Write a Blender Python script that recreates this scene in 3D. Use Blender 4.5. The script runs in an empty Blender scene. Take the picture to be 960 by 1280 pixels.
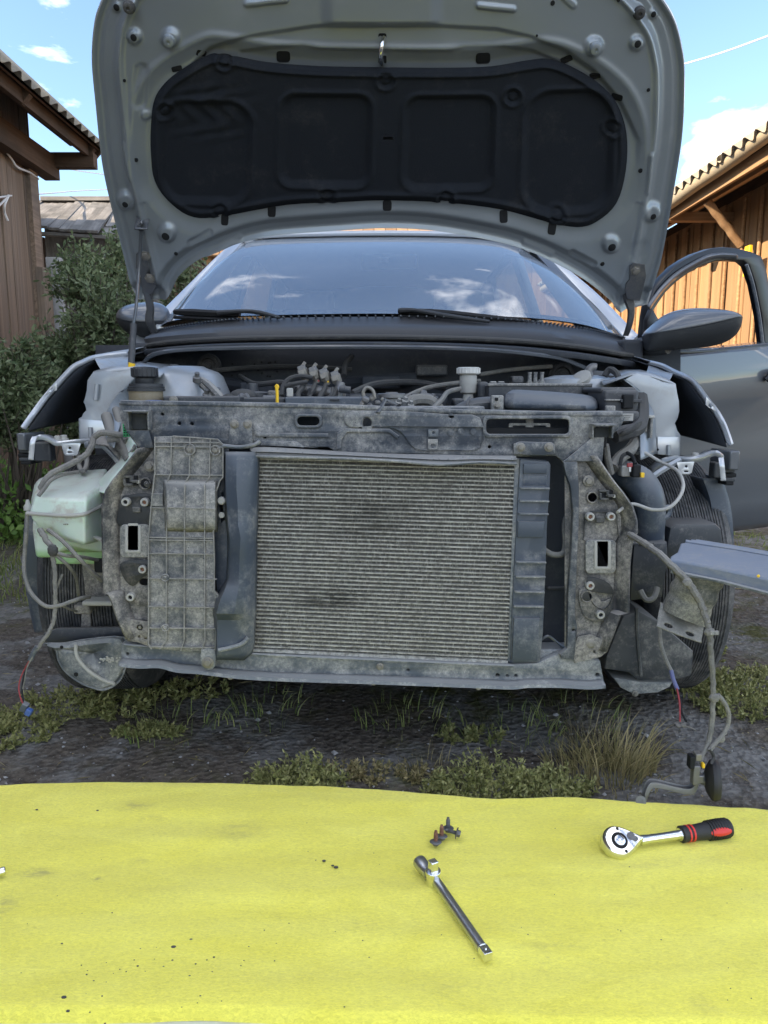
import bpy, bmesh, math, random
import numpy as np
from mathutils import Vector, Matrix, noise
from math import radians, sin, cos, tan, pi, atan2, sqrt
random.seed(7)
S = bpy.context.scene
C = S.collection
# ---------------------------------------------------------------- camera
H = .78; PITCH = radians(9.2); F = 924.0
cp, sp = cos(PITCH), sin(PITCH)
cam = bpy.data.cameras.new('camera'); camo = bpy.data.objects.new('camera', cam); C.objects.link(camo)
camo.location = (0, 0, H); camo.rotation_euler = (radians(90) - PITCH, 0, 0)
cam.sensor_fit = 'VERTICAL'; cam.sensor_height = 36; cam.lens = F / 1280 * 36
cam.clip_start = .02; cam.clip_end = 2000
S.camera = camo
# ---------------------------------------------------------------- sky, sun, exposure
SUN_EL = radians(27); SUN_AZ = radians(-21)
sun_dir = Vector((-cos(SUN_EL) * cos(SUN_AZ), cos(SUN_EL) * sin(SUN_AZ), sin(SUN_EL)))
w = bpy.data.worlds.new('World'); S.world = w; w.use_nodes = True
nt = w.node_tree; nt.nodes.clear()
def N(t, ty, **k):
    n = t.nodes.new(ty)
    for a, b in k.items():
        if a in n.bl_rna.properties: setattr(n, a, b)
        else: n.inputs[a.replace('_', ' ')].default_value = b
    return n
sky = N(nt, 'ShaderNodeTexSky', sky_type='NISHITA', sun_disc=False, sun_elevation=SUN_EL, altitude=200, air_density=1.0, dust_density=.15, ozone_density=2.0)
sky.sun_rotation = atan2(sun_dir.x, sun_dir.y)
bg = N(nt, 'ShaderNodeBackground', Strength=.11)
out = N(nt, 'ShaderNodeOutputWorld')
tc = N(nt, 'ShaderNodeTexCoord')
mp = N(nt, 'ShaderNodeMapping'); mp.inputs['Scale'].default_value = (1.6, 1.6, 4.6); mp.inputs['Rotation'].default_value = (0, radians(-14), 0)
nz = N(nt, 'ShaderNodeTexNoise', Scale=1.9, Detail=9.0, Roughness=.58, Distortion=.25)
rp = N(nt, 'ShaderNodeValToRGB'); rp.color_ramp.elements[0].position = .47; rp.color_ramp.elements[1].position = .66
mx = N(nt, 'ShaderNodeMix', data_type='RGBA'); mx.inputs[7].default_value = (12.5, 12.2, 12.0, 1)
L = nt.links.new
L(tc.outputs['Generated'], mp.inputs[0]); L(mp.outputs[0], nz.inputs['Vector'])
prev = nz.outputs['Fac']
for d, rad, amt in (((0, .92, .40), .44, -.27), ((.455, 1.07, .353), .06, .24), ((-.43, 1.1, .50), .04, .13), ((.42, 1.08, .30), .05, .16), ((0.0, .5, .86), .34, .10)):
    vd = N(nt, 'ShaderNodeVectorMath', operation='DISTANCE'); vd.inputs[1].default_value = Vector(d).normalized()
    L(tc.outputs['Generated'], vd.inputs[0])
    mr = N(nt, 'ShaderNodeMapRange'); mr.inputs[1].default_value = 0; mr.inputs[2].default_value = rad * 1.6; mr.inputs[3].default_value = amt; mr.inputs[4].default_value = 0
    L(vd.outputs['Value'], mr.inputs[0])
    ad = N(nt, 'ShaderNodeMath', operation='ADD'); L(prev, ad.inputs[0]); L(mr.outputs[0], ad.inputs[1]); prev = ad.outputs[0]
L(prev, rp.inputs[0]); L(rp.outputs[0], mx.inputs[0]); hs = N(nt, 'ShaderNodeHueSaturation', Saturation=1.0, Value=1.0); L(sky.outputs[0], hs.inputs['Color']); L(hs.outputs[0], mx.inputs[6])
L(mx.outputs[2], bg.inputs[0]); L(bg.outputs[0], out.inputs[0])
sl = bpy.data.lights.new('sun', 'SUN'); sl.energy = 4.4; sl.angle = radians(.5); sl.color = (1, .80, .56)
so = bpy.data.objects.new('sun', sl); C.objects.link(so)
so.rotation_euler = (-sun_dir).to_track_quat('-Z', 'Y').to_euler(); so.location = (-6, 3, 6)
S.view_settings.view_transform = 'Standard'; S.view_settings.look = 'None'; S.view_settings.exposure = 1.76; S.view_settings.gamma = 1
S.render.resolution_x = 768; S.render.resolution_y = 1024
S.render.engine = 'CYCLES'
# ---------------------------------------------------------------- photo-ray helpers (where a thing stands)
def ray(px, py):
    u = (px - 480) / F; v = (640 - py) / F
    return Vector((u, cp + v * sp, v * cp - sp))
CAM = Vector((0, 0, H))
def PY(px, py, Y): d = ray(px, py); return CAM + d * (Y / d.y)
def PZ(px, py, z): d = ray(px, py); return CAM + d * ((z - H) / d.z)
def PX(px, py, X): d = ray(px, py); return CAM + d * (X / d.x)
def PP(px, py, p0, n): d = ray(px, py); return CAM + d * ((p0 - CAM).dot(n) / d.dot(n))
def T(p): return PY(*p)
WM = {}
def place(o, parent=None, W=None):
    W = W or Matrix.Identity(4)
    C.objects.link(o)
    if parent is not None:
        o.parent = parent; o.matrix_basis = WM[parent.name].inverted() @ W
    else: o.matrix_basis = W
    WM[o.name] = W
    return o
def tag(o, label=None, cat=None, group=None, kind=None):
    if label: o['label'] = label
    if cat: o['category'] = cat
    if group: o['group'] = group
    if kind: o['kind'] = kind
    return o
def thing(name, label, cat, loc=(0, 0, 0), group=None, W=None):
    o = bpy.data.objects.new(name, None); o.empty_display_size = .1
    place(o, None, W or Matrix.Translation(loc)); return tag(o, label, cat, group)
def meshob(name, me, mat, parent=None, W=None, bevel=0, smooth=True, solid=0, sub=0, seg=2, off=-1):
    me.materials.clear(); me.materials.append(mat)
    if smooth:
        try: me.shade_smooth()
        except Exception: pass
    if W is None:
        n = len(me.vertices)
        co = np.empty(n * 3, 'f'); me.vertices.foreach_get('co', co); co = co.reshape(-1, 3)
        c = (co.max(0) + co.min(0)) / 2; c[2] = co[:, 2].min()
        me.vertices.foreach_set('co', (co - c).ravel()); me.update(); W = Matrix.Translation(Vector([float(a) for a in c]))
    o = bpy.data.objects.new(name, me); place(o, parent, W)
    if solid:
        m = o.modifiers.new('s', 'SOLIDIFY'); m.thickness = solid; m.offset = off
    if sub:
        m = o.modifiers.new('u', 'SUBSURF'); m.levels = sub; m.render_levels = sub
    if bevel:
        m = o.modifiers.new('b', 'BEVEL'); m.width = bevel; m.segments = seg; m.limit_method = 'ANGLE'; m.angle_limit = radians(35)
        m.harden_normals = False
    if smooth and hasattr(me, 'set_sharp_from_angle'):
        me.set_sharp_from_angle(angle=radians(38))
    return o
class MB:
    def __init__(s): s.v = []; s.f = []
    def add(s, vs, fs):
        b = len(s.v); s.v += [Vector(a) for a in vs]; s.f += [[b + i for i in f] for f in fs]; return s
    def box(s, c, size, R=None):
        hx, hy, hz = [a / 2 for a in size]; c = Vector(c)
        vs = [Vector((x, y, z)) for x in (-hx, hx) for y in (-hy, hy) for z in (-hz, hz)]
        if R is not None: vs = [R @ a for a in vs]
        return s.add([c + a for a in vs], [(0, 1, 3, 2), (4, 6, 7, 5), (0, 4, 5, 1), (2, 3, 7, 6), (0, 2, 6, 4), (1, 5, 7, 3)])
    def bar(s, a, b, wd, th, up=(0, 0, 1)):
        a, b = Vector(a), Vector(b); x = (b - a); l = x.length; x.normalize(); y = Vector(up).cross(x)
        if y.length < 1e-4: y = Vector((1, 0, 0)).cross(x)
        y.normalize(); z = x.cross(y); R = Matrix((x, y, z)).transposed()
        return s.box((a + b) / 2, (l, wd, th), R)
    def tube(s, pts, r, n=8, caps=True, curve=True, k=4):
        pts = [Vector(p) for p in pts]
        if curve and len(pts) > 2: pts = crom(pts, k)
        m = len(pts); rs = r if callable(r) else (lambda t: r)
        if isinstance(r, (list, tuple)): rr = list(r); rs = lambda t: np.interp(t, np.linspace(0, 1, len(rr)), rr)
        rings = []; up = None
        for i, p in enumerate(pts):
            t = (pts[min(i + 1, m - 1)] - pts[max(i - 1, 0)])
            if t.length < 1e-9: t = Vector((0, 0, 1))
            t.normalize()
            if up is None: up = t.orthogonal().normalized()
            up = (up - t * up.dot(t))
            if up.length < 1e-6: up = t.orthogonal()
            up.normalize(); sd = t.cross(up); rad = float(rs(i / (m - 1)))
            rings.append([p + (up * cos(a) + sd * sin(a)) * rad for a in [2 * pi * j / n for j in range(n)]])
        vs = [q for rg in rings for q in rg]
        fs = [(i * n + j, i * n + (j + 1) % n, (i + 1) * n + (j + 1) % n, (i + 1) * n + j) for i in range(m - 1) for j in range(n)]
        if caps: fs += [tuple(range(n))[::-1], tuple((m - 1) * n + j for j in range(n))]
        return s.add(vs, fs)
    def lathe(s, c, ax, prof, n=24, ph=0):
        ax = Vector(ax).normalized(); u = ax.orthogonal().normalized(); v = ax.cross(u); c = Vector(c)
        vs = [c + ax * h + (u * cos(2 * pi * j / n + ph) + v * sin(2 * pi * j / n + ph)) * r for h, r in prof for j in range(n)]
        m = len(prof)
        fs = [(i * n + j, i * n + (j + 1) % n, (i + 1) * n + (j + 1) % n, (i + 1) * n + j) for i in range(m - 1) for j in range(n)]
        fs += [tuple(range(n))[::-1], tuple((m - 1) * n + j for j in range(n))]
        return s.add(vs, fs)
    def ball(s, c, r, n=10, sc=(1, 1, 1)):
        c = Vector(c); vs = []; fs = []
        for i in range(n + 1):
            for j in range(2 * n):
                a = pi * i / n; b = pi * j / n
                vs.append(c + Vector((r * sin(a) * cos(b) * sc[0], r * sin(a) * sin(b) * sc[1], r * cos(a) * sc[2])))
        for i in range(n):
            for j in range(2 * n):
                fs.append((i * 2 * n + j, (i + 1) * 2 * n + j, (i + 1) * 2 * n + (j + 1) % (2 * n), i * 2 * n + (j + 1) % (2 * n)))
        return s.add(vs, fs)
    def loft(s, rows, closed=False):
        n = len(rows[0]); vs = [p for r in rows for p in r]; fs = []
        for i in range(len(rows) - 1):
            for j in range(n if closed else n - 1):
                k = (j + 1) % n; fs.append((i * n + j, i * n + k, (i + 1) * n + k, (i + 1) * n + j))
        return s.add(vs, fs)
    def mesh(s, clean=True):
        me = bpy.data.meshes.new('mesh'); me.from_pydata([tuple(a) for a in s.v], [], [tuple(f) for f in s.f])
        if clean:
            bm = bmesh.new(); bm.from_mesh(me); bmesh.ops.remove_doubles(bm, verts=bm.verts, dist=1e-6)
            bmesh.ops.recalc_face_normals(bm, faces=bm.faces); bm.to_mesh(me); bm.free()
        me.update(); return me
    def ob(s, name, mat, parent=None, clean=True, **k): return meshob(name, s.mesh(clean), mat, parent, **k)
def crom(p, k=4, closed=False):
    n = len(p); o = []
    rng = range(n if closed else n - 1)
    for i in rng:
        if closed: a, b, c, d = p[i - 1], p[i], p[(i + 1) % n], p[(i + 2) % n]
        else: a, b, c, d = p[max(i - 1, 0)], p[i], p[i + 1], p[min(i + 2, n - 1)]
        for j in range(k):
            t = j / k
            o.append(.5 * ((2 * b) + (c - a) * t + (2 * a - 5 * b + 4 * c - d) * t * t + (3 * b - a - 3 * c + d) * t ** 3))
    if not closed: o.append(p[-1])
    return o
def sm(pts, k=4): return [tuple(q) for q in crom([Vector(p) for p in pts], k, True)]
def circ(x, y, r, n=16, ry=None): return [(x + r * cos(2 * pi * i / n), y + (ry or r) * sin(2 * pi * i / n)) for i in range(n)]
def rrect(x0, y0, x1, y1, r, n=4):
    o = []
    for cx, cy, a0 in ((x1 - r, y1 - r, 0), (x0 + r, y1 - r, 90), (x0 + r, y0 + r, 180), (x1 - r, y0 + r, 270)):
        for i in range(n + 1):
            a = radians(a0 + 90 * i / n); o.append((cx + r * cos(a), cy + r * sin(a)))
    return o
def plate_mesh(outline, holes, Y=None, plane=None, thick=.003, bev=.0008):
    """a pressed plate: outline with holes, real thickness, rounded rim; returns mesh + its frame"""
    if plane is None: p0, n = Vector((0, Y, 0)), Vector((0, -1, 0))
    else: p0, n = plane
    n = n.normalized()
    if n.dot(CAM - p0) < 0: n = -n
    if abs(n.z) > .95: V = Vector((0, 1, 0))
    else: V = Vector((0, 0, 1))
    V = (V - n * V.dot(n)).normalized(); U = V.cross(n).normalized()
    def loc(q):
        w_ = (PP(q[0], q[1], p0, n) if len(q) == 2 else Vector(q)) - p0; return (w_.dot(U), w_.dot(V))
    cu = bpy.data.curves.new('c', 'CURVE'); cu.dimensions = '2D'; cu.fill_mode = 'BOTH'
    for loop in [outline] + list(holes):
        pts = [loc(q) for q in loop]; s = cu.splines.new('POLY'); s.points.add(len(pts) - 1)
        for i, (a, b) in enumerate(pts): s.points[i].co = (a, b, 0, 1)
        s.use_cyclic_u = True
    cu.extrude = max(thick / 2 - bev, 1e-5); cu.bevel_depth = bev; cu.bevel_resolution = 1; cu.offset = -bev
    o = bpy.data.objects.new('t', cu); me = bpy.data.meshes.new_from_object(o)
    bpy.data.objects.remove(o); bpy.data.curves.remove(cu)
    R = Matrix((U, V, n)).transposed().to_4x4()
    return me, Matrix.Translation(p0 - n * thick / 2) @ R
def plate(name, mat, outline, Y=None, parent=None, holes=(), thick=.003, bev=.0008, plane=None):
    me, W = plate_mesh(outline, holes, Y, plane, thick, bev)
    bm = bmesh.new(); bm.from_mesh(me); bmesh.ops.remove_doubles(bm, verts=bm.verts, dist=1e-6)
    bmesh.ops.transform(bm, matrix=W, verts=bm.verts); bmesh.ops.recalc_face_normals(bm, faces=bm.faces); bm.to_mesh(me); bm.free()
    return meshob(name, me, mat, parent)
def rbox(name, mat, x0, y0, x1, y1, Y, depth, parent=None, bevel=.004, seg=3):
    a = PY(x0, y1, Y); b = PY(x1, y0, Y)
    m = MB(); m.box(((a.x + b.x) / 2, Y + depth / 2, (a.z + b.z) / 2), (b.x - a.x, depth, b.z - a.z))
    return m.ob(name, mat, parent, bevel=bevel, seg=seg)
def px2m(r, Y): return r / F * Y * 1.005
def bolt(parent, x, y, Y, r=5, mat=None, name='bolt', h=.006):
    c = PY(x, y, Y); R = px2m(r, Y); m = MB()
    m.lathe(c, (0, -1, 0), [(-.001, R * 1.35), (.0012, R * 1.35), (.0018, R * 1.1)], 20)
    m.lathe(c, (0, -1, 0), [(.0015, R * .92), (h - .001, R * .92), (h, R * .78)], 6, .3)
    m.lathe(c, (0, -1, 0), [(h - .0005, R * .45), (h + .0006, R * .42)], 12)
    return m.ob(name, mat or M['steel'], parent)
# ---------------------------------------------------------------- materials
M = {}
def mat(name, col, rough=.6, metal=0, bump=0, bscale=60, dust=None, damt=.5, dscale=9, col2=None, cscale=20, spec=.5, updust=.0, coat=0, speck=None, stretch=None, bdist=.002):
    m = bpy.data.materials.new(name); m.use_nodes = True; t = m.node_tree; L = t.links.new
    p = t.nodes['Principled BSDF']; p.inputs['Roughness'].default_value = rough; p.inputs['Metallic'].default_value = metal
    p.inputs['Specular IOR Level'].default_value = spec; p.inputs['Coat Weight'].default_value = coat
    g = N(t, 'ShaderNodeNewGeometry'); vec = g.outputs['Position']
    if stretch:
        mpn = N(t, 'ShaderNodeMapping'); mpn.inputs['Scale'].default_value = stretch; L(vec, mpn.inputs[0]); vec = mpn.outputs[0]
    cur = None
    def mix(fac, a, b):
        n = N(t, 'ShaderNodeMix', data_type='RGBA')
        if isinstance(a, tuple): n.inputs[6].default_value = (*a, 1)
        else: L(a, n.inputs[6])
        if isinstance(b, tuple): n.inputs[7].default_value = (*b, 1)
        else: L(b, n.inputs[7])
        L(fac, n.inputs[0]); return n.outputs[2]
    def ns(scale, det=6, rg=.6, lo=.4, hi=.6, v=None):
        n = N(t, 'ShaderNodeTexNoise', Scale=scale, Detail=float(det), Roughness=rg); L(v or vec, n.inputs['Vector'])
        r = N(t, 'ShaderNodeMapRange', interpolation_type='SMOOTHSTEP'); r.inputs[1].default_value = lo; r.inputs[2].default_value = hi
        L(n.outputs['Fac'], r.inputs[0]); return r.outputs[0]
    cur = tuple(col)
    if col2: cur = mix(ns(cscale, 8, .65, .35, .65), cur, tuple(col2))
    if dust:
        f1 = ns(dscale, 14, .80, .60 - damt * .31, .75 - damt * .22)
        f2 = ns(dscale * 11, 10, .85, .36, .66)
        a = N(t, 'ShaderNodeMath', operation='MULTIPLY'); L(f1, a.inputs[0])
        b = N(t, 'ShaderNodeMapRange'); b.inputs[3].default_value = .22; b.inputs[4].default_value = 1; L(f2, b.inputs[0]); L(b.outputs[0], a.inputs[1])
        fac = a.outputs[0]
        if updust:
            sx = N(t, 'ShaderNodeSeparateXYZ'); L(g.outputs['Normal'], sx.inputs[0])
            r = N(t, 'ShaderNodeMapRange'); r.inputs[1].default_value = .15; r.inputs[2].default_value = .8; r.inputs[4].default_value = updust; L(sx.outputs['Z'], r.inputs[0])
            mm = N(t, 'ShaderNodeMath', operation='MAXIMUM'); L(fac, mm.inputs[0]); L(r.outputs[0], mm.inputs[1]); fac = mm.outputs[0]
        k = N(t, 'ShaderNodeMath', operation='MULTIPLY'); L(fac, k.inputs[0]); k.inputs[1].default_value = min(1, .45 + damt * .5); fac = k.outputs[0]
        cur = mix(fac, cur, tuple(dust))
        rr = N(t, 'ShaderNodeMapRange'); rr.inputs[3].default_value = rough; rr.inputs[4].default_value = .93; L(fac, rr.inputs[0]); L(rr.outputs[0], p.inputs['Roughness'])
        if metal:
            rr = N(t, 'ShaderNodeMapRange'); rr.inputs[3].default_value = metal; rr.inputs[4].default_value = 0; L(fac, rr.inputs[0]); L(rr.outputs[0], p.inputs['Metallic'])
    if speck:
        cur = mix(ns(260, 3, .5, .66, .70, g.outputs['Position']), cur, tuple(speck))
    if isinstance(cur, tuple): p.inputs['Base Color'].default_value = (*cur, 1)
    else: L(cur, p.inputs['Base Color'])
    if bump:
        n = N(t, 'ShaderNodeTexNoise', Scale=float(bscale), Detail=6.0, Roughness=.6); L(vec, n.inputs['Vector'])
        bp = N(t, 'ShaderNodeBump', Strength=bump, Distance=bdist); L(n.outputs['Fac'], bp.inputs['Height']); L(bp.outputs[0], p.inputs['Normal'])
    M[name] = m; return m
DU = (.30, .285, .255)
mat('silver', (.33, .355, .385), .38, .35, .05, 30, dust=(.30, .285, .26), damt=.46, dscale=7, coat=.3)
mat('silver_clean', (.48, .50, .53), .3, .4, 0, coat=.6)
mat('rib_dust', (.17, .17, .165), .8, 0, .1, 150, dust=(.43, .41, .375), damt=.7, dscale=20)
mat('hood_inner', (.235, .264, .292), .36, .35, .05, 60, dust=(.25, .265, .275), damt=.30, dscale=7, coat=.2)
mat('graphite', (.085, .095, .11), .45, .35, 0, coat=.7, dust=(.17, .165, .155), damt=.3, dscale=3)  # also on the silver door, whose shade is put into this colour
mat('pad', (.016, .019, .025), .95, 0, .5, 300, dust=(.05, .05, .052), damt=.3, dscale=8, spec=.15)
mat('support', (.035, .045, .062), .45, .1, .15, 120, dust=(.50, .485, .455), damt=.60, dscale=8, updust=.6, speck=(.05, .055, .06))
mat('beam', (.08, .095, .115), .5, .2, .12, 120, dust=(.50, .49, .46), damt=.66, dscale=10, updust=.5)
mat('bracket', (.03, .033, .04), .6, .1, .2, 100, dust=(.47, .435, .385), damt=.72, dscale=11, updust=.6)
mat('bracket_black', (.018, .020, .023), .5, 0, .2, 100, dust=(.20, .18, .15), damt=.38, dscale=22)
mat('sleeve', (.34, .335, .315), .7, 0, .1, 90, dust=(.42, .41, .38), damt=.6, dscale=20)
mat('plastic', (.03, .034, .042), .5, 0, .12, 150, dust=(.32, .305, .28), damt=.33, dscale=12, updust=.5)
mat('plastic_blue', (.050, .064, .088), .40, 0, .1, 120, dust=(.36, .355, .34), damt=.44, dscale=8, updust=.55)
mat('lattice', (.06, .068, .078), .65, 0, .15, 120, dust=(.48, .46, .42), damt=.80, dscale=14, updust=.7, speck=(.08, .085, .09))
mat('black', (.012, .013, .015), .7, 0, 0, spec=.25)
mat('dark', (.03, .034, .042), .7, 0, .2, 60, dust=(.11, .11, .105), damt=.4, dscale=7, spec=.25)
mat('cowl', (.022, .025, .030), .55, 0, .05, 200, dust=(.08, .08, .08), damt=.3, dscale=10)
mat('rubber', (.026, .027, .03), .75, 0, .1, 150, dust=(.14, .135, .125), damt=.45, dscale=12, updust=.6)
mat('tyre', (.034, .036, .040), .78, 0, .15, 150, dust=(.22, .21, .20), damt=.6, dscale=8, spec=.3)
mat('hose', (.11, .11, .108), .75, 0, .3, 120, dust=(.29, .275, .245), damt=.75, dscale=25, updust=.7)
mat('steel', (.22, .21, .19), .5, .6, .15, 200, dust=(.26, .24, .21), damt=.6, dscale=40)
mat('alloy', (.18, .18, .185), .42, .6, .3, 120, dust=(.17, .165, .155), damt=.6, dscale=30)
mat('chrome', (.78, .79, .80), .17, 1, .02, 40)
mat('bar_steel', (.50, .51, .53), .34, 1, 0)
mat('white_plastic', (.55, .55, .53), .5, 0, 0, dust=(.36, .34, .30), damt=.4, dscale=30)
mat('yellow', (.80, .50, .02), .5); mat('green', (.02, .35, .12), .5); mat('red', (.26, .03, .035), .5, dust=(.25,.2,.2), damt=.4, dscale=40); mat('blue', (.04, .09, .28), .5, dust=(.3, .3, .3), damt=.3)
mat('amber_plastic', (.22, .18, .12), .4, 0, 0, dust=(.28, .26, .22), damt=.5)
mat('grip_black', (.018, .018, .02), .6, 0, .2, 400); mat('grip_red', (.62, .035, .03), .45)
mat('rust', (.16, .075, .045), .8, .2, .5, 300, col2=(.26, .13, .08), cscale=200)
mat('bolt_dark', (.13, .13, .14), .5, .6, .4, 300, dust=(.25, .24, .23), damt=.5, dscale=80)
mat('concrete', (.34, .34, .34), .9, 0, .5, 30, col2=(.25, .25, .25), cscale=8)
mat('cable_white', (.62, .62, .62), .6)
def wood(name, a, b, c, grain=1.0, axis='Z'):
    m = bpy.data.materials.new(name); m.use_nodes = True; t = m.node_tree; L = t.links.new; p = t.nodes['Principled BSDF']
    p.inputs['Roughness'].default_value = .85; p.inputs['Specular IOR Level'].default_value = .2
    tcn = N(t, 'ShaderNodeTexCoord'); oi = N(t, 'ShaderNodeObjectInfo')
    ad = N(t, 'ShaderNodeVectorMath', operation='ADD'); L(tcn.outputs['Object'], ad.inputs[0])
    ml = N(t, 'ShaderNodeVectorMath', operation='SCALE'); ml.inputs['Scale'].default_value = 37; cb = N(t, 'ShaderNodeCombineXYZ')
    for i in range(3): L(oi.outputs['Random'], cb.inputs[i])
    L(cb.outputs[0], ml.inputs[0]); L(ml.outputs[0], ad.inputs[1])
    mpn = N(t, 'ShaderNodeMapping'); s = {'Z': (28, 28, 1.2), 'Y': (28, 1.2, 28), 'X': (1.2, 28, 28)}[axis]; mpn.inputs['Scale'].default_value = s; L(ad.outputs[0], mpn.inputs[0])
    n1 = N(t, 'ShaderNodeTexNoise', Scale=grain, Detail=8.0, Roughness=.65, Distortion=.6); L(mpn.outputs[0], n1.inputs['Vector'])
    n2 = N(t, 'ShaderNodeTexNoise', Scale=2.3, Detail=5.0, Roughness=.6); L(ad.outputs[0], n2.inputs['Vector'])
    r1 = N(t, 'ShaderNodeValToRGB'); e = r1.color_ramp.elements; e[0].position = .32; e[0].color = (*a, 1); e[1].position = .68; e[1].color = (*b, 1)
    L(n1.outputs['Fac'], r1.inputs[0])
    m2 = N(t, 'ShaderNodeMix', data_type='RGBA'); m2.inputs[7].default_value = (*c, 1); L(r1.outputs[0], m2.inputs[6])
    mr = N(t, 'ShaderNodeMapRange'); mr.inputs[1].default_value = .42; mr.inputs[2].default_value = .68; mr.inputs[4].default_value = .8; L(n2.outputs['Fac'], mr.inputs[0]); L(mr.outputs[0], m2.inputs[0])
    hv = N(t, 'ShaderNodeHueSaturation'); L(m2.outputs[2], hv.inputs['Color'])
    vr = N(t, 'ShaderNodeMapRange'); vr.inputs[3].default_value = .72; vr.inputs[4].default_value = 1.18; L(oi.outputs['Random'], vr.inputs[0]); L(vr.outputs[0], hv.inputs['Value'])
    L(hv.outputs[0], p.inputs['Base Color'])
    bp = N(t, 'ShaderNodeBump', Strength=.5, Distance=.004); L(n1.outputs['Fac'], bp.inputs['Height']); L(bp.outputs[0], p.inputs['Normal'])
    M[name] = m; return m
wood('wood_barn', (.20, .11, .055), (.42, .27, .145), (.27, .17, .10))
wood('wood_shed', (.12, .088, .065), (.31, .235, .175), (.13, .11, .095))
wood('wood_dark', (.07, .045, .03), (.13, .085, .06), (.06, .045, .035), axis='Y')
wood('wood_orange', (.26, .15, .08), (.42, .27, .15), (.3, .2, .12), axis='Y')
wood('wood_grey', (.14, .135, .13), (.30, .29, .28), (.10, .10, .095), axis='Y')
mat('slate', (.20, .19, .17), .9, 0, .4, 40, col2=(.33, .29, .22), cscale=5, stretch=(1, 1, 1), dust=(.10, .10, .06), damt=.3, dscale=12)
mat('tin', (.30, .27, .21), .7, .1, .2, 60, col2=(.38, .32, .23), cscale=4)
def special(name, build):
    m = bpy.data.materials.new(name); m.use_nodes = True; t = m.node_tree; build(t, t.nodes['Principled BSDF'], t.links.new); M[name] = m
def b_glass(t, p, L):
    t.nodes.remove(p); o = t.nodes['Material Output']; fr = N(t, 'ShaderNodeFresnel', IOR=4.0)
    tr = N(t, 'ShaderNodeBsdfTransparent'); tr.inputs[0].default_value = (.50, .57, .58, 1); gl = N(t, 'ShaderNodeBsdfGlossy', Roughness=.015); gl.inputs[0].default_value = (.95, .97, 1, 1)
    ms = N(t, 'ShaderNodeMixShader'); L(fr.outputs[0], ms.inputs[0]); L(tr.outputs[0], ms.inputs[1]); L(gl.outputs[0], ms.inputs[2])
    df = N(t, 'ShaderNodeBsdfDiffuse'); df.inputs[0].default_value = (.42, .48, .55, 1); m2 = N(t, 'ShaderNodeMixShader')  # bluish dust film, strengthened to paint sky haze onto the glass
    n = N(t, 'ShaderNodeTexNoise', Scale=3.0, Detail=6.0); r = N(t, 'ShaderNodeMapRange'); r.inputs[3].default_value = .10; r.inputs[4].default_value = .28
    L(n.outputs['Fac'], r.inputs[0]); L(r.outputs[0], m2.inputs[0]); L(ms.outputs[0], m2.inputs[1]); L(df.outputs[0], m2.inputs[2]); L(m2.outputs[0], o.inputs[0])
special('glass', b_glass)
def b_tank(t, p, L):
    g = N(t, 'ShaderNodeNewGeometry'); sx = N(t, 'ShaderNodeSeparateXYZ'); L(g.outputs['Position'], sx.inputs[0])
    n = N(t, 'ShaderNodeTexNoise', Scale=14.0, Detail=8.0, Roughness=.7); L(g.outputs['Position'], n.inputs['Vector'])
    r = N(t, 'ShaderNodeMapRange', interpolation_type='SMOOTHSTEP'); r.inputs[1].default_value = .435; r.inputs[2].default_value = .45; r.inputs[3].default_value = 1; r.inputs[4].default_value = 0
    L(sx.outputs['Z'], r.inputs[0])
    m1 = N(t, 'ShaderNodeMix', data_type='RGBA'); m1.inputs[6].default_value = (.60, .70, .62, 1); m1.inputs[7].default_value = (.36, .56, .30, 1); L(r.outputs[0], m1.inputs[0])
    r2 = N(t, 'ShaderNodeMapRange', interpolation_type='SMOOTHSTEP'); r2.inputs[1].default_value = .50; r2.inputs[2].default_value = .66; r2.inputs[4].default_value = .75; L(n.outputs['Fac'], r2.inputs[0])
    m2 = N(t, 'ShaderNodeMix', data_type='RGBA'); m2.inputs[7].default_value = (.42, .38, .32, 1); L(m1.outputs[2], m2.inputs[6]); L(r2.outputs[0], m2.inputs[0])
    r3 = N(t, 'ShaderNodeMapRange'); r3.inputs[1].default_value = .3; r3.inputs[2].default_value = .9; r3.inputs[4].default_value = .45; sn = N(t, 'ShaderNodeSeparateXYZ'); L(g.outputs['Normal'], sn.inputs[0]); L(sn.outputs['Z'], r3.inputs[0])
    m3 = N(t, 'ShaderNodeMix', data_type='RGBA'); m3.inputs[7].default_value = (.40, .38, .34, 1); L(m2.outputs[2], m3.inputs[6]); L(r3.outputs[0], m3.inputs[0])
    L(m3.outputs[2], p.inputs['Base Color']); p.inputs['Roughness'].default_value = .38
    p.inputs['Subsurface Weight'].default_value = .5; p.inputs['Subsurface Radius'].default_value = (.02, .03, .02); p.inputs['Subsurface Scale'].default_value = .6
special('tank', b_tank)
SMUDGE = []
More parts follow.
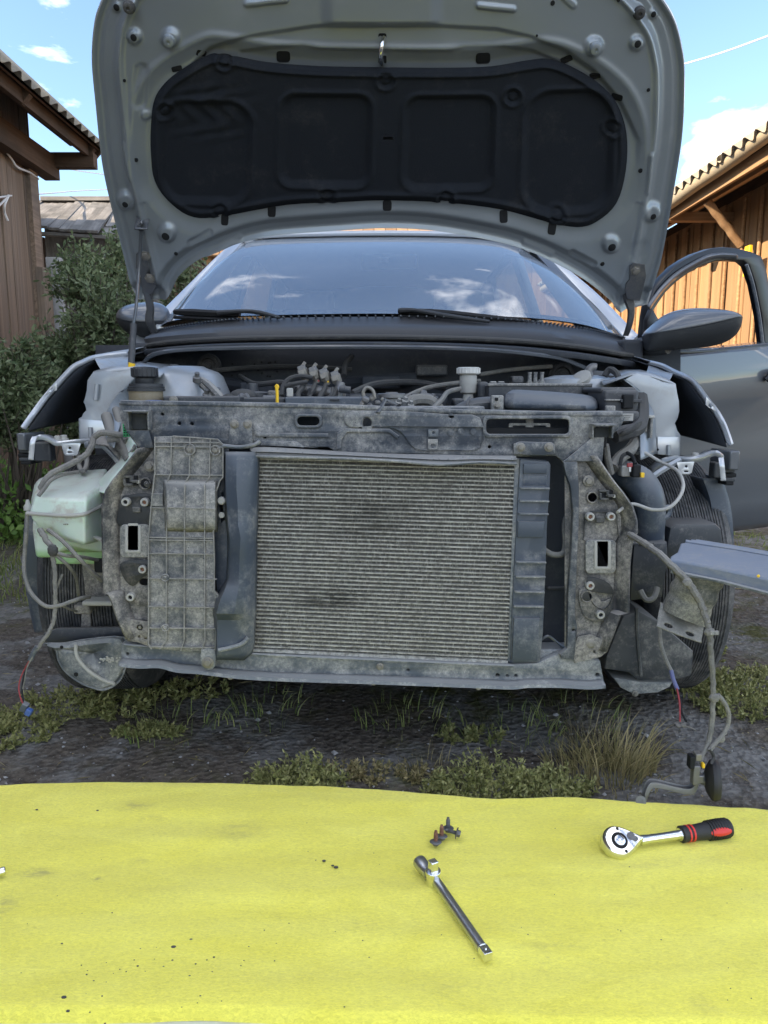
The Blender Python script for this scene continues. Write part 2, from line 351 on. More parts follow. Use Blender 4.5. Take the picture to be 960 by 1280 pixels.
def smudge(t, L, g, base, amt):
    prev = base
    nn = N(t, 'ShaderNodeTexNoise', Scale=28.0, Detail=8.0, Roughness=.75); mpn = N(t, 'ShaderNodeMapping'); mpn.inputs['Scale'].default_value = (.5, 1, 1.4); L(g.outputs['Position'], mpn.inputs[0]); L(mpn.outputs[0], nn.inputs['Vector'])
    for (x, y, rx, ry, s) in ((455, 640, 95, 22, .9), (412, 748, 52, 15, 1.9), (470, 662, 60, 14, 1.2), (360, 618, 30, 20, .5), (400, 600, 70, 20, .45)):
        c = PY(x, y, 1.47); v = N(t, 'ShaderNodeVectorMath', operation='SUBTRACT'); v.inputs[1].default_value = c; L(g.outputs['Position'], v.inputs[0])
        w_ = N(t, 'ShaderNodeVectorMath', operation='MULTIPLY'); w_.inputs[1].default_value = (F / 1.47 / rx, 0, F / 1.47 / ry); L(v.outputs[0], w_.inputs[0])
        ln = N(t, 'ShaderNodeVectorMath', operation='LENGTH'); L(w_.outputs[0], ln.inputs[0])
        r = N(t, 'ShaderNodeMapRange', interpolation_type='SMOOTHSTEP'); r.inputs[1].default_value = 0; r.inputs[2].default_value = 1.5; r.inputs[3].default_value = s; r.inputs[4].default_value = 0; L(ln.outputs['Value'], r.inputs[0])
        k = N(t, 'ShaderNodeMath', operation='MULTIPLY'); L(r.outputs[0], k.inputs[0]); q = N(t, 'ShaderNodeMapRange', interpolation_type='SMOOTHSTEP'); q.inputs[1].default_value = .38; q.inputs[2].default_value = .62; L(nn.outputs['Fac'], q.inputs[0]); L(q.outputs[0], k.inputs[1])
        mxn = N(t, 'ShaderNodeMath', operation='MAXIMUM'); L(prev, mxn.inputs[0]); L(k.outputs[0], mxn.inputs[1]); prev = mxn.outputs[0]
    k = N(t, 'ShaderNodeMath', operation='MULTIPLY', use_clamp=True); k.inputs[1].default_value = amt; L(prev, k.inputs[0]); return k.outputs[0]
def b_tubes(t, p, L):
    g = N(t, 'ShaderNodeNewGeometry'); n = N(t, 'ShaderNodeTexNoise', Scale=120.0, Detail=6.0, Roughness=.75); L(g.outputs['Position'], n.inputs['Vector'])
    r = N(t, 'ShaderNodeValToRGB'); e = r.color_ramp.elements; e[0].position = .36; e[0].color = (.16, .155, .138, 1); e[1].position = .58; e[1].color = (.45, .44, .405, 1); L(n.outputs['Fac'], r.inputs[0])
    b = N(t, 'ShaderNodeTexNoise', Scale=7.0, Detail=8.0, Roughness=.7); L(g.outputs['Position'], b.inputs['Vector']); rb = N(t, 'ShaderNodeMapRange', interpolation_type='SMOOTHSTEP'); rb.inputs[1].default_value = .52; rb.inputs[2].default_value = .72; rb.inputs[4].default_value = .5; L(b.outputs['Fac'], rb.inputs[0])
    m1 = N(t, 'ShaderNodeMix', data_type='RGBA'); m1.inputs[7].default_value = (.07, .065, .055, 1); L(r.outputs[0], m1.inputs[6]); L(smudge(t, L, g, rb.outputs[0], .85), m1.inputs[0]); L(m1.outputs[2], p.inputs['Base Color']); p.inputs['Roughness'].default_value = .6; p.inputs['Metallic'].default_value = .15
special('tubes', b_tubes)
def b_core(t, p, L):
    g = N(t, 'ShaderNodeNewGeometry'); n = N(t, 'ShaderNodeTexNoise', Scale=260.0, Detail=4.0, Roughness=.7)
    mpn = N(t, 'ShaderNodeMapping'); mpn.inputs['Scale'].default_value = (1.6, 1, .55); L(g.outputs['Position'], mpn.inputs[0]); L(mpn.outputs[0], n.inputs['Vector'])
    big = N(t, 'ShaderNodeTexNoise', Scale=9.0, Detail=10.0, Roughness=.72); mp2 = N(t, 'ShaderNodeMapping'); mp2.inputs['Scale'].default_value = (.6, 1, 1.7); mp2.inputs['Location'].default_value = (1.37, 0, 2.2); L(g.outputs['Position'], mp2.inputs[0]); L(mp2.outputs[0], big.inputs['Vector'])
    r = N(t, 'ShaderNodeValToRGB'); e = r.color_ramp.elements; e[0].position = .3; e[0].color = (.03, .029, .026, 1); e[1].position = .7; e[1].color = (.14, .134, .118, 1); L(n.outputs['Fac'], r.inputs[0])
    rb = N(t, 'ShaderNodeMapRange', interpolation_type='SMOOTHSTEP'); rb.inputs[1].default_value = .56; rb.inputs[2].default_value = .66; L(big.outputs['Fac'], rb.inputs[0])
    m1 = N(t, 'ShaderNodeMix', data_type='RGBA'); m1.inputs[7].default_value = (.025, .025, .022, 1); L(r.outputs[0], m1.inputs[6])
    L(smudge(t, L, g, rb.outputs[0], .75), m1.inputs[0])
    L(m1.outputs[2], p.inputs['Base Color']); p.inputs['Roughness'].default_value = .8; p.inputs['Metallic'].default_value = .1
    bp = N(t, 'ShaderNodeBump', Strength=.6, Distance=.002); L(n.outputs['Fac'], bp.inputs['Height']); L(bp.outputs[0], p.inputs['Normal'])
special('fins', b_core)
def b_mat(t, p, L):
    g = N(t, 'ShaderNodeNewGeometry'); pos = g.outputs['Position']
    mpn = N(t, 'ShaderNodeMapping'); mpn.inputs['Scale'].default_value = (1, 2.6, 1); L(pos, mpn.inputs[0])
    n1 = N(t, 'ShaderNodeTexNoise', Scale=5.0, Detail=8.0, Roughness=.6, Distortion=.8); L(mpn.outputs[0], n1.inputs['Vector'])
    n2 = N(t, 'ShaderNodeTexNoise', Scale=150.0, Detail=5.0, Roughness=.7, Distortion=1.0); L(mpn.outputs[0], n2.inputs['Vector'])
    n3 = N(t, 'ShaderNodeTexNoise', Scale=7.0, Detail=9.0, Roughness=.75); mp3 = N(t, 'ShaderNodeMapping'); mp3.inputs['Location'].default_value = (4.1, 1.2, 0); L(pos, mp3.inputs[0]); L(mp3.outputs[0], n3.inputs['Vector'])
    r = N(t, 'ShaderNodeValToRGB'); e = r.color_ramp.elements; e[0].position = .3; e[0].color = (.84, .76, .10, 1); e[1].position = .7; e[1].color = (.93, .86, .15, 1); L(n1.outputs['Fac'], r.inputs[0])
    m1 = N(t, 'ShaderNodeMix', data_type='RGBA', blend_type='MULTIPLY'); m1.inputs[0].default_value = .55; L(r.outputs[0], m1.inputs[6])
    r2 = N(t, 'ShaderNodeMapRange'); r2.inputs[1].default_value = .3; r2.inputs[2].default_value = .7; r2.inputs[3].default_value = .60; r2.inputs[4].default_value = 1.18; L(n2.outputs['Fac'], r2.inputs[0]); L(r2.outputs[0], m1.inputs[7])
    r3 = N(t, 'ShaderNodeMapRange', interpolation_type='SMOOTHSTEP'); r3.inputs[1].default_value = .60; r3.inputs[2].default_value = .78; r3.inputs[4].default_value = .6; L(n3.outputs['Fac'], r3.inputs[0])
    m2 = N(t, 'ShaderNodeMix', data_type='RGBA'); m2.inputs[7].default_value = (.30, .26, .10, 1); L(m1.outputs[2], m2.inputs[6]); L(r3.outputs[0], m2.inputs[0])
    col = m2.outputs[2]; nn = N(t, 'ShaderNodeTexNoise', Scale=30.0, Detail=8.0, Roughness=.75); L(mpn.outputs[0], nn.inputs['Vector'])
    for (x, y, rx, ry, s) in ((45, 1089, 26, 6, .75), (0, 1135, 22, 16, .5), (168, 1008, 26, 7, .5), (300, 1038, 30, 16, .38), (172, 1075, 16, 4, .4), (190, 1023, 22, 5, .35), (800, 1080, 60, 8, .28), (690, 1180, 50, 9, .28), (880, 1255, 22, 14, .3), (122, 1097, 4, 3, .9), (560, 1235, 70, 8, .2), (620, 1010, 60, 5, .2)):
        c = PZ(x, y, .024); v = N(t, 'ShaderNodeVectorMath', operation='SUBTRACT'); v.inputs[1].default_value = c; L(pos, v.inputs[0]); d1 = PZ(x + rx, y, .024) - c; d2 = PZ(x, y - ry, .024) - c
        w_ = N(t, 'ShaderNodeVectorMath', operation='MULTIPLY'); w_.inputs[1].default_value = (1 / d1.length, 1 / d2.length, 0); L(v.outputs[0], w_.inputs[0])
        ln = N(t, 'ShaderNodeVectorMath', operation='LENGTH'); L(w_.outputs[0], ln.inputs[0])
        r = N(t, 'ShaderNodeMapRange', interpolation_type='SMOOTHSTEP'); r.inputs[1].default_value = 0; r.inputs[2].default_value = 1.4; r.inputs[3].default_value = s; r.inputs[4].default_value = 0; L(ln.outputs['Value'], r.inputs[0])
        q = N(t, 'ShaderNodeMapRange', interpolation_type='SMOOTHSTEP'); q.inputs[1].default_value = .35; q.inputs[2].default_value = .65; L(nn.outputs['Fac'], q.inputs[0])
        k = N(t, 'ShaderNodeMath', operation='MULTIPLY'); L(r.outputs[0], k.inputs[0]); L(q.outputs[0], k.inputs[1])
        mm = N(t, 'ShaderNodeMix', data_type='RGBA'); mm.inputs[7].default_value = (.26, .22, .11, 1); L(col, mm.inputs[6]); L(k.outputs[0], mm.inputs[0]); col = mm.outputs[2]
    L(col, p.inputs['Base Color']); p.inputs['Roughness'].default_value = .95; p.inputs['Specular IOR Level'].default_value = .15
    p.inputs['Sheen Weight'].default_value = .25
    bp = N(t, 'ShaderNodeBump', Strength=.8, Distance=.002); L(n2.outputs['Fac'], bp.inputs['Height']); L(bp.outputs[0], p.inputs['Normal'])
special('foam', b_mat)
mat('foam_edge', (.55, .55, .42), .95, 0, .5, 300)
def b_ground(t, p, L):
    g = N(t, 'ShaderNodeNewGeometry'); pos = g.outputs['Position']
    def ns(sc, lo, hi, det=8, rg=.65, loc=(0, 0, 0)):
        q = N(t, 'ShaderNodeMapping'); q.inputs['Location'].default_value = loc; L(pos, q.inputs[0])
        n = N(t, 'ShaderNodeTexNoise', Scale=float(sc), Detail=float(det), Roughness=rg); L(q.outputs[0], n.inputs['Vector'])
        r = N(t, 'ShaderNodeMapRange', interpolation_type='SMOOTHSTEP'); r.inputs[1].default_value = lo; r.inputs[2].default_value = hi; L(n.outputs['Fac'], r.inputs[0]); return r.outputs[0], n
    def mix(f, a, b):
        n = N(t, 'ShaderNodeMix', data_type='RGBA'); L(f, n.inputs[0])
        for q, s in ((6, a), (7, b)):
            if isinstance(s, tuple): n.inputs[q].default_value = (*s, 1)
            else: L(s, n.inputs[q])
        return n.outputs[2]
    f0, n0 = ns(3.2, .46, .56); f1, n1 = ns(45, .3, .7); f2, n2 = ns(190, .62, .66, 3); f3, n3 = ns(1.1, .48, .62, 8, .7, (3, 1, 0)); f4, _ = ns(14, .4, .6)
    soil = mix(f1, (.052, .044, .037), (.14, .122, .102)); asph = mix(f1, (.11, .108, .104), (.22, .215, .205))
    c = mix(f0, soil, asph); c = mix(f2, c, (.20, .195, .185))
    fm = N(t, 'ShaderNodeMath', operation='MULTIPLY'); L(f3, fm.inputs[0]); L(f4, fm.inputs[1])
    c = mix(fm.outputs[0], c, (.07, .072, .025))
    L(c, p.inputs['Base Color']); p.inputs['Roughness'].default_value = .93; p.inputs['Specular IOR Level'].default_value = .2
    v = N(t, 'ShaderNodeTexVoronoi', Scale=70.0); L(pos, v.inputs['Vector'])
    a = N(t, 'ShaderNodeMath', operation='ADD'); L(n1.outputs['Fac'], a.inputs[0]); L(v.outputs['Distance'], a.inputs[1])
    bp = N(t, 'ShaderNodeBump', Strength=.9, Distance=.008); L(a.outputs[0], bp.inputs['Height']); L(bp.outputs[0], p.inputs['Normal'])
special('ground', b_ground)
def leafm(name, a, b, tr=.25):
    m = bpy.data.materials.new(name); m.use_nodes = True; t = m.node_tree; p = t.nodes['Principled BSDF']; L = t.links.new
    g = N(t, 'ShaderNodeNewGeometry'); r = N(t, 'ShaderNodeValToRGB'); e = r.color_ramp.elements; e[0].color = (*a, 1); e[1].color = (*b, 1); L(g.outputs['Random Per Island'], r.inputs[0]); L(r.outputs[0], p.inputs['Base Color'])
    p.inputs['Roughness'].default_value = .5; p.inputs['Specular IOR Level'].default_value = .35
    tl = N(t, 'ShaderNodeBsdfTranslucent'); L(r.outputs[0], tl.inputs[0]); ms = N(t, 'ShaderNodeMixShader'); ms.inputs[0].default_value = tr
    L(p.outputs[0], ms.inputs[1]); L(tl.outputs[0], ms.inputs[2]); L(ms.outputs[0], t.nodes['Material Output'].inputs[0]); M[name] = m
leafm('leaf', (.075, .115, .05), (.22, .26, .14)); leafm('leaf_bright', (.09, .19, .035), (.22, .34, .09)); leafm('grass', (.12, .18, .045), (.30, .32, .12)); leafm('grass_dry', (.15, .14, .055), (.40, .33, .17)); leafm('weed', (.15, .17, .05), (.36, .35, .15))
mat('bark', (.09, .075, .06), .9, 0, .5, 60)
# ================================================================ SETTING: ground
def gz(x, y):
    return (noise.noise(Vector((x * 1.3, y * 1.3, 0))) * .018 + noise.noise(Vector((x * 6, y * 6, 3))) * .006 + noise.noise(Vector((x * 22, y * 22, 7))) * .0035) * min(1, max(.25, (y - 1.0) * 2 if y > .4 else 1)) - .012
def ground():
    xs = np.concatenate([[-300, -80, -30, -12, -7], np.arange(-4, 4.01, .035), [7, 12, 30, 80, 300]])
    ys = np.concatenate([[-300, -60, -20, -6, -2, -.5, .3], np.arange(.7, 4.0, .03), np.arange(4.0, 8, .15), [9, 11, 14, 20, 30, 60, 120, 400]])
    vs = [(x, y, gz(x, y) if abs(x) < 5 and .3 < y < 8 else -.012) for y in ys for x in xs]
    n = len(xs); fs = [(i * n + j, i * n + j + 1, (i + 1) * n + j + 1, (i + 1) * n + j) for i in range(len(ys) - 1) for j in range(n - 1)]
    me = bpy.data.meshes.new('ground'); me.from_pydata(vs, [], fs); me.update()
    tag(meshob('ground', me, M['ground'], W=Matrix.Identity(4)), 'dark worn asphalt and soil of the yard with mossy patches', 'ground', kind='structure')
ground()
# ---- generic planks: shared mesh, each board its own object
def plank_mesh(l, wd, th, seed=0, seg=6):
    r = random.Random(seed); m = MB(); rows = []
    for i in range(seg + 1):
        t = -l / 2 + l * i / seg; a = r.uniform(-.003, .003); b = r.uniform(-.004, .004)
        rows.append([Vector((-wd / 2 + a, -th / 2 + b, t)), Vector((wd / 2 + a, -th / 2 + b, t)), Vector((wd / 2 + a, th / 2 + b, t)), Vector((-wd / 2 + a, th / 2 + b, t))])
    m.loft(rows, True); m.f += [[0, 1, 2, 3], [4 * seg + 3, 4 * seg + 2, 4 * seg + 1, 4 * seg]]
    return m.mesh()
def wallplanks(parent, mt, X, y0, y1, z0, z1, wd=.14, gap=.006, th=.025, name='plank', horiz='Y', jag=0, mn=None):
    """vertical boards along a wall in plane X (horiz='Y') or in plane Y (horiz='X')"""
    vars_ = [plank_mesh(1, 1, th, s) for s in range(3)]
    for me in vars_: me.materials.append(mt); me.shade_smooth(); me.set_sharp_from_angle(angle=radians(38))
    p = y0; k = 0
    while p < y1:
        ww = wd * random.uniform(.75, 1.2); h = z1 - z0 + random.uniform(-jag, jag)
        c = p + ww / 2; off = random.uniform(-.008, .008)
        loc = Vector((X + off, c, z0 + h / 2)) if horiz == 'Y' else Vector((c, X + off, z0 + h / 2))
        R = Matrix.Rotation(pi / 2 if horiz == 'Y' else 0, 4, 'Z') @ Matrix.Rotation(random.uniform(-.004, .004), 4, 'Y')
        o = bpy.data.objects.new(name, vars_[k % 3]); place(o, parent, Matrix.Translation(loc) @ R @ Matrix.Diagonal((ww - gap, 1, h, 1)))
        p += ww; k += 1
def beam(name, parent, mt, a, b, wd, th, up=(0, 0, 1), bevel=.004):
    a, b = Vector(a), Vector(b); x = (b - a); l = x.length; x.normalize(); y = Vector(up).cross(x); y.normalize(); z = x.cross(y)
    # local Y runs along the timber so that the grain follows it
    R = Matrix((y, x, z)).transposed().to_4x4(); m = MB(); m.box((0, 0, 0), (wd, l, th))
    return meshob(name, m.mesh(), mt, parent, W=Matrix.Translation((a + b) / 2) @ R, bevel=bevel, smooth=False)
def logbar(name, parent, mt, a, b, r, n=12):
    m = MB(); a, b = Vector(a), Vector(b); pts = [a.lerp(b, i / 8) + Vector((random.uniform(-1, 1), 0, random.uniform(-1, 1))) * r * .12 for i in range(9)]
    m.tube(pts, r, n); return m.ob(name, mt, parent)
def wavy_sheet(lx, ly, amp, pitch, th=.006, nx=3):
    """corrugated sheet: corrugations run along local X (down the slope), waves along Y"""
    ny = int(ly / pitch * 8); m = MB(); top = []; 
    for s in (1, -1):
        rows = []
        for i in range(nx + 1): rows.append([Vector((lx * i / nx - lx / 2, -ly / 2 + ly * j / ny, amp * cos(2 * pi * (ly * j / ny) / pitch) + s * th / 2)) for j in range(ny + 1)])
        m.loft(rows)
    n = ny + 1; N0 = 0; N1 = (nx + 1) * n
    for i in range(nx): m.f += [[N0 + i * n, N1 + i * n, N1 + (i + 1) * n, N0 + (i + 1) * n], [N0 + i * n + ny, N1 + i * n + ny, N1 + (i + 1) * n + ny, N0 + (i + 1) * n + ny]]
    for j in range(ny): m.f += [[N0 + j, N0 + j + 1, N1 + j + 1, N1 + j], [N0 + nx * n + j, N0 + nx * n + j + 1, N1 + nx * n + j + 1, N1 + nx * n + j]]
    return m.mesh()
def roof(parent, mt, eave, dirx, slope, length, y0, y1, sheet=1.06, amp=.022, pitch=.15, name='roof_sheet', rows=2):
    """sheets from the eave (x,z) rising towards dirx at the slope"""
    sl = length / rows; me = wavy_sheet(sl + .08, sheet + .06, amp, pitch); me.materials.append(mt); me.shade_smooth()
    cs, sn = cos(slope), sin(slope)
    R = Matrix(((dirx * cs, 0, -dirx * sn if dirx > 0 else sn), (0, 1, 0), (sn, 0, cs))).to_4x4()
    if dirx < 0: R = Matrix(((-cs, 0, sn), (0, -1, 0), (sn, 0, cs))).to_4x4()
    else: R = Matrix(((cs, 0, -sn), (0, 1, 0), (sn, 0, cs))).to_4x4()
    n = int(round((y1 - y0) / sheet))
    for k in range(n):
        for r in range(rows):
            d = sl * (r + .5); c = Vector((eave[0] + dirx * cs * d, y0 + sheet * (k + .5), eave[1] + sn * d + .012 * r + .004 * (k % 2)))
            o = bpy.data.objects.new(name, me); place(o, parent, Matrix.Translation(c) @ R @ Matrix.Rotation(random.uniform(-.006, .006), 4, 'Z'))
# ---------------------------------------------------------------- left shed
shed = thing('wooden_shed', 'tall dark wooden shed with wavy eave at the left edge above the bush', 'shed', (-4.6, 2, 0))
wallplanks(shed, M['wood_shed'], -3.2, -3, 6.95, 0, 3.40, .15)
for k in range(20):
    x = -6.25 + k * .157; h = 3.40 + .9 * min(x + 6.25, -3.2 - x) - 2.80
    for Y_ in (7.1, -3.05): beam('gable_board', shed, M['wood_dark'], (x, Y_, 2.78), (x, Y_, 2.78 + h), .15, .025, (0, 1, 0))
for k in range(5): beam('soffit_board', shed, M['wood_dark'], (-2.74 - k * .125, -3.1, 3.08 + k * .1125), (-2.74 - k * .125, 7.42, 3.08 + k * .1125), .158, .018, (.67, 0, .74))
beam('barge_board', shed, M['wood_dark'], (-2.68, 7.42, 2.99), (-4.62, 7.42, 4.74), .03, .15, (.67, 0, .74))
wallplanks(shed, M['wood_shed'], 7.1, -6.3, -3.26, 0, 2.78, .16, horiz='X')
wallplanks(shed, M['wood_shed'], -6.35, -3, 7.05, 0, 2.7, .3)
wallplanks(shed, M['wood_shed'], -3.05, -6.3, -3.26, 0, 2.78, .3, horiz='X')
beam('corner_post', shed, M['wood_shed'], (-3.21, 7.03, 0), (-3.21, 7.03, 2.75), .13, .13, (0, 1, 0))
beam('top_beam', shed, M['wood_dark'], (-3.11, -3.1, 2.86), (-3.11, 7.35, 2.84), .14, .20)
for x, z in ((-2.74, 2.99), (-2.93, 3.12), (-3.4, 3.5)): beam('purlin', shed, M['wood_dark'], (x, -3.1, z), (x, 7.4, z), .04, .12)
for x in (): beam('soffit_board', shed, M['wood_dark'], (x, -3.1, 3.04 + (-2.7 - x) * .9), (x, 7.38, 3.04 + (-2.7 - x) * .9), .15, .02, (.66, 0, .74))
beam('tie_beam', shed, M['wood_dark'], (-2.68, 7.3, 2.90), (-4.6, 7.3, 2.90), .10, .13)
for k in range(9): beam('rafter', shed, M['wood_dark'], (-2.70, -2.8 + k * 1.26, 2.96), (-4.62, -2.8 + k * 1.26, 4.73), .06, .10)
roof(shed, M['slate'], (-2.62, 3.04), -1, radians(42), 2.72, -3.1, 7.45, 1.055)  # roof runs on unseen past the camera, steep and tall to shade the car
roof(shed, M['slate'], (-6.75, 2.92), 1, radians(42), 2.90, -3.1, 7.45, 1.055)
# ---------------------------------------------------------------- low shed with grey board roof, behind the bush
low = thing('low_outbuilding', 'low outbuilding with weathered grey board roof beyond the left bush', 'outbuilding', (-3.5, 8.8, 0))
A0, A1 = PY(10, 264, 7.9), PY(178, 300, 7.9); B0, B1 = PY(58, 256, 9.6), PY(200, 262, 9.6)
A0.z = A1.z = (A0.z + A1.z) / 2 + .03; B0.z = B1.z = A0.z + .50
zz = A0.z
nb = 13; ax = A0.x; aw = (A1.x - A0.x) / nb
for k in range(-4, nb):
    a = Vector((ax + aw * (k + .5), 7.85 + random.uniform(-.06, .06), zz - .03 - .010 * max(k, 0))); b = Vector((ax + aw * (k + .5) - .42, 9.7, zz + .62))
    beam('roof_board', low, M['wood_grey'], a, b + Vector((0, 0, random.uniform(-.01, .02))), aw * 1.03, .028)
beam('ridge_board', low, M['wood_grey'], (A0.x - .42, 9.72, zz + .655), (A1.x + .3, 9.72, zz + .655), .22, .05)
for k in range(10): beam('roof_board', low, M['wood_grey'], (ax + aw * (k * 1.3 + 1) - .45, 9.8, zz + .64), (ax + aw * (k * 1.3 + 1), 11.5, zz - .1), aw * 1.25, .028)
wallplanks(low, M['wood_grey'], 8.2, A0.x + .22, A1.x + .1, 0, zz + .03, .2, horiz='X')
beam('fascia_board', low, M['wood_grey'], (A0.x - .3, 7.86, zz - .08), (A1.x + .3, 7.86, zz - .20), .03, .10, (0, 1, 0))
wallplanks(low, M['wood_dark'], 11.2, A0.x + .2, A1.x + .1, 0, zz - .04, .3, horiz='X')
wallplanks(low, M['wood_dark'], A0.x + .2, 8.2, 11.2, 0, zz - .08, .3); wallplanks(low, M['wood_dark'], A1.x + .12, 8.2, 11.2, 0, zz - .08, .3)
def post(px0, py0, px1, Y, nm, label, mt, base=-.02):
    a = PY(px0, py0, Y); b = PY(px1, py0, Y); m = MB(); m.box(((a.x + b.x) / 2, Y, (a.z + base) / 2), (b.x - a.x, .14, a.z - base))
    o = m.ob(nm, mt, bevel=.008); return tag(o, label, 'post')
post(61, 323, 79, 6.2, 'concrete_post', 'pale concrete post standing between the shed and the bush', M['concrete'])
post(48, 335, 59, 6.0, 'timber_post', 'short dark timber post beside the left shed corner', M['wood_shed'])
# ---------------------------------------------------------------- barn on the right
barn = thing('timber_barn', 'sunlit plank barn with wavy slate eave on the right behind the car door', 'barn', (4.8, 8, 0))
wallplanks(barn, M['wood_barn'], 3.42, 4.2, 13.5, 0, 2.62, .13, th=.03)
wallplanks(barn, M['wood_barn'], 4.2, 3.45, 6.4, 0, 2.62, .3, horiz='X'); wallplanks(barn, M['wood_barn'], 13.5, 3.35, 6.4, 0, 2.62, .3, horiz='X'); wallplanks(barn, M['wood_barn'], 6.45, 4.2, 13.5, 0, 2.6, .35)
mbar = MB()
# narrow battens nailed over the joints
for k in range(26): mbar = beam('batten', barn, M['wood_barn'], (3.388, 5.0 + k * .33, 0), (3.388, 5.0 + k * .33, 2.58), .035, .02, (1, 0, 0))
beam('fascia_board', barn, M['wood_orange'], (2.80, 4.0, 2.50), (2.80, 13.8, 2.50), .03, .11)
logbar('gutter', barn, M['tin'], (2.71, 4.0, 2.60), (2.71, 7.75, 2.56), .062)
logbar('gutter', barn, M['tin'], (2.72, 7.82, 2.54), (2.72, 13.8, 2.52), .055)
beam('purlin', barn, M['wood_orange'], (3.02, 4.0, 2.55), (3.02, 13.8, 2.55), .05, .07)
beam('soffit_board', barn, M['wood_dark'], (2.93, 4.0, 2.58), (2.93, 13.8, 2.58), .20, .015)
beam('wall_plate', barn, M['wood_dark'], (3.48, 4.0, 2.66), (3.48, 13.8, 2.66), .12, .12)
for k in range(9): beam('rafter', barn, M['wood_dark'], (2.80, 4.4 + k * 1.15, 2.60), (5.0, 4.4 + k * 1.15, 3.9), .07, .09)
beam('outrigger', barn, M['wood_orange'], (2.62, 7.62, 2.475), (3.9, 7.62, 2.475), .09, .085)
logbar('brace', barn, M['wood_orange'], PX(884, 252, 2.86), PX(926, 306, 3.22), .036)
roof(barn, M['slate'], (2.66, 2.60), 1, radians(30.5), 2.78, 4.0, 13.8, 1.09, amp=.028, pitch=.17)
roof(barn, M['slate'], (7.15, 2.60), -1, radians(30.5), 2.45, 4.0, 13.8, 1.09, amp=.028, pitch=.17)
m = MB(); a = PX(935, 322, 3.22); m.box(a + Vector((0, 0, -.03)), (.03, .09, .26)); o = m.ob('shutter_block', M['yellow'], barn, bevel=.004)
# ---------------------------------------------------------------- far shed with board roof, above the windscreen
far = thing('far_shed', 'far shed with sunlit orange board roof seen just over the windscreen', 'shed', (.3, 15, 0))
z0 = PY(480, 302, 13).z; 
for k in range(44):
    x = -4.2 + k * .205
    beam('roof_board', far, M['wood_barn'] if k % 1 == 0 else M['wood_orange'], (x + .10, 12.9, z0 - .25 + random.uniform(-.01, .02)), (x, 14.6, z0 + .62 + random.uniform(0, .03)), .195, .03)
for k in range(20): beam('roof_board', far, M['wood_grey'], (-4.0 + k * .45, 14.7, z0 + .6), (-4.0 + k * .45, 16.6, z0 - .2), .44, .03)
wallplanks(far, M['wood_barn'], 13.1, -4.2, 4.8, 0, z0 - .2, .25, horiz='X'); wallplanks(far, M['wood_barn'], 16.3, -4.2, 4.8, 0, z0 - .2, .4, horiz='X')
wallplanks(far, M['wood_barn'], -4.2, 13.1, 16.3, 0, z0 - .1, .4); wallplanks(far, M['wood_barn'], 4.8, 13.1, 16.3, 0, z0 - .1, .4)
# ---------------------------------------------------------------- wires
def wire(nm, label, pts, r, mt, parent=None):
    m = MB(); m.tube(pts, r, 6, k=6); o = m.ob(nm, mt); return tag(o, label, 'cable')
wire('cable', 'thin grey cable from the left shed wall into the sky behind the bonnet', [PX(-30, 252, -3.1), PX(10, 245, -3.14), PY(30, 244, 7.6), PY(70, 241, 9), PY(130, 237, 12), PY(300, 230, 18)], .008, M['cable_white'])
wire('cable', 'upper white overhead line crossing the sky left of the bonnet', [PY(52, 208, 12), PY(90, 212, 13), PY(130, 218, 15), PY(300, 240, 22)], .010, M['cable_white'])
wire('cable', 'white overhead line in the open sky right of the bonnet', [PY(700, 120, 14), PY(862, 78, 12), PY(960, 45, 10), PY(1100, -10, 8)], .011, M['cable_white'])
wire('cable', 'loose white cable sagging down the left shed wall', [PX(-20, 160, -3.15), PX(2, 183, -3.14), PX(14, 198, -3.14), PX(22, 209, -3.14), PX(38, 216, -3.14), PX(48, 224, -3.16)], .009, M['cable_white'])
wire('cable', 'knotted white cable end hanging on the left shed wall', [PX(-6, 262, -3.14), PX(4, 252, -3.13), PX(11, 244, -3.14), PX(6, 256, -3.12), PX(6, 266, -3.14), PX(10, 276, -3.13)], .009, M['cable_white'])
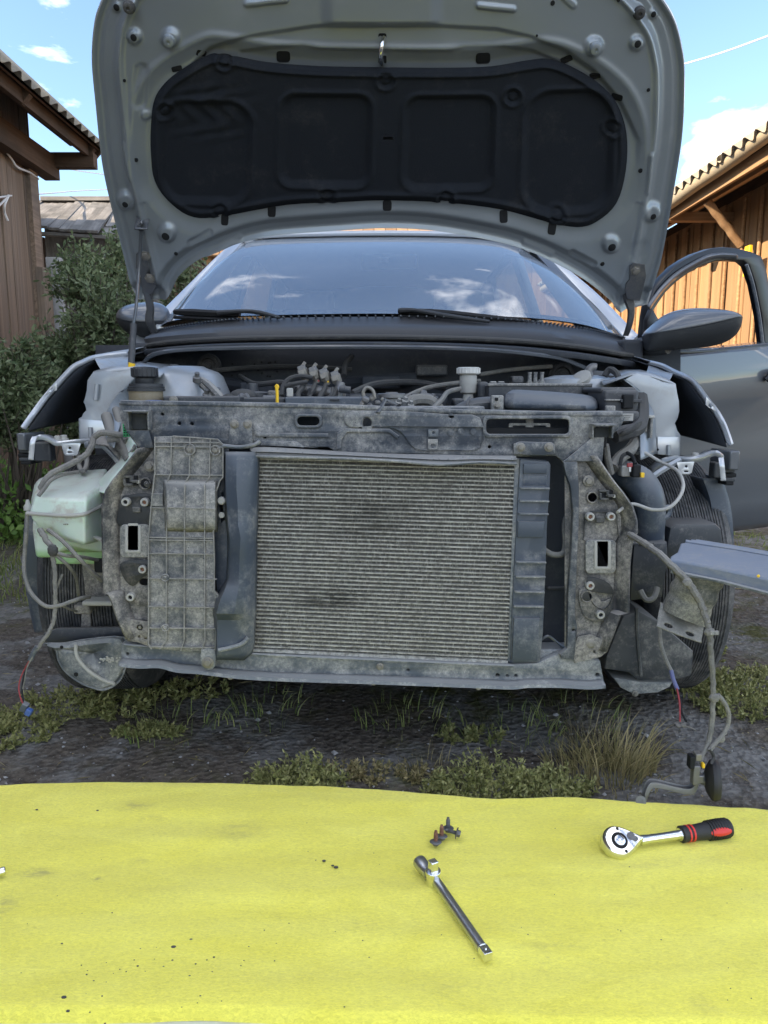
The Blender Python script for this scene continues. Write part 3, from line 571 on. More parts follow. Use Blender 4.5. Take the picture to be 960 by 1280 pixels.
# ---------------------------------------------------------------- foliage
def leaf(m, p, d, nrm, l, wd):
    d = d.normalized(); s = d.cross(nrm)
    if s.length < 1e-3: s = Vector((1, 0, 0))
    s.normalize(); u = s.cross(d)
    b = len(m.v); m.v += [p, p + d * l * .5 + s * wd / 2 + u * l * .04, p + d * l, p + d * l * .5 - s * wd / 2 + u * l * .04]; m.f += [[b, b + 1, b + 2], [b, b + 2, b + 3]]
def rv(): 
    v = Vector((random.gauss(0, 1), random.gauss(0, 1), random.gauss(0, 1))); return v.normalized()
def shrub(nm, label, base, blobs, n, ls, mt, twigs=26, group=None):
    root = thing(nm, label, 'bush', base, group); base = Vector(base); m = MB(); tw = MB()
    tot = sum(b[1][0] * b[1][1] * b[1][2] for b in blobs)
    for c, r in blobs:
        c = Vector(c); k = int(n * r[0] * r[1] * r[2] / tot)
        tips = []
        for i in range(max(6, k // 26)):
            q = rv(); rr = random.random() ** .45; tip = c + Vector((q.x * r[0], q.y * r[1], q.z * r[2])) * rr; tips.append((tip, q))
        for tip, q in tips:
            dr = (q + Vector((0, 0, .7)) + rv() * .5).normalized(); ln = random.uniform(.10, .22)
            st = tip - dr * ln
            tw.tube([st, tip], .0022, 3, False, False)
            for j in range(26):
                t = random.random(); p = st.lerp(tip + dr * .05, t) + rv() * .018
                leaf(m, p, (dr * .6 + rv()).normalized(), rv(), ls * random.uniform(.6, 1.25), ls * random.uniform(.32, .5))
        for i in range(twigs // len(blobs) + 1):
            e = c + Vector((rv().x * r[0], rv().y * r[1], rv().z * r[2])) * .7; mid = (base + e) / 2 + rv() * .08
            tw.tube([base + Vector((random.uniform(-.1, .1), random.uniform(-.1, .1), 0)), mid, e], [.010, .006, .003], 5, False)
    m.ob('foliage', M[mt], root, clean=False, smooth=False); tw.ob('stem', M['bark'], root, clean=False)
    return root
def bl(px, py, Y, rpx, ry=None, rd=None):
    c = PY(px, py, Y); r = rpx / F * Y; return (c, (r, rd or r * 1.0, (ry or rpx) / F * Y))
shrub('bush', 'leafy green bush behind the left mirror and fender', (PY(120, 560, 4.6).x, 4.6, 0), [bl(105, 352, 4.5, 42, 52), bl(135, 400, 4.3, 50, 60), bl(80, 440, 4.3, 42, 45), bl(145, 330, 4.8, 34, 40), bl(112, 510, 4.4, 50, 60)], 15000, .042, 'leaf')
shrub('bush', 'loose spreading green bush at the left edge below the shed wall', (PY(20, 560, 4.0).x, 4.0, 0), [bl(18, 470, 3.9, 48, 50), bl(0, 515, 3.8, 50, 42), bl(50, 490, 4.1, 34, 48)], 8500, .044, 'leaf')
shrub('bush', 'small green bush glimpsed between the bonnet corner and the windscreen', (PY(235, 560, 6.0).x, 6.0, 0), [bl(232, 345, 6, 34, 34), bl(225, 400, 6, 45, 60), bl(205, 470, 6, 55, 80)], 8000, .05, 'leaf')
for c in [(108, 340), (103, 332), (146, 315), (152, 400), (15, 425), (126, 338)]: pass
def weeds(nm, label, spots, n, ls, mt, hgt=.16, cat='weeds'):
    m = MB()
    for i in range(n):
        (x, y, rx, ry) = random.choice(spots); a = random.uniform(0, 2 * pi); q = sqrt(random.random()); px = x + cos(a) * q * rx; py = y + sin(a) * q * ry
        b = Vector((px, py, gz(px, py))); h = hgt * random.uniform(.3, 1); dr = (Vector((0, 0, 1)) + rv() * .45).normalized(); tip = b + dr * h
        leaf(m, b.lerp(tip, random.random()), (dr + rv() * 1.3), rv(), ls * random.uniform(.5, 1.3), ls * random.uniform(.4, .6))
    o = m.ob(nm, M[mt], clean=False, smooth=False); return tag(o, label, cat, kind='stuff')
def gp(px, py): return PZ(px, py, 0)
def spot(px, py, rx, ry): c = gp(px, py); return (c.x, c.y, rx, ry)
weeds('weeds', 'broad leaved green weeds growing at the left edge below the bush', [spot(8, 668, .34, .30), spot(-25, 650, .5, .5), spot(20, 640, .3, .4)], 5200, .055, 'leaf_bright', .36)
# grass helpers
def blades(m, c, n, rad, h, lean=.5, wd=.003, seg=4):
    for i in range(n):
        a = random.uniform(0, 2 * pi); q = rad * sqrt(random.random()); b = Vector((c[0] + cos(a) * q, c[1] + sin(a) * q, 0)); b.z = gz(b.x, b.y) - .004
        aa = a + random.uniform(-.8, .8); ln = lean * random.uniform(.2, 1.3); hh = h * random.uniform(.4, 1.1); s = Vector((-sin(aa + 1), cos(aa + 1), 0)); ww = wd * random.uniform(.6, 1.3)
        o0 = len(m.v)
        for k in range(seg + 1):
            t = k / seg; p = b + Vector((cos(aa) * ln * hh * t * t, sin(aa) * ln * hh * t * t, hh * (t - .25 * ln * t * t)))
            wk = ww * (1 - t) ** .7 + .0002; m.v += [p - s * wk / 2, p + s * wk / 2]
        for k in range(seg): m.f.append([o0 + 2 * k, o0 + 2 * k + 1, o0 + 2 * k + 3, o0 + 2 * k + 2])
def sprigs(m, c, rad, n, h, ls=.010):
    """creeping knotweed-like stems with tiny leaves"""
    for i in range(n):
        a = random.uniform(0, 2 * pi); q = sqrt(random.random()) * rad; b = Vector((c[0] + cos(a) * q, c[1] + sin(a) * q * .8, 0)); b.z = gz(b.x, b.y)
        hh = h * random.uniform(.35, 1) * (1.15 - q / rad * .6); d = (Vector((cos(a) * .7, sin(a) * .7, 1)) + rv() * .5).normalized()
        o0 = len(m.v); p = b; pts = [b]
        for k in range(5):
            d = (d + rv() * .22).normalized(); p = p + d * hh / 5; pts.append(p)
        for k in range(5):
            s = rv() * .0007; oo = len(m.v); m.v += [pts[k] - s, pts[k] + s, pts[k + 1] + s, pts[k + 1] - s]; m.f.append([oo, oo + 1, oo + 2, oo + 3])
            for j in range(3): leaf(m, pts[k].lerp(pts[k + 1], random.random()), (d * .8 + rv()), rv(), ls * random.uniform(.6, 1.4), ls * random.uniform(.35, .55))
def clump(nm, label, px, py, fn, mt, cat='weeds'):
    c = gp(px, py); m = MB(); fn(m, c); o = m.ob(nm, M[mt], clean=False, smooth=False); return tag(o, label, cat, kind='stuff')
clump('dry_grass', 'tall tangled dry grass tuft growing behind the mat, right of centre', 762, 965, lambda m, c: [blades(m, (c.x + dx, c.y + dy), n_, r_, h_, .6, .0032) for dx, dy, n_, r_, h_ in ((0, .03, 190, .085, .125), (.05, .05, 110, .06, .11), (-.07, .04, 80, .06, .085), (.02, -.02, 90, .08, .05), (-.02, -.01, 60, .10, .03))], 'grass_dry', 'grass')
clump('knotweed', 'wide low green weed clump behind the mat, left of the dry tuft', 615, 985, lambda m, c: [sprigs(m, (c.x + dx, c.y + dy), r_, n_, h_) for dx, dy, r_, n_, h_ in ((0, .01, .09, 130, .085), (-.07, 0, .06, 70, .05), (.09, 0, .08, 90, .07), (.15, .01, .05, 50, .06))], 'weed')
clump('knotweed', 'small upright green weed clump at the middle of the mat edge', 372, 978, lambda m, c: [sprigs(m, (c.x + dx, c.y + dy), r_, n_, h_) for dx, dy, r_, n_, h_ in ((0, 0, .065, 90, .075), (.05, 0, .05, 50, .05), (-.05, .0, .05, 45, .05))], 'weed')
clump('knotweed', 'spreading green weeds on the ground below the left headlamp corner', 60, 905, lambda m, c: [sprigs(m, (c.x + dx, c.y + dy), r_, n_, h_, .012) for dx, dy, r_, n_, h_ in ((0, .1, .11, 120, .07), (-.07, -.03, .10, 110, .05), (.12, .12, .10, 90, .06), (.2, .2, .1, 50, .05), (.30, .22, .08, 30, .05), (-.15, 0, .08, 70, .05))], 'weed')
clump('knotweed', 'thin trailing weed strand on bare soil under the left splash guard', 185, 912, lambda m, c: [sprigs(m, (c.x + dx, c.y), r_, n_, h_) for dx, r_, n_, h_ in ((0, .04, 50, .03), (.05, .03, 36, .025), (-.05, .03, 26, .02))], 'weed')
clump('grass', 'green grass patch on the ground below the right wheel', 925, 880, lambda m, c: [sprigs(m, (c.x + dx, c.y + dy), r_, n_, h_, .012) for dx, dy, r_, n_, h_ in ((0, 0, .11, 160, .055), (-.08, .16, .10, 130, .05), (.1, .15, .12, 130, .055), (.0, .4, .14, 120, .06))] + [blades(m, (c.x, c.y + .1), 120, .18, .06, .6, .003)], 'weed', 'grass')
clump('knotweed', 'tiny bright green weed in the shade under the middle of the car', 585, 915, lambda m, c: [sprigs(m, (c.x + dx, c.y), .04, 26, .04, .011) for dx in (-.02, .04)], 'weed')
clump('knotweed', 'brownish low weeds on soil just behind the mat centre', 462, 965, lambda m, c: [sprigs(m, (c.x + dx, c.y), .04, 30, .035) for dx in (-.06, .0, .1)] + [blades(m, (c.x + .12, c.y + .02), 40, .08, .05, .7, .002)], 'grass_dry')
clump('dry_grass', 'sparse grass growing in the shadow under the bumper', 690, 905, lambda m, c: [blades(m, (c.x + dx, c.y + dy), 70, .12, .06, .6, .003) for dx, dy in ((-.1, 0), (.08, .04), (-.35, .05), (-.9, .0), (-.7, .1))], 'grass', 'grass')
def lawn():
    m = MB(); random.seed(3)
    for i in range(15000):
        px = random.uniform(-3.4, -1.15) if i % 5 else random.uniform(1.2, 3.0); y = random.uniform(2.7, 6.5) if i % 5 else random.uniform(2.9, 6)
        if noise.noise(Vector((px * 1.3, y * 1.3, 5))) < (-.25 if px < 0 else .05): continue
        blades(m, (px, y), 1, .03, random.uniform(.05, .12) if px < 0 else .05, .7, .006, 2)
    o = m.ob('lawn', M['grass'], clean=False, smooth=False); tag(o, 'short grass along the yard edges beside the car', 'grass', kind='stuff')
lawn()
def stones():
    m = MB(); random.seed(11)
    for i in range(1500):
        x = random.uniform(-1.6, 1.9); y = 1.36 + random.random() ** 1.5 * 2.6; r = random.uniform(.0012, .0045) if random.random() < .93 else random.uniform(.005, .010)
        b = len(m.v); c = Vector((x, y, gz(x, y) + r * .3)); q = [Vector((a, bb, cc)) for a, bb, cc in ((1, 0, 0), (-1, 0, 0), (0, 1, 0), (0, -1, 0), (0, 0, .7), (0, 0, -.7))]
        m.v += [c + (v + rv() * .3) * r for v in q]; m.f += [[b + i_ for i_ in f] for f in ((0, 2, 4), (2, 1, 4), (1, 3, 4), (3, 0, 4), (2, 0, 5), (1, 2, 5), (3, 1, 5), (0, 3, 5))]
    o = m.ob('gravel', M['concrete'], clean=False, smooth=False); tag(o, 'small pale stones scattered over the soil by the car', 'gravel', kind='stuff')
stones()
def litter():
    m = MB(); random.seed(12)
    for i in range(1300):
        x = random.uniform(-1.6, 2.0); y = 1.36 + random.random() ** 1.4 * 2.2; p = Vector((x, y, gz(x, y) + random.uniform(.001, .006))); d = Vector((random.gauss(0, 1), random.gauss(0, 1), random.gauss(0, .15)))
        if i % 3: leaf(m, p, d, Vector((0, 0, 1)) + rv() * .3, random.uniform(.004, .012), random.uniform(.002, .005))
        else: leaf(m, p, d, Vector((0, 0, 1)), random.uniform(.02, .06), .0012)
    o = m.ob('dry_litter', M['grass_dry'], clean=False, smooth=False); tag(o, 'dry stalks and leaf bits scattered over the soil', 'litter', kind='stuff')
litter()
# ================================================================ yellow mat
def matsurf():
    fe = [(-200, 976), (0, 977), (100, 975), (200, 975), (300, 977), (400, 979), (470, 984), (520, 989), (570, 994), (620, 997), (680, 995), (720, 994), (780, 999), (860, 1003), (960, 1010), (1160, 1016)]
    ne = [(-200, 1268), (0, 1266), (120, 1268), (250, 1264), (380, 1270), (500, 1274), (640, 1276), (800, 1277), (960, 1279), (1160, 1284)]
    zt = .024; FE = [PZ(a, b, zt) for a, b in fe]; NE = [PZ(a, b, zt) for a, b in ne]; nx, ny = 240, 120; rows = []
    X0, X1 = -1.05, 1.05
    fx = [p.x for p in FE]; fy = [p.y for p in FE]; nxx = [p.x for p in NE]; nyy = [p.y for p in NE]
    def top(x, t, y):
        z = zt + noise.noise(Vector((x * 1.8, y * 5.0, 1))) * .0065 + noise.noise(Vector((x * 2.2 + .4 * sin(y * 9), y * 16, 6))) * .0034 + noise.noise(Vector((x * 5 + y * 3, y * 22, 2))) * .0016 + noise.noise(Vector((x * 14, y * 34, 9))) * .0008 + noise.noise(Vector((x * 40, y * 60, 4))) * .0006
        e = min(t, 1 - t) * .55; z -= .012 * max(0, 1 - e / .014) ** 2
        for (dx, dy, r, d) in dents: z -= d * math.exp(-((x - dx) ** 2 + (y - dy) ** 2) / r ** 2)
        return z
    dents = [(*PZ(122, 1097, zt).xy, .006, .005), (*PZ(200, 1100, zt).xy, .05, .003)]
    for j in range(ny + 1):
        t = j / ny; t = .5 - .5 * cos(pi * t); row = []
        for i in range(nx + 1):
            x = X0 + (X1 - X0) * i / nx; ya = np.interp(x, nxx, nyy); yb = np.interp(x, fx, fy); ya += noise.noise(Vector((x * 9, 0, 0))) * .002; yb += noise.noise(Vector((x * 14, 5, 0))) * .003
            y = ya + (yb - ya) * t; row.append(Vector((x, y, top(x, t, y))))
        rows.append(row)
    low0 = [Vector((p.x, p.y - .002, .001)) for p in rows[0]]; low1 = [Vector((p.x, p.y + .002, .001)) for p in rows[-1]]
    m = MB(); m.loft([low0] + rows + [low1]); root = thing('foam_mat', 'long yellow foam mat lying on the ground in front of the car', 'mat', (0, 1.1, 0))
    m.ob('mat_sheet', M['foam'], root, clean=False); 
    e = MB(); e.tube([p + Vector((0, -.001, -.007)) for p in rows[0][::3]], .0065, 6, False, False); e.tube([p + Vector((0, .001, -.006)) for p in rows[-1][::3]], .0055, 6, False, False); e.ob('raw_edge', M['foam_edge'], root)
    return top
mat_top = matsurf()
def mt_at(px, py, dz=0): p = PZ(px, py, .024); return Vector((p.x, p.y, .024 + dz))
m = MB(); random.seed(5)
for (x, y, r) in [(217, 1185, .0030), (239, 1176, .0028), (80, 1248, .0028), (122, 1014, .002), (46, 1013, .002), (405, 1077, .0025), (420, 1085, .003), (416, 1083, .002), (85, 1265, .002)] + [(random.gauss(160, 70), random.gauss(1215, 30), random.uniform(.0006, .0014)) for _ in range(40)] + [(random.uniform(0, 950), random.uniform(990, 1260), random.uniform(.0005, .001)) for _ in range(50)]:
    c = mt_at(x, y, .0015); m.ball(c, r, 3, (1.4, .9, .6))
tag(m.ob('crumbs', M['rubber']), 'dark crumbs of dirt scattered over the yellow mat', 'crumbs', kind='stuff')
# ---------------------------------------------------------------- ratchet
def ratchet():
    a = mt_at(771, 1064, .014); b = mt_at(911, 1045, .016); x = (b - a); Ls = x.length; x.normalize(); z = Vector((0, 0, 1)); y = z.cross(x); z = x.cross(y)
    tilt = Matrix.Rotation(radians(34), 3, x); y = tilt @ y; z = tilt @ z   # head lies canted towards the viewer
    root = thing('ratchet_wrench', 'chrome ratchet wrench with black and red grip on the mat', 'ratchet', a)
    def P(l, u=0, v=0): return a + x * (l * Ls) + y * u + z * v
    hw = .027; pts = []
    for i in range(28):
        t = 2 * pi * i / 28; r = hw; px_ = cos(t) * r; py_ = sin(t) * r
        if px_ > 0: px_ = px_ * 1.75; py_ *= max(.25, 1 - (px_ / (hw * 1.75)) ** 1.4 * .75)
        pts.append((px_, py_))
    m = MB(); rows = []
    for h, s in ((-.0125, .80), (-.0115, .9), (-.006, 1), (.006, 1), (.0105, .93), (.0125, .84)): rows.append([a + x * (q[0] * s) + y * (q[1] * s) + z * h for q in pts])
    m.loft(rows, True); m.f += [list(range(28))[::-1], [5 * 28 + i for i in range(28)]]
    hd = m.ob('head', M['chrome'], root)
    m = MB(); m.lathe(a + z * .0125, z, [(0, .0135), (.0008, .0135), (.0009, .0095)], 28); m.ob('seal_ring', M['black'], hd)
    m = MB(); m.lathe(a + z * .0125, z, [(0, .0088), (.0022, .0088), (.003, .0075)], 28); m.ob('release_button', M['chrome'], hd)
    m = MB(); m.box(a - z * .019, (.011, .011, .013), Matrix((x, y, z)).transposed()); m.ob('square_drive', M['chrome'], hd, bevel=.0012)
    for u, v in ((.004, .019), (.004, -.0185)):
        m = MB(); m.lathe(a + x * u + y * v + z * .0123, z, [(0, .0027), (.0008, .0024)], 12); m.ob('screw', M['black'], hd)
    m = MB(); m.lathe(a + x * .0225 + y * .004 + z * .0123, z, [(0, .0066), (.0016, .0066), (.0022, .005)], 12); m.lathe(a + x * .028 + y * -.001 + z * .0123, z, [(0, .0045), (.0018, .0045)], 10); m.ob('reversing_lever', M['bolt_dark'], hd)
    m = MB(); m.tube([P(.20), P(.28), P(.4), P(.57)], [.0085, .0072, .0070, .0078], 16, curve=True); m.tube([P(.545), P(.575)], .0105, 16, curve=False); m.ob('shaft', M['chrome'], root)
    prof = [(.555, .0125), (.56, .0140), (.60, .0135), (.66, .0128), (.74, .0138), (.82, .0150), (.90, .0165), (.96, .0165), (.99, .0150), (1.005, .0105), (1.008, .004)]
    m = MB(); m.lathe(a, x, [(l * Ls, r) for l, r in prof], 24); g = m.ob('grip', M['grip_black'], root)
    for l in (.615, .650): m = MB(); m.lathe(a, x, [((l - .008) * Ls, .0128), ((l - .007) * Ls, .0141), ((l + .007) * Ls, .0141), ((l + .008) * Ls, .0128)], 24); m.ob('red_band', M['grip_red'], g)
    e = P(.885) + z * .009 - y * .007; m = MB(); m.ball((0, 0, 0), 1, 10); R = Matrix((x, y, z)).transposed(); m.v = [e + R @ Vector((v.x * .023, v.y * .0085, v.z * .0072)) for v in m.v]; m.ob('red_inlay', M['grip_red'], g)
    for k in range(8):
        l = .80 + k * .024; m = MB(); m.lathe(a, x, [(l * Ls - .0009, .0145), (l * Ls - .0006, .0174 - abs(k - 4) * .0002), (l * Ls + .0006, .0174 - abs(k - 4) * .0002), (l * Ls + .0009, .0145)], 24); m.ob('grip_rib', M['grip_black'], g)
ratchet()
def tbar():
    a = mt_at(541, 1103, .0105); b = mt_at(610, 1203, .0085); x = (b - a); Ls = x.length; x.normalize(); up = Vector((0, 0, 1))
    root = thing('sliding_t_bar', 'plain chrome sliding T bar with a socket end in the middle of the mat', 'tool', a)
    m = MB(); m.tube([a - x * .012, b - x * .016], .0076, 18, curve=False); m.ob('bar', M['bar_steel'], root)
    m = MB(); m.lathe(b - x * .016, x, [(0, .0076), (.001, .0070)], 18); R = Matrix((x, up.cross(x), x.cross(up.cross(x)))).transposed(); m.box(b - x * .007, (.016, .0125, .0125), R); e = m.ob('square_end', M['chrome'], root, bevel=.0012)
    m = MB(); m.ball(b - x * .007 + R @ Vector((0, 0, .0063)), .0017, 5); m.ob('detent_ball', M['chrome'], e)
    # head: an upright collar with a square stub on top
    c = mt_at(541, 1106, 0); m = MB(); m.lathe(c, (0, -.10, 1), [(0, .0098), (.006, .0108), (.018, .0110), (.0225, .0122), (.027, .0118)], 24); h = m.ob('collar', M['chrome'], root, bevel=.0006)
    m = MB(); q = c + Vector((0, -.0035, .0345)); m.box(q, (.0125, .0125, .018), Matrix.Rotation(.5, 3, 'Z')); m.ob('square_drive', M['chrome'], h, bevel=.0014)
    s0 = mt_at(524, 1086, .0125); s1 = c + Vector((-.006, .006, .014)); d = (s1 - s0).normalized(); l = (s1 - s0).length
    m = MB(); m.lathe(s0, d, [(0, .0095), (.001, .0112), (.019, .0112), (.023, .0090), (l, .0086)], 24); m.ob('socket', M['bar_steel'], root)
    m = MB(); m.lathe(s0 - d * .0004, d, [(0, .0088), (.0004, .0088)], 6); m.ob('socket_mouth', M['black'], root)
    # faint pale engraved marks (not readable in the photograph)
    R2 = R; m = MB(); random.seed(2); 
    for k in range(22):
        t = .33 + k * .0115 + random.uniform(-.002, .002); yy = (.0012 if k % 2 else -.0014) if k < 11 else random.uniform(-.0014, .0010)
        ang = random.uniform(.5, 1.3); pp = a + x * (t * Ls) + R2 @ Vector((0, yy - .002, .0074 - 0.0002)); m.bar(pp - R2 @ Vector((cos(ang) * .0008, sin(ang) * .0011, 0)), pp + R2 @ Vector((cos(ang) * .0008, sin(ang) * .0011, 0)), .0003, .0003, R2 @ Vector((0, 0, 1)))
    m.ob('engraving', M['white_plastic'], root)
tbar()
def flange_bolt(label, base, ax, sh_mat, L_=.020):
    ax = Vector(ax).normalized(); root = thing('flange_bolt', label, 'bolt', base, 'bolts piled on the mat'); b = Vector(base)
    m = MB(); m.lathe(b, ax, [(-.0055, .0050), (-.0045, .0058), (0, .0058)], 6); m.lathe(b, ax, [(0, .0098), (.0006, .0102), (.0016, .0094), (.0026, .006)], 22); m.ob('flange_head', M['bolt_dark'], root)
    prof = []; h = .002
    while h < L_ - .004: prof += [(h, .0031), (h + .0005, .0037), (h + .001, .0031)]; h += .0011
    prof += [(L_ - .003, .0028), (L_, .0024)]; m = MB(); m.lathe(b, ax, prof, 12); m.ob('threaded_shank', M[sh_mat], root)
flange_bolt('front left bolt of the little pile, rusty shank pointing up', mt_at(544.5, 1057, .0065), (.02, .1, 1), 'rust')
flange_bolt('second bolt of the pile, brown rusty shank behind the front one', mt_at(552, 1050, .0065), (.0, .15, 1), 'rust')
flange_bolt('rear bolt of the pile, clean grey shank pointing up', mt_at(560, 1040, .0065), (0, .08, 1), 'bolt_dark')
flange_bolt('bolt fallen on its side at the right of the pile', mt_at(571.5, 1048, .0095), (-.95, .25, .18), 'bolt_dark')
m = MB(); a = mt_at(-30, 1106, .009); b = mt_at(6, 1095, .009); m.tube([a, b], .0065, 16, curve=False); m.lathe(b, (b - a).normalized(), [(0, .0065), (.0015, .0052)], 16)
tag(m.ob('extension_bar', M['chrome']), 'tip of a chrome rod poking in at the left edge of the mat', 'tool')
# ================================================================ THE CAR
car = thing('car', 'silver car with bumper and headlamps stripped off and bonnet propped open', 'car', (0, 2.9, 0))
YF = 1.46   # plane of the radiator support
mat('tape', (.10,.11,.25), .5, dust=(.2,.2,.22), damt=.3)
# ---------------------------------------------------------------- bonnet
hA = PY(480, 400, 2.12); hB = PY(480, -40, 1.60)
hn = Vector((0, (hB - hA).z, -(hB - hA).y)); hn.normalize()
if hn.dot(CAM - hA) < 0: hn = -hn
hp = (hA, hn)
def curve_pts(p, n):
    q = crom([Vector((a, b, 0)) for a, b in p], 12); d = [0]
    for i in range(1, len(q)): d.append(d[-1] + (q[i] - q[i - 1]).length)
    t = np.linspace(0, d[-1], n); return np.stack([np.interp(t, d, [a.x for a in q]), np.interp(t, d, [a.y for a in q])], 1)
Lc = [(172, 381), (163, 366), (150, 318), (135, 262), (124, 210), (116, 140), (111, 85), (114, 40), (122, 12), (138, -20), (165, -45)]
Rc = [(812, 388), (824, 350), (831, 325), (847, 240), (857, 175), (860, 104), (857, 70), (847, 33), (828, 2), (800, -30), (775, -45)]
Bc = [(172, 381), (206, 376), (222, 348), (245, 327), (270, 315), (296, 304), (332, 294), (369, 289), (425, 284), (480, 281), (545, 285), (620, 299), (660, 312), (695, 329), (732, 351), (762, 376), (777, 392), (812, 388)]
Tc = [(165, -45), (300, -62), (480, -66), (640, -62), (775, -45)]
def dist_poly(X, Y, P, closed=False):
    P = np.asarray(P, float); D = np.full(X.shape, 1e9)
    n = len(P)
    for i in range(n if closed else n - 1):
        a = P[i]; b = P[(i + 1) % n]; ab = b - a; t = np.clip(((X - a[0]) * ab[0] + (Y - a[1]) * ab[1]) / max(1e-9, (ab ** 2).sum()), 0, 1)
        D = np.minimum(D, np.hypot(X - a[0] - t * ab[0], Y - a[1] - t * ab[1]))
    return D
def inside(X, Y, P):
    P = np.asarray(P, float); r = np.zeros(X.shape, bool); n = len(P)
    for i in range(n):
        x1, y1 = P[i]; x2, y2 = P[(i + 1) % n]
        if y1 == y2: continue
        c = ((y1 > Y) != (y2 > Y)) & (X < (x2 - x1) * (Y - y1) / (y2 - y1) + x1); r ^= c
    return r
def ss(x, a, b): t = np.clip((x - a) / (b - a), 0, 1); return t * t * (3 - 2 * t)
PAD = [(187, 160), (190, 132), (200, 112), (221, 92), (258, 70), (279, 67), (333, 76), (400, 80), (475, 81), (560, 82), (613, 81), (655, 75), (684, 73), (713, 83), (747, 104), (772, 131), (785, 170), (784, 217), (772, 257), (747, 279), (722, 285), (684, 277), (626, 260), (555, 250), (480, 247), (433, 249), (358, 254), (279, 270), (242, 273), (214, 258), (192, 230), (187, 195)]
PADs = [(a[0], a[1]) for a in sm([(x, y, 0) for x, y in PAD], 4)]
def hood_h(X, Y):
    lr = np.minimum(dist_poly(X, Y, curve_pts(Lc, 40)), dist_poly(X, Y, curve_pts(Rc, 40))); bt = dist_poly(X, Y, curve_pts(Bc, 60))
    h = np.zeros(X.shape)
    e = np.minimum(lr, bt * 1.3)
    h += .004 * (1 - ss(e, 0, 4)) - .005 * ss(e, 3, 6) * (1 - ss(e, 9, 15))
    h += .013 * ss(lr, 24, 36) + .007 * np.exp(-((lr - 37) / 4.2) ** 2)
    h += .010 * ss(bt, 14, 24) - .004 * np.exp(-((bt - 12) / 4) ** 2)
    dp = dist_poly(X, Y, PADs, True); ins = inside(X, Y, PADs)
    dps = np.where(ins, -dp, dp)
    h -= .010 * (1 - ss(dps, 2, 22)) + .014 * (1 - ss(dps, -14, -5)); h += .004 * np.exp(-((dps - 24) / 5.0) ** 2) * (Y < 255)
    # step between the lighter front beam and the panel round the pad
    st = [(205, 120), (232, 92), (262, 62), (300, 46), (345, 38), (392, 30), (410, 29), (540, 29), (560, 30), (620, 34), (665, 45), (705, 62), (742, 90), (775, 128), (800, 180)]
    R1 = st + [(795, 240), (770, 290), (620, 290), (480, 275), (340, 285), (230, 290), (185, 240), (190, 160)]; d = dist_poly(X, Y, R1, True); d = np.where(inside(X, Y, R1), -d, d); h -= .008 * (1 - ss(d, -3, 4)) * (1 - ss(Y, 150, 230))
    R2 = [(300, 66), (345, 56), (380, 54), (400, 58), (560, 60), (580, 56), (630, 56), (665, 64), (700, 80), (700, 130), (300, 130)]; d = dist_poly(X, Y, R2, True); d = np.where(inside(X, Y, R2), -d, d); h -= .005 * (1 - ss(d, -3, 3))
    h += .010 * (ss(X, 398, 420) * (1 - ss(X, 534, 556))) * (1 - ss(Y, 20, 30))
    for p0, p1, wd, hh in (((153, 183), (160, 227), 2.6, .006), ((815, 196), (811, 243), 2.6, .006), ((238, 303), (262, 290), 4, -.005), ((715, 315), (742, 330), 4, -.005), ((716, 5), (690, -20), 5, .004), ((310, 2), (358, -4), 4, .006), ((598, 3), (640, 8), 4, .006), ((260, 320), (300, 296), 3.0, .004), ((655, 302), (690, 318), 3, .004), ((176, 90), (172, 130), 9, -.005)):
        d = dist_poly(X, Y, [p0, p1]); h += hh * (1 - ss(d, wd * .5, wd * 1.3))
    for x, y, r, hh in BUMPS:
        d = np.hypot(X - x, Y - y); h += hh * (1 - ss(d, r * .45, r)) 
    d = np.hypot(X - 800, (Y - 318)); h -= .004 * (1 - ss(d, 8, 18))
    h += .0012 * np.sin(X / 31.) * np.cos(Y / 23.)
    return h
BUMPS = [(167, 47, 12, .010), (213, 47, 15, .012), (162, 8, 10, .008), (142, 14, 8, .005), (154, 256, 15, .013), (209, 291, 14, .012), (742, 57, 15, .012), (799, 16, 10, .008), (797, 55, 12, .010), (820, 22, 8, .005), (818, 270, 15, .013), (764, 305, 14, .012), (181, 147, 8, .006), (767, 160, 8, .003)]
nu, nv = 420, 190
b0, t0, l0, r0 = curve_pts(Bc, nu), curve_pts(Tc, nu), curve_pts(Lc, nv), curve_pts(Rc, nv)
u = np.linspace(0, 1, nu)[None, :, None]; v = np.linspace(0, 1, nv)[:, None, None]
G = (1 - v) * b0[None] + v * t0[None] + (1 - u) * l0[:, None] + u * r0[:, None] - ((1 - u) * (1 - v) * b0[0] + u * (1 - v) * b0[-1] + (1 - u) * v * t0[0] + u * v * t0[-1])
HX, HY = G[..., 0], G[..., 1]
def toplane(X, Y, h, plane=hp):
    p0, n = plane; ux = (X - 480) / F; vv = (640 - Y) / F
    D = np.stack([ux, cp + vv * sp, vv * cp - sp], -1); c = np.array(CAM); nn = np.array(n)
    t = ((np.array(p0) - c) @ nn) / (D @ nn); P = c + D * t[..., None]
    return P + nn * np.asarray(h)[..., None]
def bow(X, Y): return -.045 * ((X - 485) / 370.) ** 2     # panel bows away from the viewer at the sides
def gridmesh(P, flip=False, closed_u=False):
    a, b = P.shape[:2]; idx = np.arange(a * b).reshape(a, b)
    if closed_u: idx = np.concatenate([idx, idx[:, :1]], 1)
    f = np.stack([idx[:-1, :-1], idx[:-1, 1:], idx[1:, 1:], idx[1:, :-1]], -1).reshape(-1, 4)
    if flip: f = f[:, ::-1]
    me = bpy.data.meshes.new('grid'); me.from_pydata(P.reshape(-1, 3).tolist(), [], f.tolist()); me.update(); return me
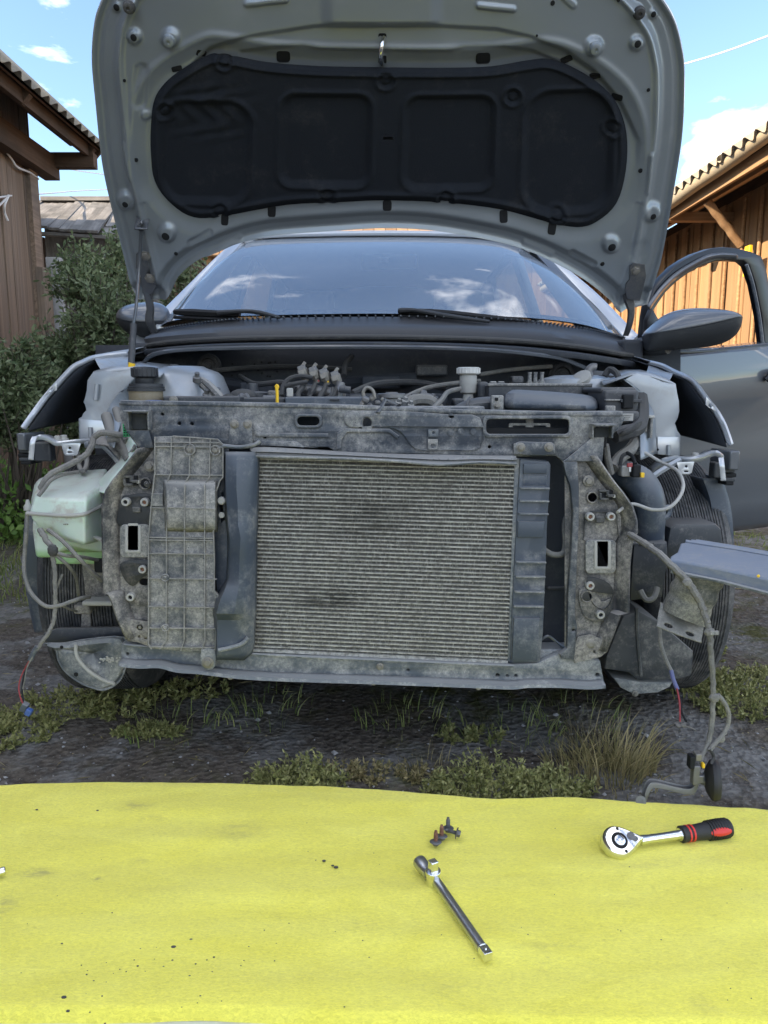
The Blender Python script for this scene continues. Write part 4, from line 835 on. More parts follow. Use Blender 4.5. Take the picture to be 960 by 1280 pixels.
hood = meshob('bonnet', gridmesh(toplane(HX, HY, hood_h(HX, HY) + bow(HX, HY))), M['hood_inner'], car)
try: hood.data.attributes.remove(hood.data.attributes['sharp_edge'])
except Exception: pass
# outer skin: slightly larger panel behind the inner frame, with rolled rim
cx, cy = 485, 150
E = G[::6, ::7]; SX, SY = E[..., 0], E[..., 1]
edge = np.zeros(SX.shape); 
SXo = SX.copy(); SYo = SY.copy()
P_ = toplane(SXo, SYo, bow(SXo, SYo) - .018 - .03 * (1 - ((SX - 485) / 375) ** 2) * ss(SY, 420, 200))
ed = np.concatenate([toplane(a[:, 0], a[:, 1], bow(a[:, 0], a[:, 1]) + .001) for a in (b0[:, :], )])
me = gridmesh(P_, True); o = meshob('outer_skin', me, M['silver_clean'], hood, solid=.002, off=0)
m = MB(); loop = list(l0[::-1][:-1]) + list(b0[:-1]) + list(r0)
lp = np.array(loop); Pr = toplane(lp[:, 0], lp[:, 1], bow(lp[:, 0], lp[:, 1]))
c3 = toplane(np.array([485.]), np.array([150.]), np.array([0.]))[0]
rows = [[], [], [], [], []]
for i in range(len(lp)):
    q = Vector(Pr[i]); o_ = (q - Vector(c3)); o_ -= hn * o_.dot(hn); o_.normalize()
    for k, (dd, hh) in enumerate(((-.003, .004), (.0035, .003), (.006, -.002), (.005, -.012), (-.002, -.019))): rows[k].append(q + o_ * dd + hn * hh)
m.loft(rows); m.ob('folded_rim', M['silver_clean'], hood)
# insulation pad, radial grid with pressed panels
A = np.array(PADs); c0 = np.array([485., 168.]); na = len(A)
k = 6; A = np.concatenate([np.stack([A[i] + (A[(i + 1) % na] - A[i]) * j / k for j in range(k)]) for i in range(na)])
rr = np.concatenate([np.linspace(.02, .9, 90), np.linspace(.905, 1.0, 22)])
G2 = c0 + (A[None] - c0) * rr[:, None, None]; X2, Y2 = G2[..., 0], G2[..., 1]
def sdr(X, Y, x0, y0, x1, y1, r): 
    dx = np.abs(X - (x0 + x1) / 2) - (x1 - x0) / 2 + r; dy = np.abs(Y - (y0 + y1) / 2) - (y1 - y0) / 2 + r
    return np.hypot(np.maximum(dx, 0), np.maximum(dy, 0)) + np.minimum(np.maximum(dx, dy), 0) - r
def pad_h(X, Y):
    dp = dist_poly(X, Y, PADs, True); h = .007 * ss(dp, 0, 5) + .005 * np.exp(-((dp - 9) / 3.) ** 2) - .0
    for (x0, y0, x1, y1, r) in ((204, 128, 312, 250, 26), (353, 116, 461, 226, 16), (507, 118, 614, 230, 16), (656, 114, 764, 262, 34)):
        s = sdr(X + (Y - 180) * .03, Y, x0, y0, x1, y1, r); h -= .008 * (1 - ss(s, -5, 3)); h += .0035 * np.exp(-((s - 5) / 3.) ** 2)
    for x, y in ((281, 75), (275, 262), (410, 241), (556, 243), (696, 268), (767, 161), (482, 96), (640, 118), (206, 140)):
        d = np.hypot(X - x, Y - y); h += .004 * np.exp(-((d - 12) / 3.) ** 2) - .004 * (1 - ss(d, 6, 11)) + .003 * (1 - ss(d, 4, 6))
    q = np.exp(-(((X - 262) / 45) ** 2 + ((Y - 138) / 32) ** 2)); h += q * .006 * (np.sin(X / 6. + Y / 11. + 2 * np.sin(Y / 9.)) * np.sin(Y / 7. - X / 13.))
    return h + .014
pad = meshob('insulation_pad', gridmesh(toplane(X2, Y2, pad_h(X2, Y2) + bow(X2, Y2)), closed_u=True), M['pad'], hood)
def hood_px(x, y, h=0): 
    a = np.array([float(x)]); b = np.array([float(y)]); return Vector(toplane(a, b, hood_h(a, b) + bow(a, b) + h)[0])
def disc_on_hood(x, y, r, nm='hole', mt='black', h=.0006, hh=.001, n=16, ry=None):  # black disc set on the panel as the dark inside of a hole
    c = hood_px(x, y, h); R = r / F * c.y; m = MB(); m.lathe(c, hn, [(-.003, R), (hh - .0004, R), (hh, R * .9)], n)
    if ry: m.v = [c + Vector((q.x - c.x, (q.y - c.y) * ry / r, (q.z - c.z) * ry / r)) for q in m.v]
    return m.ob(nm, M[mt], hood)
for x, y, r in [(167, 47, 3.6), (142, 14, 3.4), (155, 259, 3.4), (208, 293, 4.6), (154, 103, 1.8), (169, 202, 2.4), (797, 55, 3.8), (820, 22, 3), (818, 274, 3.4), (764, 307, 4.6), (812, 115, 2), (802, 216, 2.6), (753, 330, 2.6), (220, 317, 2.3), (670, 42, 1.3), (773, 0, 2), (690, 2, 2.6)]: disc_on_hood(x, y, r)
for x, y, mt in ((213, 48, 'hood_inner'), (742, 57, 'hood_inner'), (162, 8, 'rubber'), (799, 16, 'rubber')):
    c = hood_px(x, y, .001); R = 7 / F * c.y; d = (hn + Vector((0, -.3, -.5))).normalized(); m = MB(); m.lathe(c, hn, [(0, R), (.004, R), (.006, R * .85), (.012, R * .8), (.0135, R * .55), (.0135, R * .3), (.011, R * .25)], 20); m.ob('rubber_stop', M[mt], hood)
def slot(x, y, w_, h_, rot=0, nm='slot'):  # black plug painted as the slot's dark depth, nothing is cut
    P4 = rrect(-w_ / 2, -h_ / 2, w_ / 2, h_ / 2, min(w_, h_) * .25, 3); cr, sr = cos(radians(rot)), sin(radians(rot)); pts = [(x + a * cr - b * sr, y + a * sr + b * cr) for a, b in P4]
    n = len(pts); m = MB(); top = [hood_px(a, b, .0012) for a, b in pts]; bot = [q - hn * .008 for q in top]; m.loft([bot, top], True); m.f.append([n + i for i in range(n)]); m.ob(nm, M['black'], hood, smooth=False)
for a in ((220, 88, 13, 7, -12), (251, 68, 12, 8, 20), (354, 71, 17, 15), (604, 73, 18, 15), (709, 76, 15, 8, -25), (745, 98, 13, 8, -15), (773, 125, 13, 9, 10), (281, 274, 9, 13), (340, 262, 10, 13), (484, 253, 11, 12), (629, 268, 10, 14), (690, 285, 10, 14, 12), (478, 59, 10, 41)): slot(*a)
# latch striker
m = MB(); c = [hood_px(480, 43, .004), hood_px(477, 50, .020), hood_px(476, 62, .026), hood_px(477, 74, .020), hood_px(479, 79, .004)]; m.tube(c, .0048, 10); m.ob('latch_striker', M['chrome'], hood)
def hood_hinge(pts_plate, bolts, arm):
    me, W = plate_mesh(pts_plate, [], None, (hood_px(*pts_plate[0], .008), hn), .004, .001)
    bm = bmesh.new(); bm.from_mesh(me); bmesh.ops.transform(bm, matrix=W, verts=bm.verts); bm.to_mesh(me); bm.free(); hg = meshob('hinge', me, M['steelplate'], car)
    m = MB()
    for x, y in bolts:
        c = hood_px(x, y, .014); R = 6.5 / F * c.y; m.lathe(c, hn, [(-.004, R), (0, R), (.0005, R * .75), (.005, R * .7), (.006, R * .5)], 6)
    m.ob('bolt', M['steel'], hg); m = MB(); rows = []
    q = crom([Vector(T(a[:3])) for a in arm], 6); ws = np.interp(np.linspace(0, 1, len(q)), np.linspace(0, 1, len(arm)), [a[3] for a in arm])
    for i, p in enumerate(q):
        t = (q[min(i + 1, len(q) - 1)] - q[max(0, i - 1)]).normalized(); s = t.cross(Vector((0, -1, 0))).normalized() * (ws[i] / F * p.y / 2)
        rows.append([p - s, p - s * .7 + Vector((0, -.006, 0)), p + s * .7 + Vector((0, -.006, 0)), p + s, p + s * .7 + Vector((0, .001, 0)), p - s * .7 + Vector((0, .001, 0))])
    m.loft(rows, True); m.ob('hinge_arm', M['steelplate'], hg, solid=0)
mat('gloss_black', (.008,.009,.012), .3, 0, 0, spec=.35, dust=(.05,.05,.05), damt=.1, dscale=20)
mat('beam_blue', (.16,.19,.25), .5, .3, .25, 60, dust=(.30,.29,.27), damt=.55, dscale=16, stretch=(1,3,3), updust=.25)
mat('steelplate', (.11, .115, .125), .36, .6, 0, dust=(.25, .24, .22), damt=.4, dscale=14)
hood_hinge([(170, 318), (173, 315), (184, 315), (187, 330), (195, 340), (197, 356), (190, 368), (178, 366), (176, 345), (170, 335)], [(182, 320), (187, 349)], [(174, 338, 2.06, 5), (178, 352, 2.07, 6), (184, 368, 2.09, 9), (188, 385, 2.11, 10), (187, 400, 2.13, 11), (193, 416, 2.16, 9)])
hood_hinge([(787, 333), (792, 329), (806, 331), (808, 345), (803, 365), (800, 376), (784, 374), (781, 362), (783, 354), (787, 350)], [(794, 337), (790, 365)], [(787, 358, 2.07, 17), (786, 372, 2.08, 14), (789, 388, 2.10, 9), (787, 405, 2.12, 8), (782, 420, 2.15, 7)])
# prop rod
m = MB(); a = hood_px(178, 274, .012); m.tube([a, T((174, 330, 1.97)), T((170, 385, 1.95)), T((166, 408, 1.94))], .0042, 8, curve=True); m.tube([hood_px(172, 280, .016), hood_px(178, 275, .02), a + Vector((.002, -.004, .0))], .004, 8); pr = m.ob('prop_rod', M['graphite'], car)
m = MB(); m.tube([T((167, 405, 1.94)), T((165, 440, 1.92)), T((164, 456, 1.91))], .0085, 10, curve=False); m.ob('rod_sleeve', M['plastic'], pr)
m = MB(); m.tube([T((165, 454, 1.90)), T((163, 463, 1.90))], [.009, .007], 10, curve=False); m.ob('pivot_clip', M['yellow'], pr)
m = MB(); R = .014; c = hood_px(178, 277, .004); m.box(c, (.034, .004, .05), Matrix.Rotation(-.6, 3, 'X')); m.ob('rod_seat', M['steelplate'], hood, bevel=.003); m = MB(); c = hood_px(177, 280, .012); m.lathe(c - Vector((.005, 0, 0)), (1, 0, 0), [(0, .012), (.01, .012)], 16); m.ob('rod_grommet', M['plastic'], hood)
# ---------------------------------------------------------------- windscreen
wb = [(196, 411, 2.52), (215, 401, 2.44), (260, 397, 2.38), (330, 394, 2.33), (480, 392, 2.30), (640, 396, 2.33), (720, 404, 2.39), (765, 416, 2.46), (781, 421, 2.52)]
wt = [(306, 305, 3.14), (316, 301, 3.19), (345, 298.5, 3.23), (400, 297, 3.26), (480, 296, 3.28), (560, 297, 3.26), (610, 300, 3.23), (636, 305, 3.19), (650, 310, 3.14)]
B3 = crom([T(a) for a in wb], 6); T3 = crom([T(a) for a in wt], 6)
rows = []
for i in range(25):
    t = i / 24; rows.append([a.lerp(b, t) + Vector((0, -.035 * sin(pi * t) * (1 - ((j / (len(B3) - 1) - .5) * 2) ** 4), .022 * sin(pi * t))) for j, (a, b) in enumerate(zip(B3, T3))])
m = MB(); m.loft(rows); ws = m.ob('windscreen', M['glass'], car, clean=False)
# black frit border at the foot, slightly behind the glass
m = MB(); m.loft([[p + Vector((0, .004, -.003)) for p in rows[0]], [p + Vector((0, .004, -.003)) for p in rows[1]]]); m.ob('black_border', M['black'], ws)
# sticker
def ws_pt(s, t): 
    j = s * (len(B3) - 1); i = t * 24; a, b = int(j), int(i); return rows[min(b, 24)][min(a, len(B3) - 1)]
m = MB(); a = ws_pt(.52, .62); m.box(a + Vector((.0, .03, -.012)), (.035, .002, .035), Matrix.Rotation(radians(-55), 3, 'X')); m.ob('sticker', M['white_plastic'], ws)
# A pillars
def pillar(L1, wd, nm, mt='silver_clean'):
    q = crom([T(a) for a in L1], 6); m = MB(); rr = []
    for i, p in enumerate(q):
        t = (q[min(i + 1, len(q) - 1)] - q[max(0, i - 1)]).normalized(); n = t.cross(Vector((1 if p.x > 0 else -1, 0, 0))).normalized(); 
        if n.z < 0: n = -n
        s = Vector((1 if p.x > 0 else -1, 0, 0)); s -= t * s.dot(t); s.normalize()
        rr.append([p - s * wd * .15 + n * .002, p + s * wd * .3 + n * .010, p + s * wd * .75 + n * .004, p + s * wd - n * .02, p + s * wd * .8 - n * .05, p - n * .045])
    m.loft(rr, True); return m.ob(nm, M[mt], car)
pillar([(181, 425, 2.62), (196, 411, 2.56), (245, 362, 2.85), (290, 317, 3.06), (306, 304, 3.16), (330, 299.5, 3.24)], .055, 'windscreen_pillar')
pillar([(797, 438, 2.62), (783, 422, 2.56), (735, 371, 2.85), (690, 334, 3.04), (652, 309, 3.17), (630, 303, 3.24)], .055, 'windscreen_pillar')
# roof
rf = []
for dy, dz, k in ((0, .004, 1), (.10, .025, 1.01), (.5, .05, 1.03), (1.2, .02, 1.0), (1.6, -.05, .93)):
    rf.append([Vector((p.x * k, p.y + dy * (1 - .05), p.z + dz)) for p in T3])
m = MB(); m.loft(rf); m.ob('roof', M['silver_clean'], car, solid=.02, off=1)
zr = T3[len(T3) // 2].z
# body sides with window openings, cabin
def sidepanel(sg):
    n = Vector((sg, 0, .38)).normalized(); p0 = Vector((sg * .70, 3, 1.05))
    def q(y, z): return Vector((p0.x - sg * (z - 1.05) * .38, y, z))
    outer = [q(2.50, .99), q(3.15, zr - .04), q(3.4, zr), q(4.2, zr + .01), q(4.75, zr - .06), q(5.3, 1.06), q(5.3, .93), q(2.5, .93)]
    w1 = [q(2.82, 1.01), q(3.22, zr - .09), q(3.40, zr - .06), q(3.42, 1.0)]; w2 = [q(3.52, 1.0), q(3.50, zr - .06), q(4.15, zr - .06), q(4.45, 1.02)]
    me, W = plate_mesh(outer, [w1, w2], None, (p0, Vector((-sg * n.x * sg, 0, 0)) if False else n), .03, .003)
    bm = bmesh.new(); bm.from_mesh(me); bmesh.ops.transform(bm, matrix=W, verts=bm.verts); bm.to_mesh(me); bm.free(); s = meshob('side_frame', me, M['graphite'] if sg > 0 else M['silver_clean'], car)  # right frame shares the door's darkened tone
    if sg < 0:
        m = MB(); m.v = [a + Vector((sg * .0, 0, 0)) for a in w1]; m.f = [list(range(4))]; m.ob('side_window', M['glass'], s)
    m = MB(); m.v = list(w2); m.f = [[0, 1, 2, 3]]; m.ob('side_window', M['glass'], s)
    # lower flank
    m = MB(); rr = []
    ys = [2.72, 3.0, 3.6, 4.4, 5.0, 5.35] if sg < 0 else [3.45, 3.6, 4.4, 5.0, 5.35]
    for z, x in ((.95, .715), (.90, .80), (.80, .845), (.6, .85), (.4, .84), (.25, .80)): rr.append([Vector((sg * (x - (.06 if y > 5.3 else 0)), y, z)) for y in ys])
    m.loft(rr); m.ob('body_side', M['silver_clean'], car, solid=.02, off=0)
sidepanel(-1); sidepanel(1)
m = MB(); m.loft([[Vector((x, 5.35, z)) for x in (-.75, 0, .75)] for z in (.25, .6, .95)] + [[Vector((x, 4.95, 1.10)) for x in (-.70, 0, .70)]]); m.ob('tailgate', M['silver_clean'], car, solid=.02)
m = MB(); m.loft([[Vector((x, 5.0, 1.08)) for x in (-.68, 0, .68)], [Vector((x, 4.60, zr)) for x in (-.56, 0, .56)]]); m.ob('rear_window', M['glass'], car)
m = MB(); m.box((0, 3.75, .24), (1.5, 3.2, .03)); m.box((0, 2.62, .60), (1.42, .04, .7)); m.ob('floor_pan', M['black'], car)
m = MB(); m.box((0, 2.78, .93), (1.36, .42, .12)); m.ob('dashboard', M['dark'], car, bevel=.03)
for x in (-.36, .36):
    m = MB(); m.box((x, 3.62, .78), (.50, .14, .62), Matrix.Rotation(radians(-10), 3, 'X')); st = m.ob('front_seat', M['plastic'], car, bevel=.05, seg=4)
    m = MB(); m.box((x, 3.70, 1.18), (.24, .09, .17)); m.ob('headrest', M['plastic'], st, bevel=.03, seg=4)
m = MB(); m.tube([T((0, 0, 1)) * 0 + Vector((.36 + .17 * cos(a), 3.0 + .05 * sin(a), .93 + .16 * sin(a))) for a in [2 * pi * i / 20 for i in range(21)]], .013, 8); m.ob('steering_wheel', M['black'], car)
m = MB(); m.box((0.02, 3.02, 1.285), (.22, .02, .06)); m.ob('rear_view_mirror', M['black'], car, bevel=.01)
# ---------------------------------------------------------------- wipers
def wiper(blade, arm):
    m = MB(); m.tube([T(a) for a in arm], [.0045, .007, .006, .008], 8); w_ = m.ob('wiper', M['cowl'], car)
    m = MB(); q = [T(a) for a in blade]; m.tube(q, [.008, .012, .011, .008], 6); m.tube([a + Vector((0, -.004, -.016)) for a in q], .0055, 5); m.ob('wiper_blade', M['black'], w_)
wiper([(218, 390, 2.36), (240, 391, 2.34), (275, 392.5, 2.32), (300, 392.5, 2.30)], [(350, 397, 2.24), (325, 391, 2.26), (305, 389, 2.28), (272, 391, 2.30)])
wiper([(498, 389, 2.28), (540, 391, 2.26), (600, 397, 2.26), (660, 404, 2.29), (735, 417, 2.36)], [(612, 402, 2.22), (560, 395, 2.23), (520, 388, 2.25), (500, 388, 2.26)])
# ---------------------------------------------------------------- cowl
cw0 = [(187, 418, 2.50), (205, 412, 2.40), (255, 404, 2.32), (330, 398, 2.27), (480, 396, 2.25), (630, 400, 2.27), (715, 409, 2.33), (765, 419, 2.42), (783, 425, 2.50)]
cw1 = [(180, 424, 2.26), (200, 421, 2.20), (250, 417, 2.14), (330, 414, 2.11), (480, 413, 2.10), (630, 417, 2.11), (720, 425, 2.15), (775, 434, 2.22), (797, 437, 2.27)]
cw2 = [(182, 432, 2.25), (200, 428, 2.19), (250, 424, 2.13), (330, 421, 2.10), (480, 420, 2.09), (630, 424, 2.10), (720, 432, 2.14), (775, 441, 2.20), (797, 444, 2.26)]
def C3(l, k=5): return crom([T(a) for a in l], k)
m = MB(); a, b, c = C3(cw0), C3(cw1), C3(cw2); m.loft([a, [p.lerp(q, .35) + Vector((0, 0, -.006)) for p, q in zip(a, b)], [p.lerp(q, .7) + Vector((0, 0, .004)) for p, q in zip(a, b)], b, c, [p + Vector((0, .05, -.02)) for p in c]]); cowl = m.ob('cowl_panel', M['cowl'], car, solid=.003)
m = MB(); 
for i in range(3, len(a) - 3, 1):
    for k in range(3):
        p = a[i].lerp(a[i + 1], k / 3) if i + 1 < len(a) else a[i]; m.box(p + Vector((0, -.014, .001)), (.0035, .03, .004))
tag(m.ob('intake_grille', M['plastic_blue'], cowl), kind='stuff')
m = MB(); m.tube([p + Vector((0, -.008, -.004)) for p in C3(cw2)], .0075, 8); m.tube([p + Vector((0, -.004, -.024)) for p in C3(cw2)], .004, 6); m.ob('bonnet_seal', M['rubber'], car)
cw3 = [(184, 436, 2.22), (215, 433, 2.14), (260, 430, 2.08), (330, 428, 2.06), (480, 427, 2.05), (620, 431, 2.06), (720, 440, 2.10), (790, 451, 2.20)]
cw4 = [(170, 450, 2.20), (200, 441, 2.10), (250, 436, 2.05), (330, 434, 2.03), (480, 433, 2.02), (620, 438, 2.03), (700, 446, 2.07), (740, 462, 2.12), (800, 466, 2.2)]
m = MB(); m.loft([C3(cw3), [p + Vector((0, -.03, -.006)) for p in C3(cw3)], [p + Vector((0, -.035, -.02)) for p in C3(cw3)]]); m.ob('water_channel', M['dark'], car, solid=.002)
m = MB(); m.tube(C3([(150, 462, 2.12), (176, 456, 2.10), (192, 443, 2.07), (235, 437, 2.03), (330, 434.5, 2.01), (480, 434, 2.0), (600, 437, 2.01), (690, 446, 2.05), (722, 456, 2.08), (748, 466, 2.10), (800, 466, 2.12)]), .006, 6); m.ob('bulkhead_lip', M['graphite'], car)
for x0, x1, y0, y1 in ((160, 186, 428, 448), (776, 806, 424, 466)):
    rbox('corner_bracket', M['dark'], x0, y0, x1, y1, 2.22, .12, car, .012)
# engine-bay back wall and floor
rows_ = [[T((x, y, Y)) for x in (120, 200, 330, 480, 630, 760, 850)] for y, Y in ((432, 2.30), (455, 2.28), (500, 2.24), (560, 2.22), (800, 2.2))]
m = MB(); m.loft(rows_); fw = m.ob('bulkhead', M['dark'], car, solid=.004)
for x, y, r in ((259, 457, 12), (704, 469, 13)):
    c = PY(x, y, 2.2); R = px2m(r, 2.2); m = MB(); m.lathe(c + Vector((0, .03, 0)), (0, -1, 0), [(0, R * 1.25), (.01, R * 1.2), (.012, R), (.02, R), (.022, R * .8), (.014, R * .7), (.014, R * .4), (.02, R * .35)], 24); m.ob('grommet', M['rubber'], fw)
m = MB(); m.tube([T(a) for a in ((270, 478, 2.20), (330, 486, 2.19), (430, 480, 2.19), (520, 474, 2.2))], .02, 8); m.ob('heat_shield', M['dark'], fw)
random.seed(5)
m = MB()
for k in range(14): 
    x = random.uniform(290, 350); y = random.uniform(450, 472); c = PY(x, y, 2.262); m.lathe(c, (0, -1, 0), [(0, .004), (.002, .003)], 8)
m.ob('stud', M['black'], fw)
m = MB(); m.box((0, 1.95, .30), (1.1, .75, .02)); m.ob('undertray', M['black'], car)
# ---------------------------------------------------------------- radiator support (upper)
top_o = [(148, 503), (200, 503.5), (316, 505.5), (400, 507), (440, 508.5), (500, 511), (564, 514), (702, 517), (779, 516.5), (782, 522), (776, 534), (766, 543), (756, 546), (753, 577), (704, 577.5), (695, 570), (642, 571), (600, 569), (560, 568.5), (530, 567.5), (498, 567), (421, 565), (410, 559), (340, 558), (278, 556), (270, 552), (192.5, 552), (192.5, 560.5), (172, 559), (158, 540), (150, 521)]
holes = [rrect(371, 520.5, 399.5, 532.5, 5), [(a, b) for a, b in circ(458.7, 529.5, 5.2, 14, 7.2)], circ(202.6, 518, 2), circ(224, 529.5, 2.2), circ(239.7, 529.9, 2.2), circ(331, 546.7, 1.8), rrect(607.5, 523.5, 712, 543, 5), circ(564, 520.5, 2), circ(564, 541, 2), circ(576, 539, 2.1), circ(592, 539.6, 2.1), circ(612, 558.7, 2.1), circ(542, 541, 2), circ(541, 557.6, 2.6)]
sup = plate('radiator_support', M['support'], top_o, YF, car, holes, .012, .0025)
rbox('support_rail', M['support'], 170, 508, 606, 519, YF + .014, .06, sup, .003); rbox('support_rail', M['black'], 170, 534, 760, 560, YF + .016, .012, sup)
plate('top_flange', M['support'], [(150, 500.5), (316, 503), (440, 506), (564, 511.5), (702, 514.5), (779, 514), (779, 520), (702, 520), (564, 517), (440, 511.5), (316, 508.5), (150, 506)], YF - .004, sup, (), .05, .002)
def emboss(pts, d=.004, mt='support', nm='pressing', holes=(), par=None, Y=YF): return plate(nm, M[mt], pts, Y - .004 - d * .5, par or sup, holes, d + .004, .0022)
emboss(sm([(435, 515), (500, 514), (560, 518), (600, 522), (602, 560), (560, 563), (520, 562), (500, 540), (475, 534), (436, 534)], 3), .0035, holes=[circ(458.7, 529.5, 6, 14, 8), circ(564, 520.5, 2.4), circ(564, 541, 2.4), circ(576, 539, 2.5), circ(592, 539.6, 2.5), circ(542, 541, 2.4), circ(541, 557.6, 3)])
emboss([(421, 541), (431, 535.5), (487, 536), (499, 545), (496, 549), (486, 541), (434, 540.5), (428, 548), (426, 562), (420, 562)], .005)
emboss([(320, 541), (410, 542), (412, 547), (320, 546)], .004); emboss([(326, 551), (370, 551.5), (380, 558), (398, 560), (326, 557)], .003)
rim = lambda o, i: (o, [i])
plate('slot_rim', M['support'], rrect(368, 517.5, 402.5, 535.5, 7), YF - .006, sup, [rrect(371.5, 521, 399, 532, 5)], .006, .0022)
plate('slot_rim', M['support'], rrect(603.5, 519.5, 716, 547, 7), YF - .006, sup, [rrect(608, 524, 711.5, 542.5, 5)], .006, .0022)
plate('slot_bracket', M['lattice'], rrect(636, 529, 688, 544, 2), YF + .02, sup, [rrect(641, 532, 657, 541, 1), rrect(667, 532, 683, 541, 1)], .006, .001)
rbox('slot_bracket', M['lattice'], 657, 522, 667, 548, YF + .022, .01, sup, .002)
def mount(o_, bolts, Y=YF):
    p = plate('mounting_plate', M['support'], o_, Y - .012, sup, (), .006, .0018)
    for x, y in bolts: bolt(p, x, y, Y - .0125, 4.2, M['steel'])
mount([(288, 526), (314, 527), (316, 556), (285, 556)], [(293, 530), (309.5, 530)]); mount([(642, 555), (650, 552), (690, 553), (694, 557), (694, 567), (680, 569.5), (642, 568)], [(651, 559), (686, 559)])
plate('mounting_plate', M['beam'], [(535.5, 537), (548, 537), (548, 546), (535.5, 546)], YF - .0105, sup, [circ(541.8, 541, 1.9)], .003, .0008); plate('mounting_plate', M['lattice'], [(535, 549), (547, 549), (548, 562), (535, 562)], YF - .0105, sup, [circ(541, 557.6, 3)], .003, .0008)
def endbox(x0, y0, x1, y1):
    m = MB(); a = T((x0, y0, YF - .03)); b = T((x1, y0, YF - .03)); c = T((x1, y1, YF - .006)); d = T((x0, y1, YF - .006)); 
    m.box(((a.x + b.x) / 2, YF - .026, a.z), (b.x - a.x, .04, .004)); m.box((a.x + .002, YF - .016, (a.z + d.z) / 2), (.004, .022, a.z - d.z)); m.box((b.x - .002, YF - .016, (a.z + d.z) / 2), (.004, .022, a.z - d.z)); m.ob('end_pocket', M['support'], sup, bevel=.001)
    rbox('pocket_recess', M['dark'], x0 + 2, y0 + 3, x1 - 2, y1, YF - .009, .004, sup, .001)
endbox(157, 514, 185, 537); endbox(741, 531, 768, 547)
plate('support_corner', M['support'], [(740, 547), (756, 545), (753, 577), (704, 577), (712, 571)], YF - .009, sup, (), .006, .002)
plate('support_corner', M['support'], [(158, 538), (186, 538), (192, 560), (176, 560)], YF - .009, sup, (), .006, .002)
mat('rubber_dusty', (.04, .042, .045), .7, 0, .2, 100, dust=DU, damt=.55, dscale=20, updust=.6)
# ---------------------------------------------------------------- headlamp side brackets
def sleeve(p, x, y, Y, r=5.2):
    c = PY(x, y, Y); R = px2m(r, Y); m = MB(); m.lathe(c, (0, -1, 0), [(-.004, R * 1.05), (.002, R * 1.05), (.007, R), (.008, R * .85), (.0078, R * .55), (.002, R * .5)], 24); s = m.ob('sleeve', M['sleeve'], p)
    m = MB(); m.lathe(c, (0, -1, 0), [(-.003, R * .52), (.0035, R * .48)], 16); m.ob('sleeve_bore', M['rust'] if (int(x) % 2) else M['black'], s)
def clipb(p, x, y, Y):
    for dx, dy, w_, h_, mt_, dY in ((0, 0, 15, 12, 'black', 0), (-5, -5, 10, 2.6, 'rubber_dusty', -.006), (5, 1, 8, 3, 'rubber_dusty', -.010), (-3, 5, 11, 2.6, 'rubber_dusty', -.006), (9, 1.5, 3, 4, 'sleeve', -.008), (-8, 1, 3, 7, 'rubber_dusty', -.006), (1, -2, 4, 8, 'rubber_dusty', -.006)):
        rbox('clip_piece', M[mt_], x + dx - w_ / 2, y + dy - h_ / 2, x + dx + w_ / 2, y + dy + h_ / 2, Y + dY - .006, .010, p, .0008)
def cup(p, x, y, r, Y, ry=None, nm='hole'):
    plate('hole_rim', M['bracket'], circ(x, y, r + 1.8, 24, (ry or r) + 1.8), Y - .004, p, [circ(x, y, r, 24, ry)], .006, .0015)
# left bracket
lo = sm([(171, 560), (162, 573), (150, 588), (138, 602), (131, 613), (127.5, 630), (127, 680), (128, 741), (136, 745), (146, 775), (157, 799), (172, 803), (200, 806), (200, 556)], 2)
lo = [(171, 560), (166, 568), (152.5, 585), (140, 600), (132, 612), (128.5, 622), (127, 635), (127, 680), (129, 741), (134, 743), (137, 748), (146, 775), (157, 799), (172, 803), (200, 806), (200, 556)]
slotL = rrect(160.5, 655, 172, 688, 1)
br1 = plate('lamp_bracket', M['bracket'], lo, YF + .006, car, [circ(181, 604.6, 6), slotL, circ(181, 727.6, 7.2, 18, 4.8), circ(161, 645, .5)], .004, .001)
m = MB(); q = [T((a, b, YF - .016)) for a, b in lo[:13]]; m.loft([[p + Vector((.028, .022, 0)) for p in q], [p + Vector((.018, .016, 0)) for p in q], [p + Vector((.010, 0, 0)) for p in q], [p + Vector((.004, -.003, 0)) for p in q], q, [p + Vector((-.001, .03, 0)) for p in q]]); m.ob('outer_flange', M['bracket'], br1, solid=.002)
plate('black_recess', M['bracket_black'], sm([(152, 622), (160, 619), (190, 619), (192, 655), (174, 656), (148, 657), (147, 640)], 3), YF + .0005, br1, [circ(158, 627, 5), circ(181.6, 627.4, 5)], .004, .001)
plate('slot_frame', M['lattice'], rrect(150, 655.5, 187, 697, 6), YF - .004, br1, [slotL], .005, .0016); plate('slot_step', M['sleeve'], rrect(156, 656.5, 176, 691, 2), YF - .0065, br1, [slotL], .003, .001)
plate('black_recess', M['bracket_black'], sm([(150, 705), (168, 700), (190, 702), (190, 716), (178, 722), (166, 733), (154, 722)], 3), YF - .0045, br1, [circ(179, 711, 5), ], .003, .001)
plate('lower_pressing', M['bracket'], sm([(164, 712), (186, 700), (190, 745), (178, 757), (160, 752), (156, 742)], 3), YF - .0005, br1, [circ(181, 727.6, 7, 18, 4.6), circ(164, 745.7, 5), circ(179, 711, 5)], .003, .001)
for x, y in ((158, 627), (181.6, 627.4), (179, 711), (164, 745.7)): sleeve(br1, x, y, YF - .003)
bolt(br1, 187, 583, YF + .002, 5); bolt(br1, 176, 783, YF, 5.5); clipb(br1, 163, 601, YF + .002); cup(br1, 181, 604.6, 5.8, YF + .003)
m = MB(); c = PY(183, 604.5, YF); m.lathe(c, (.6, -1, -.2), [(0, .0055), (.006, .006), (.007, .004), (.012, .004)], 12); m.ob('push_pin', M['rubber_dusty'], br1)
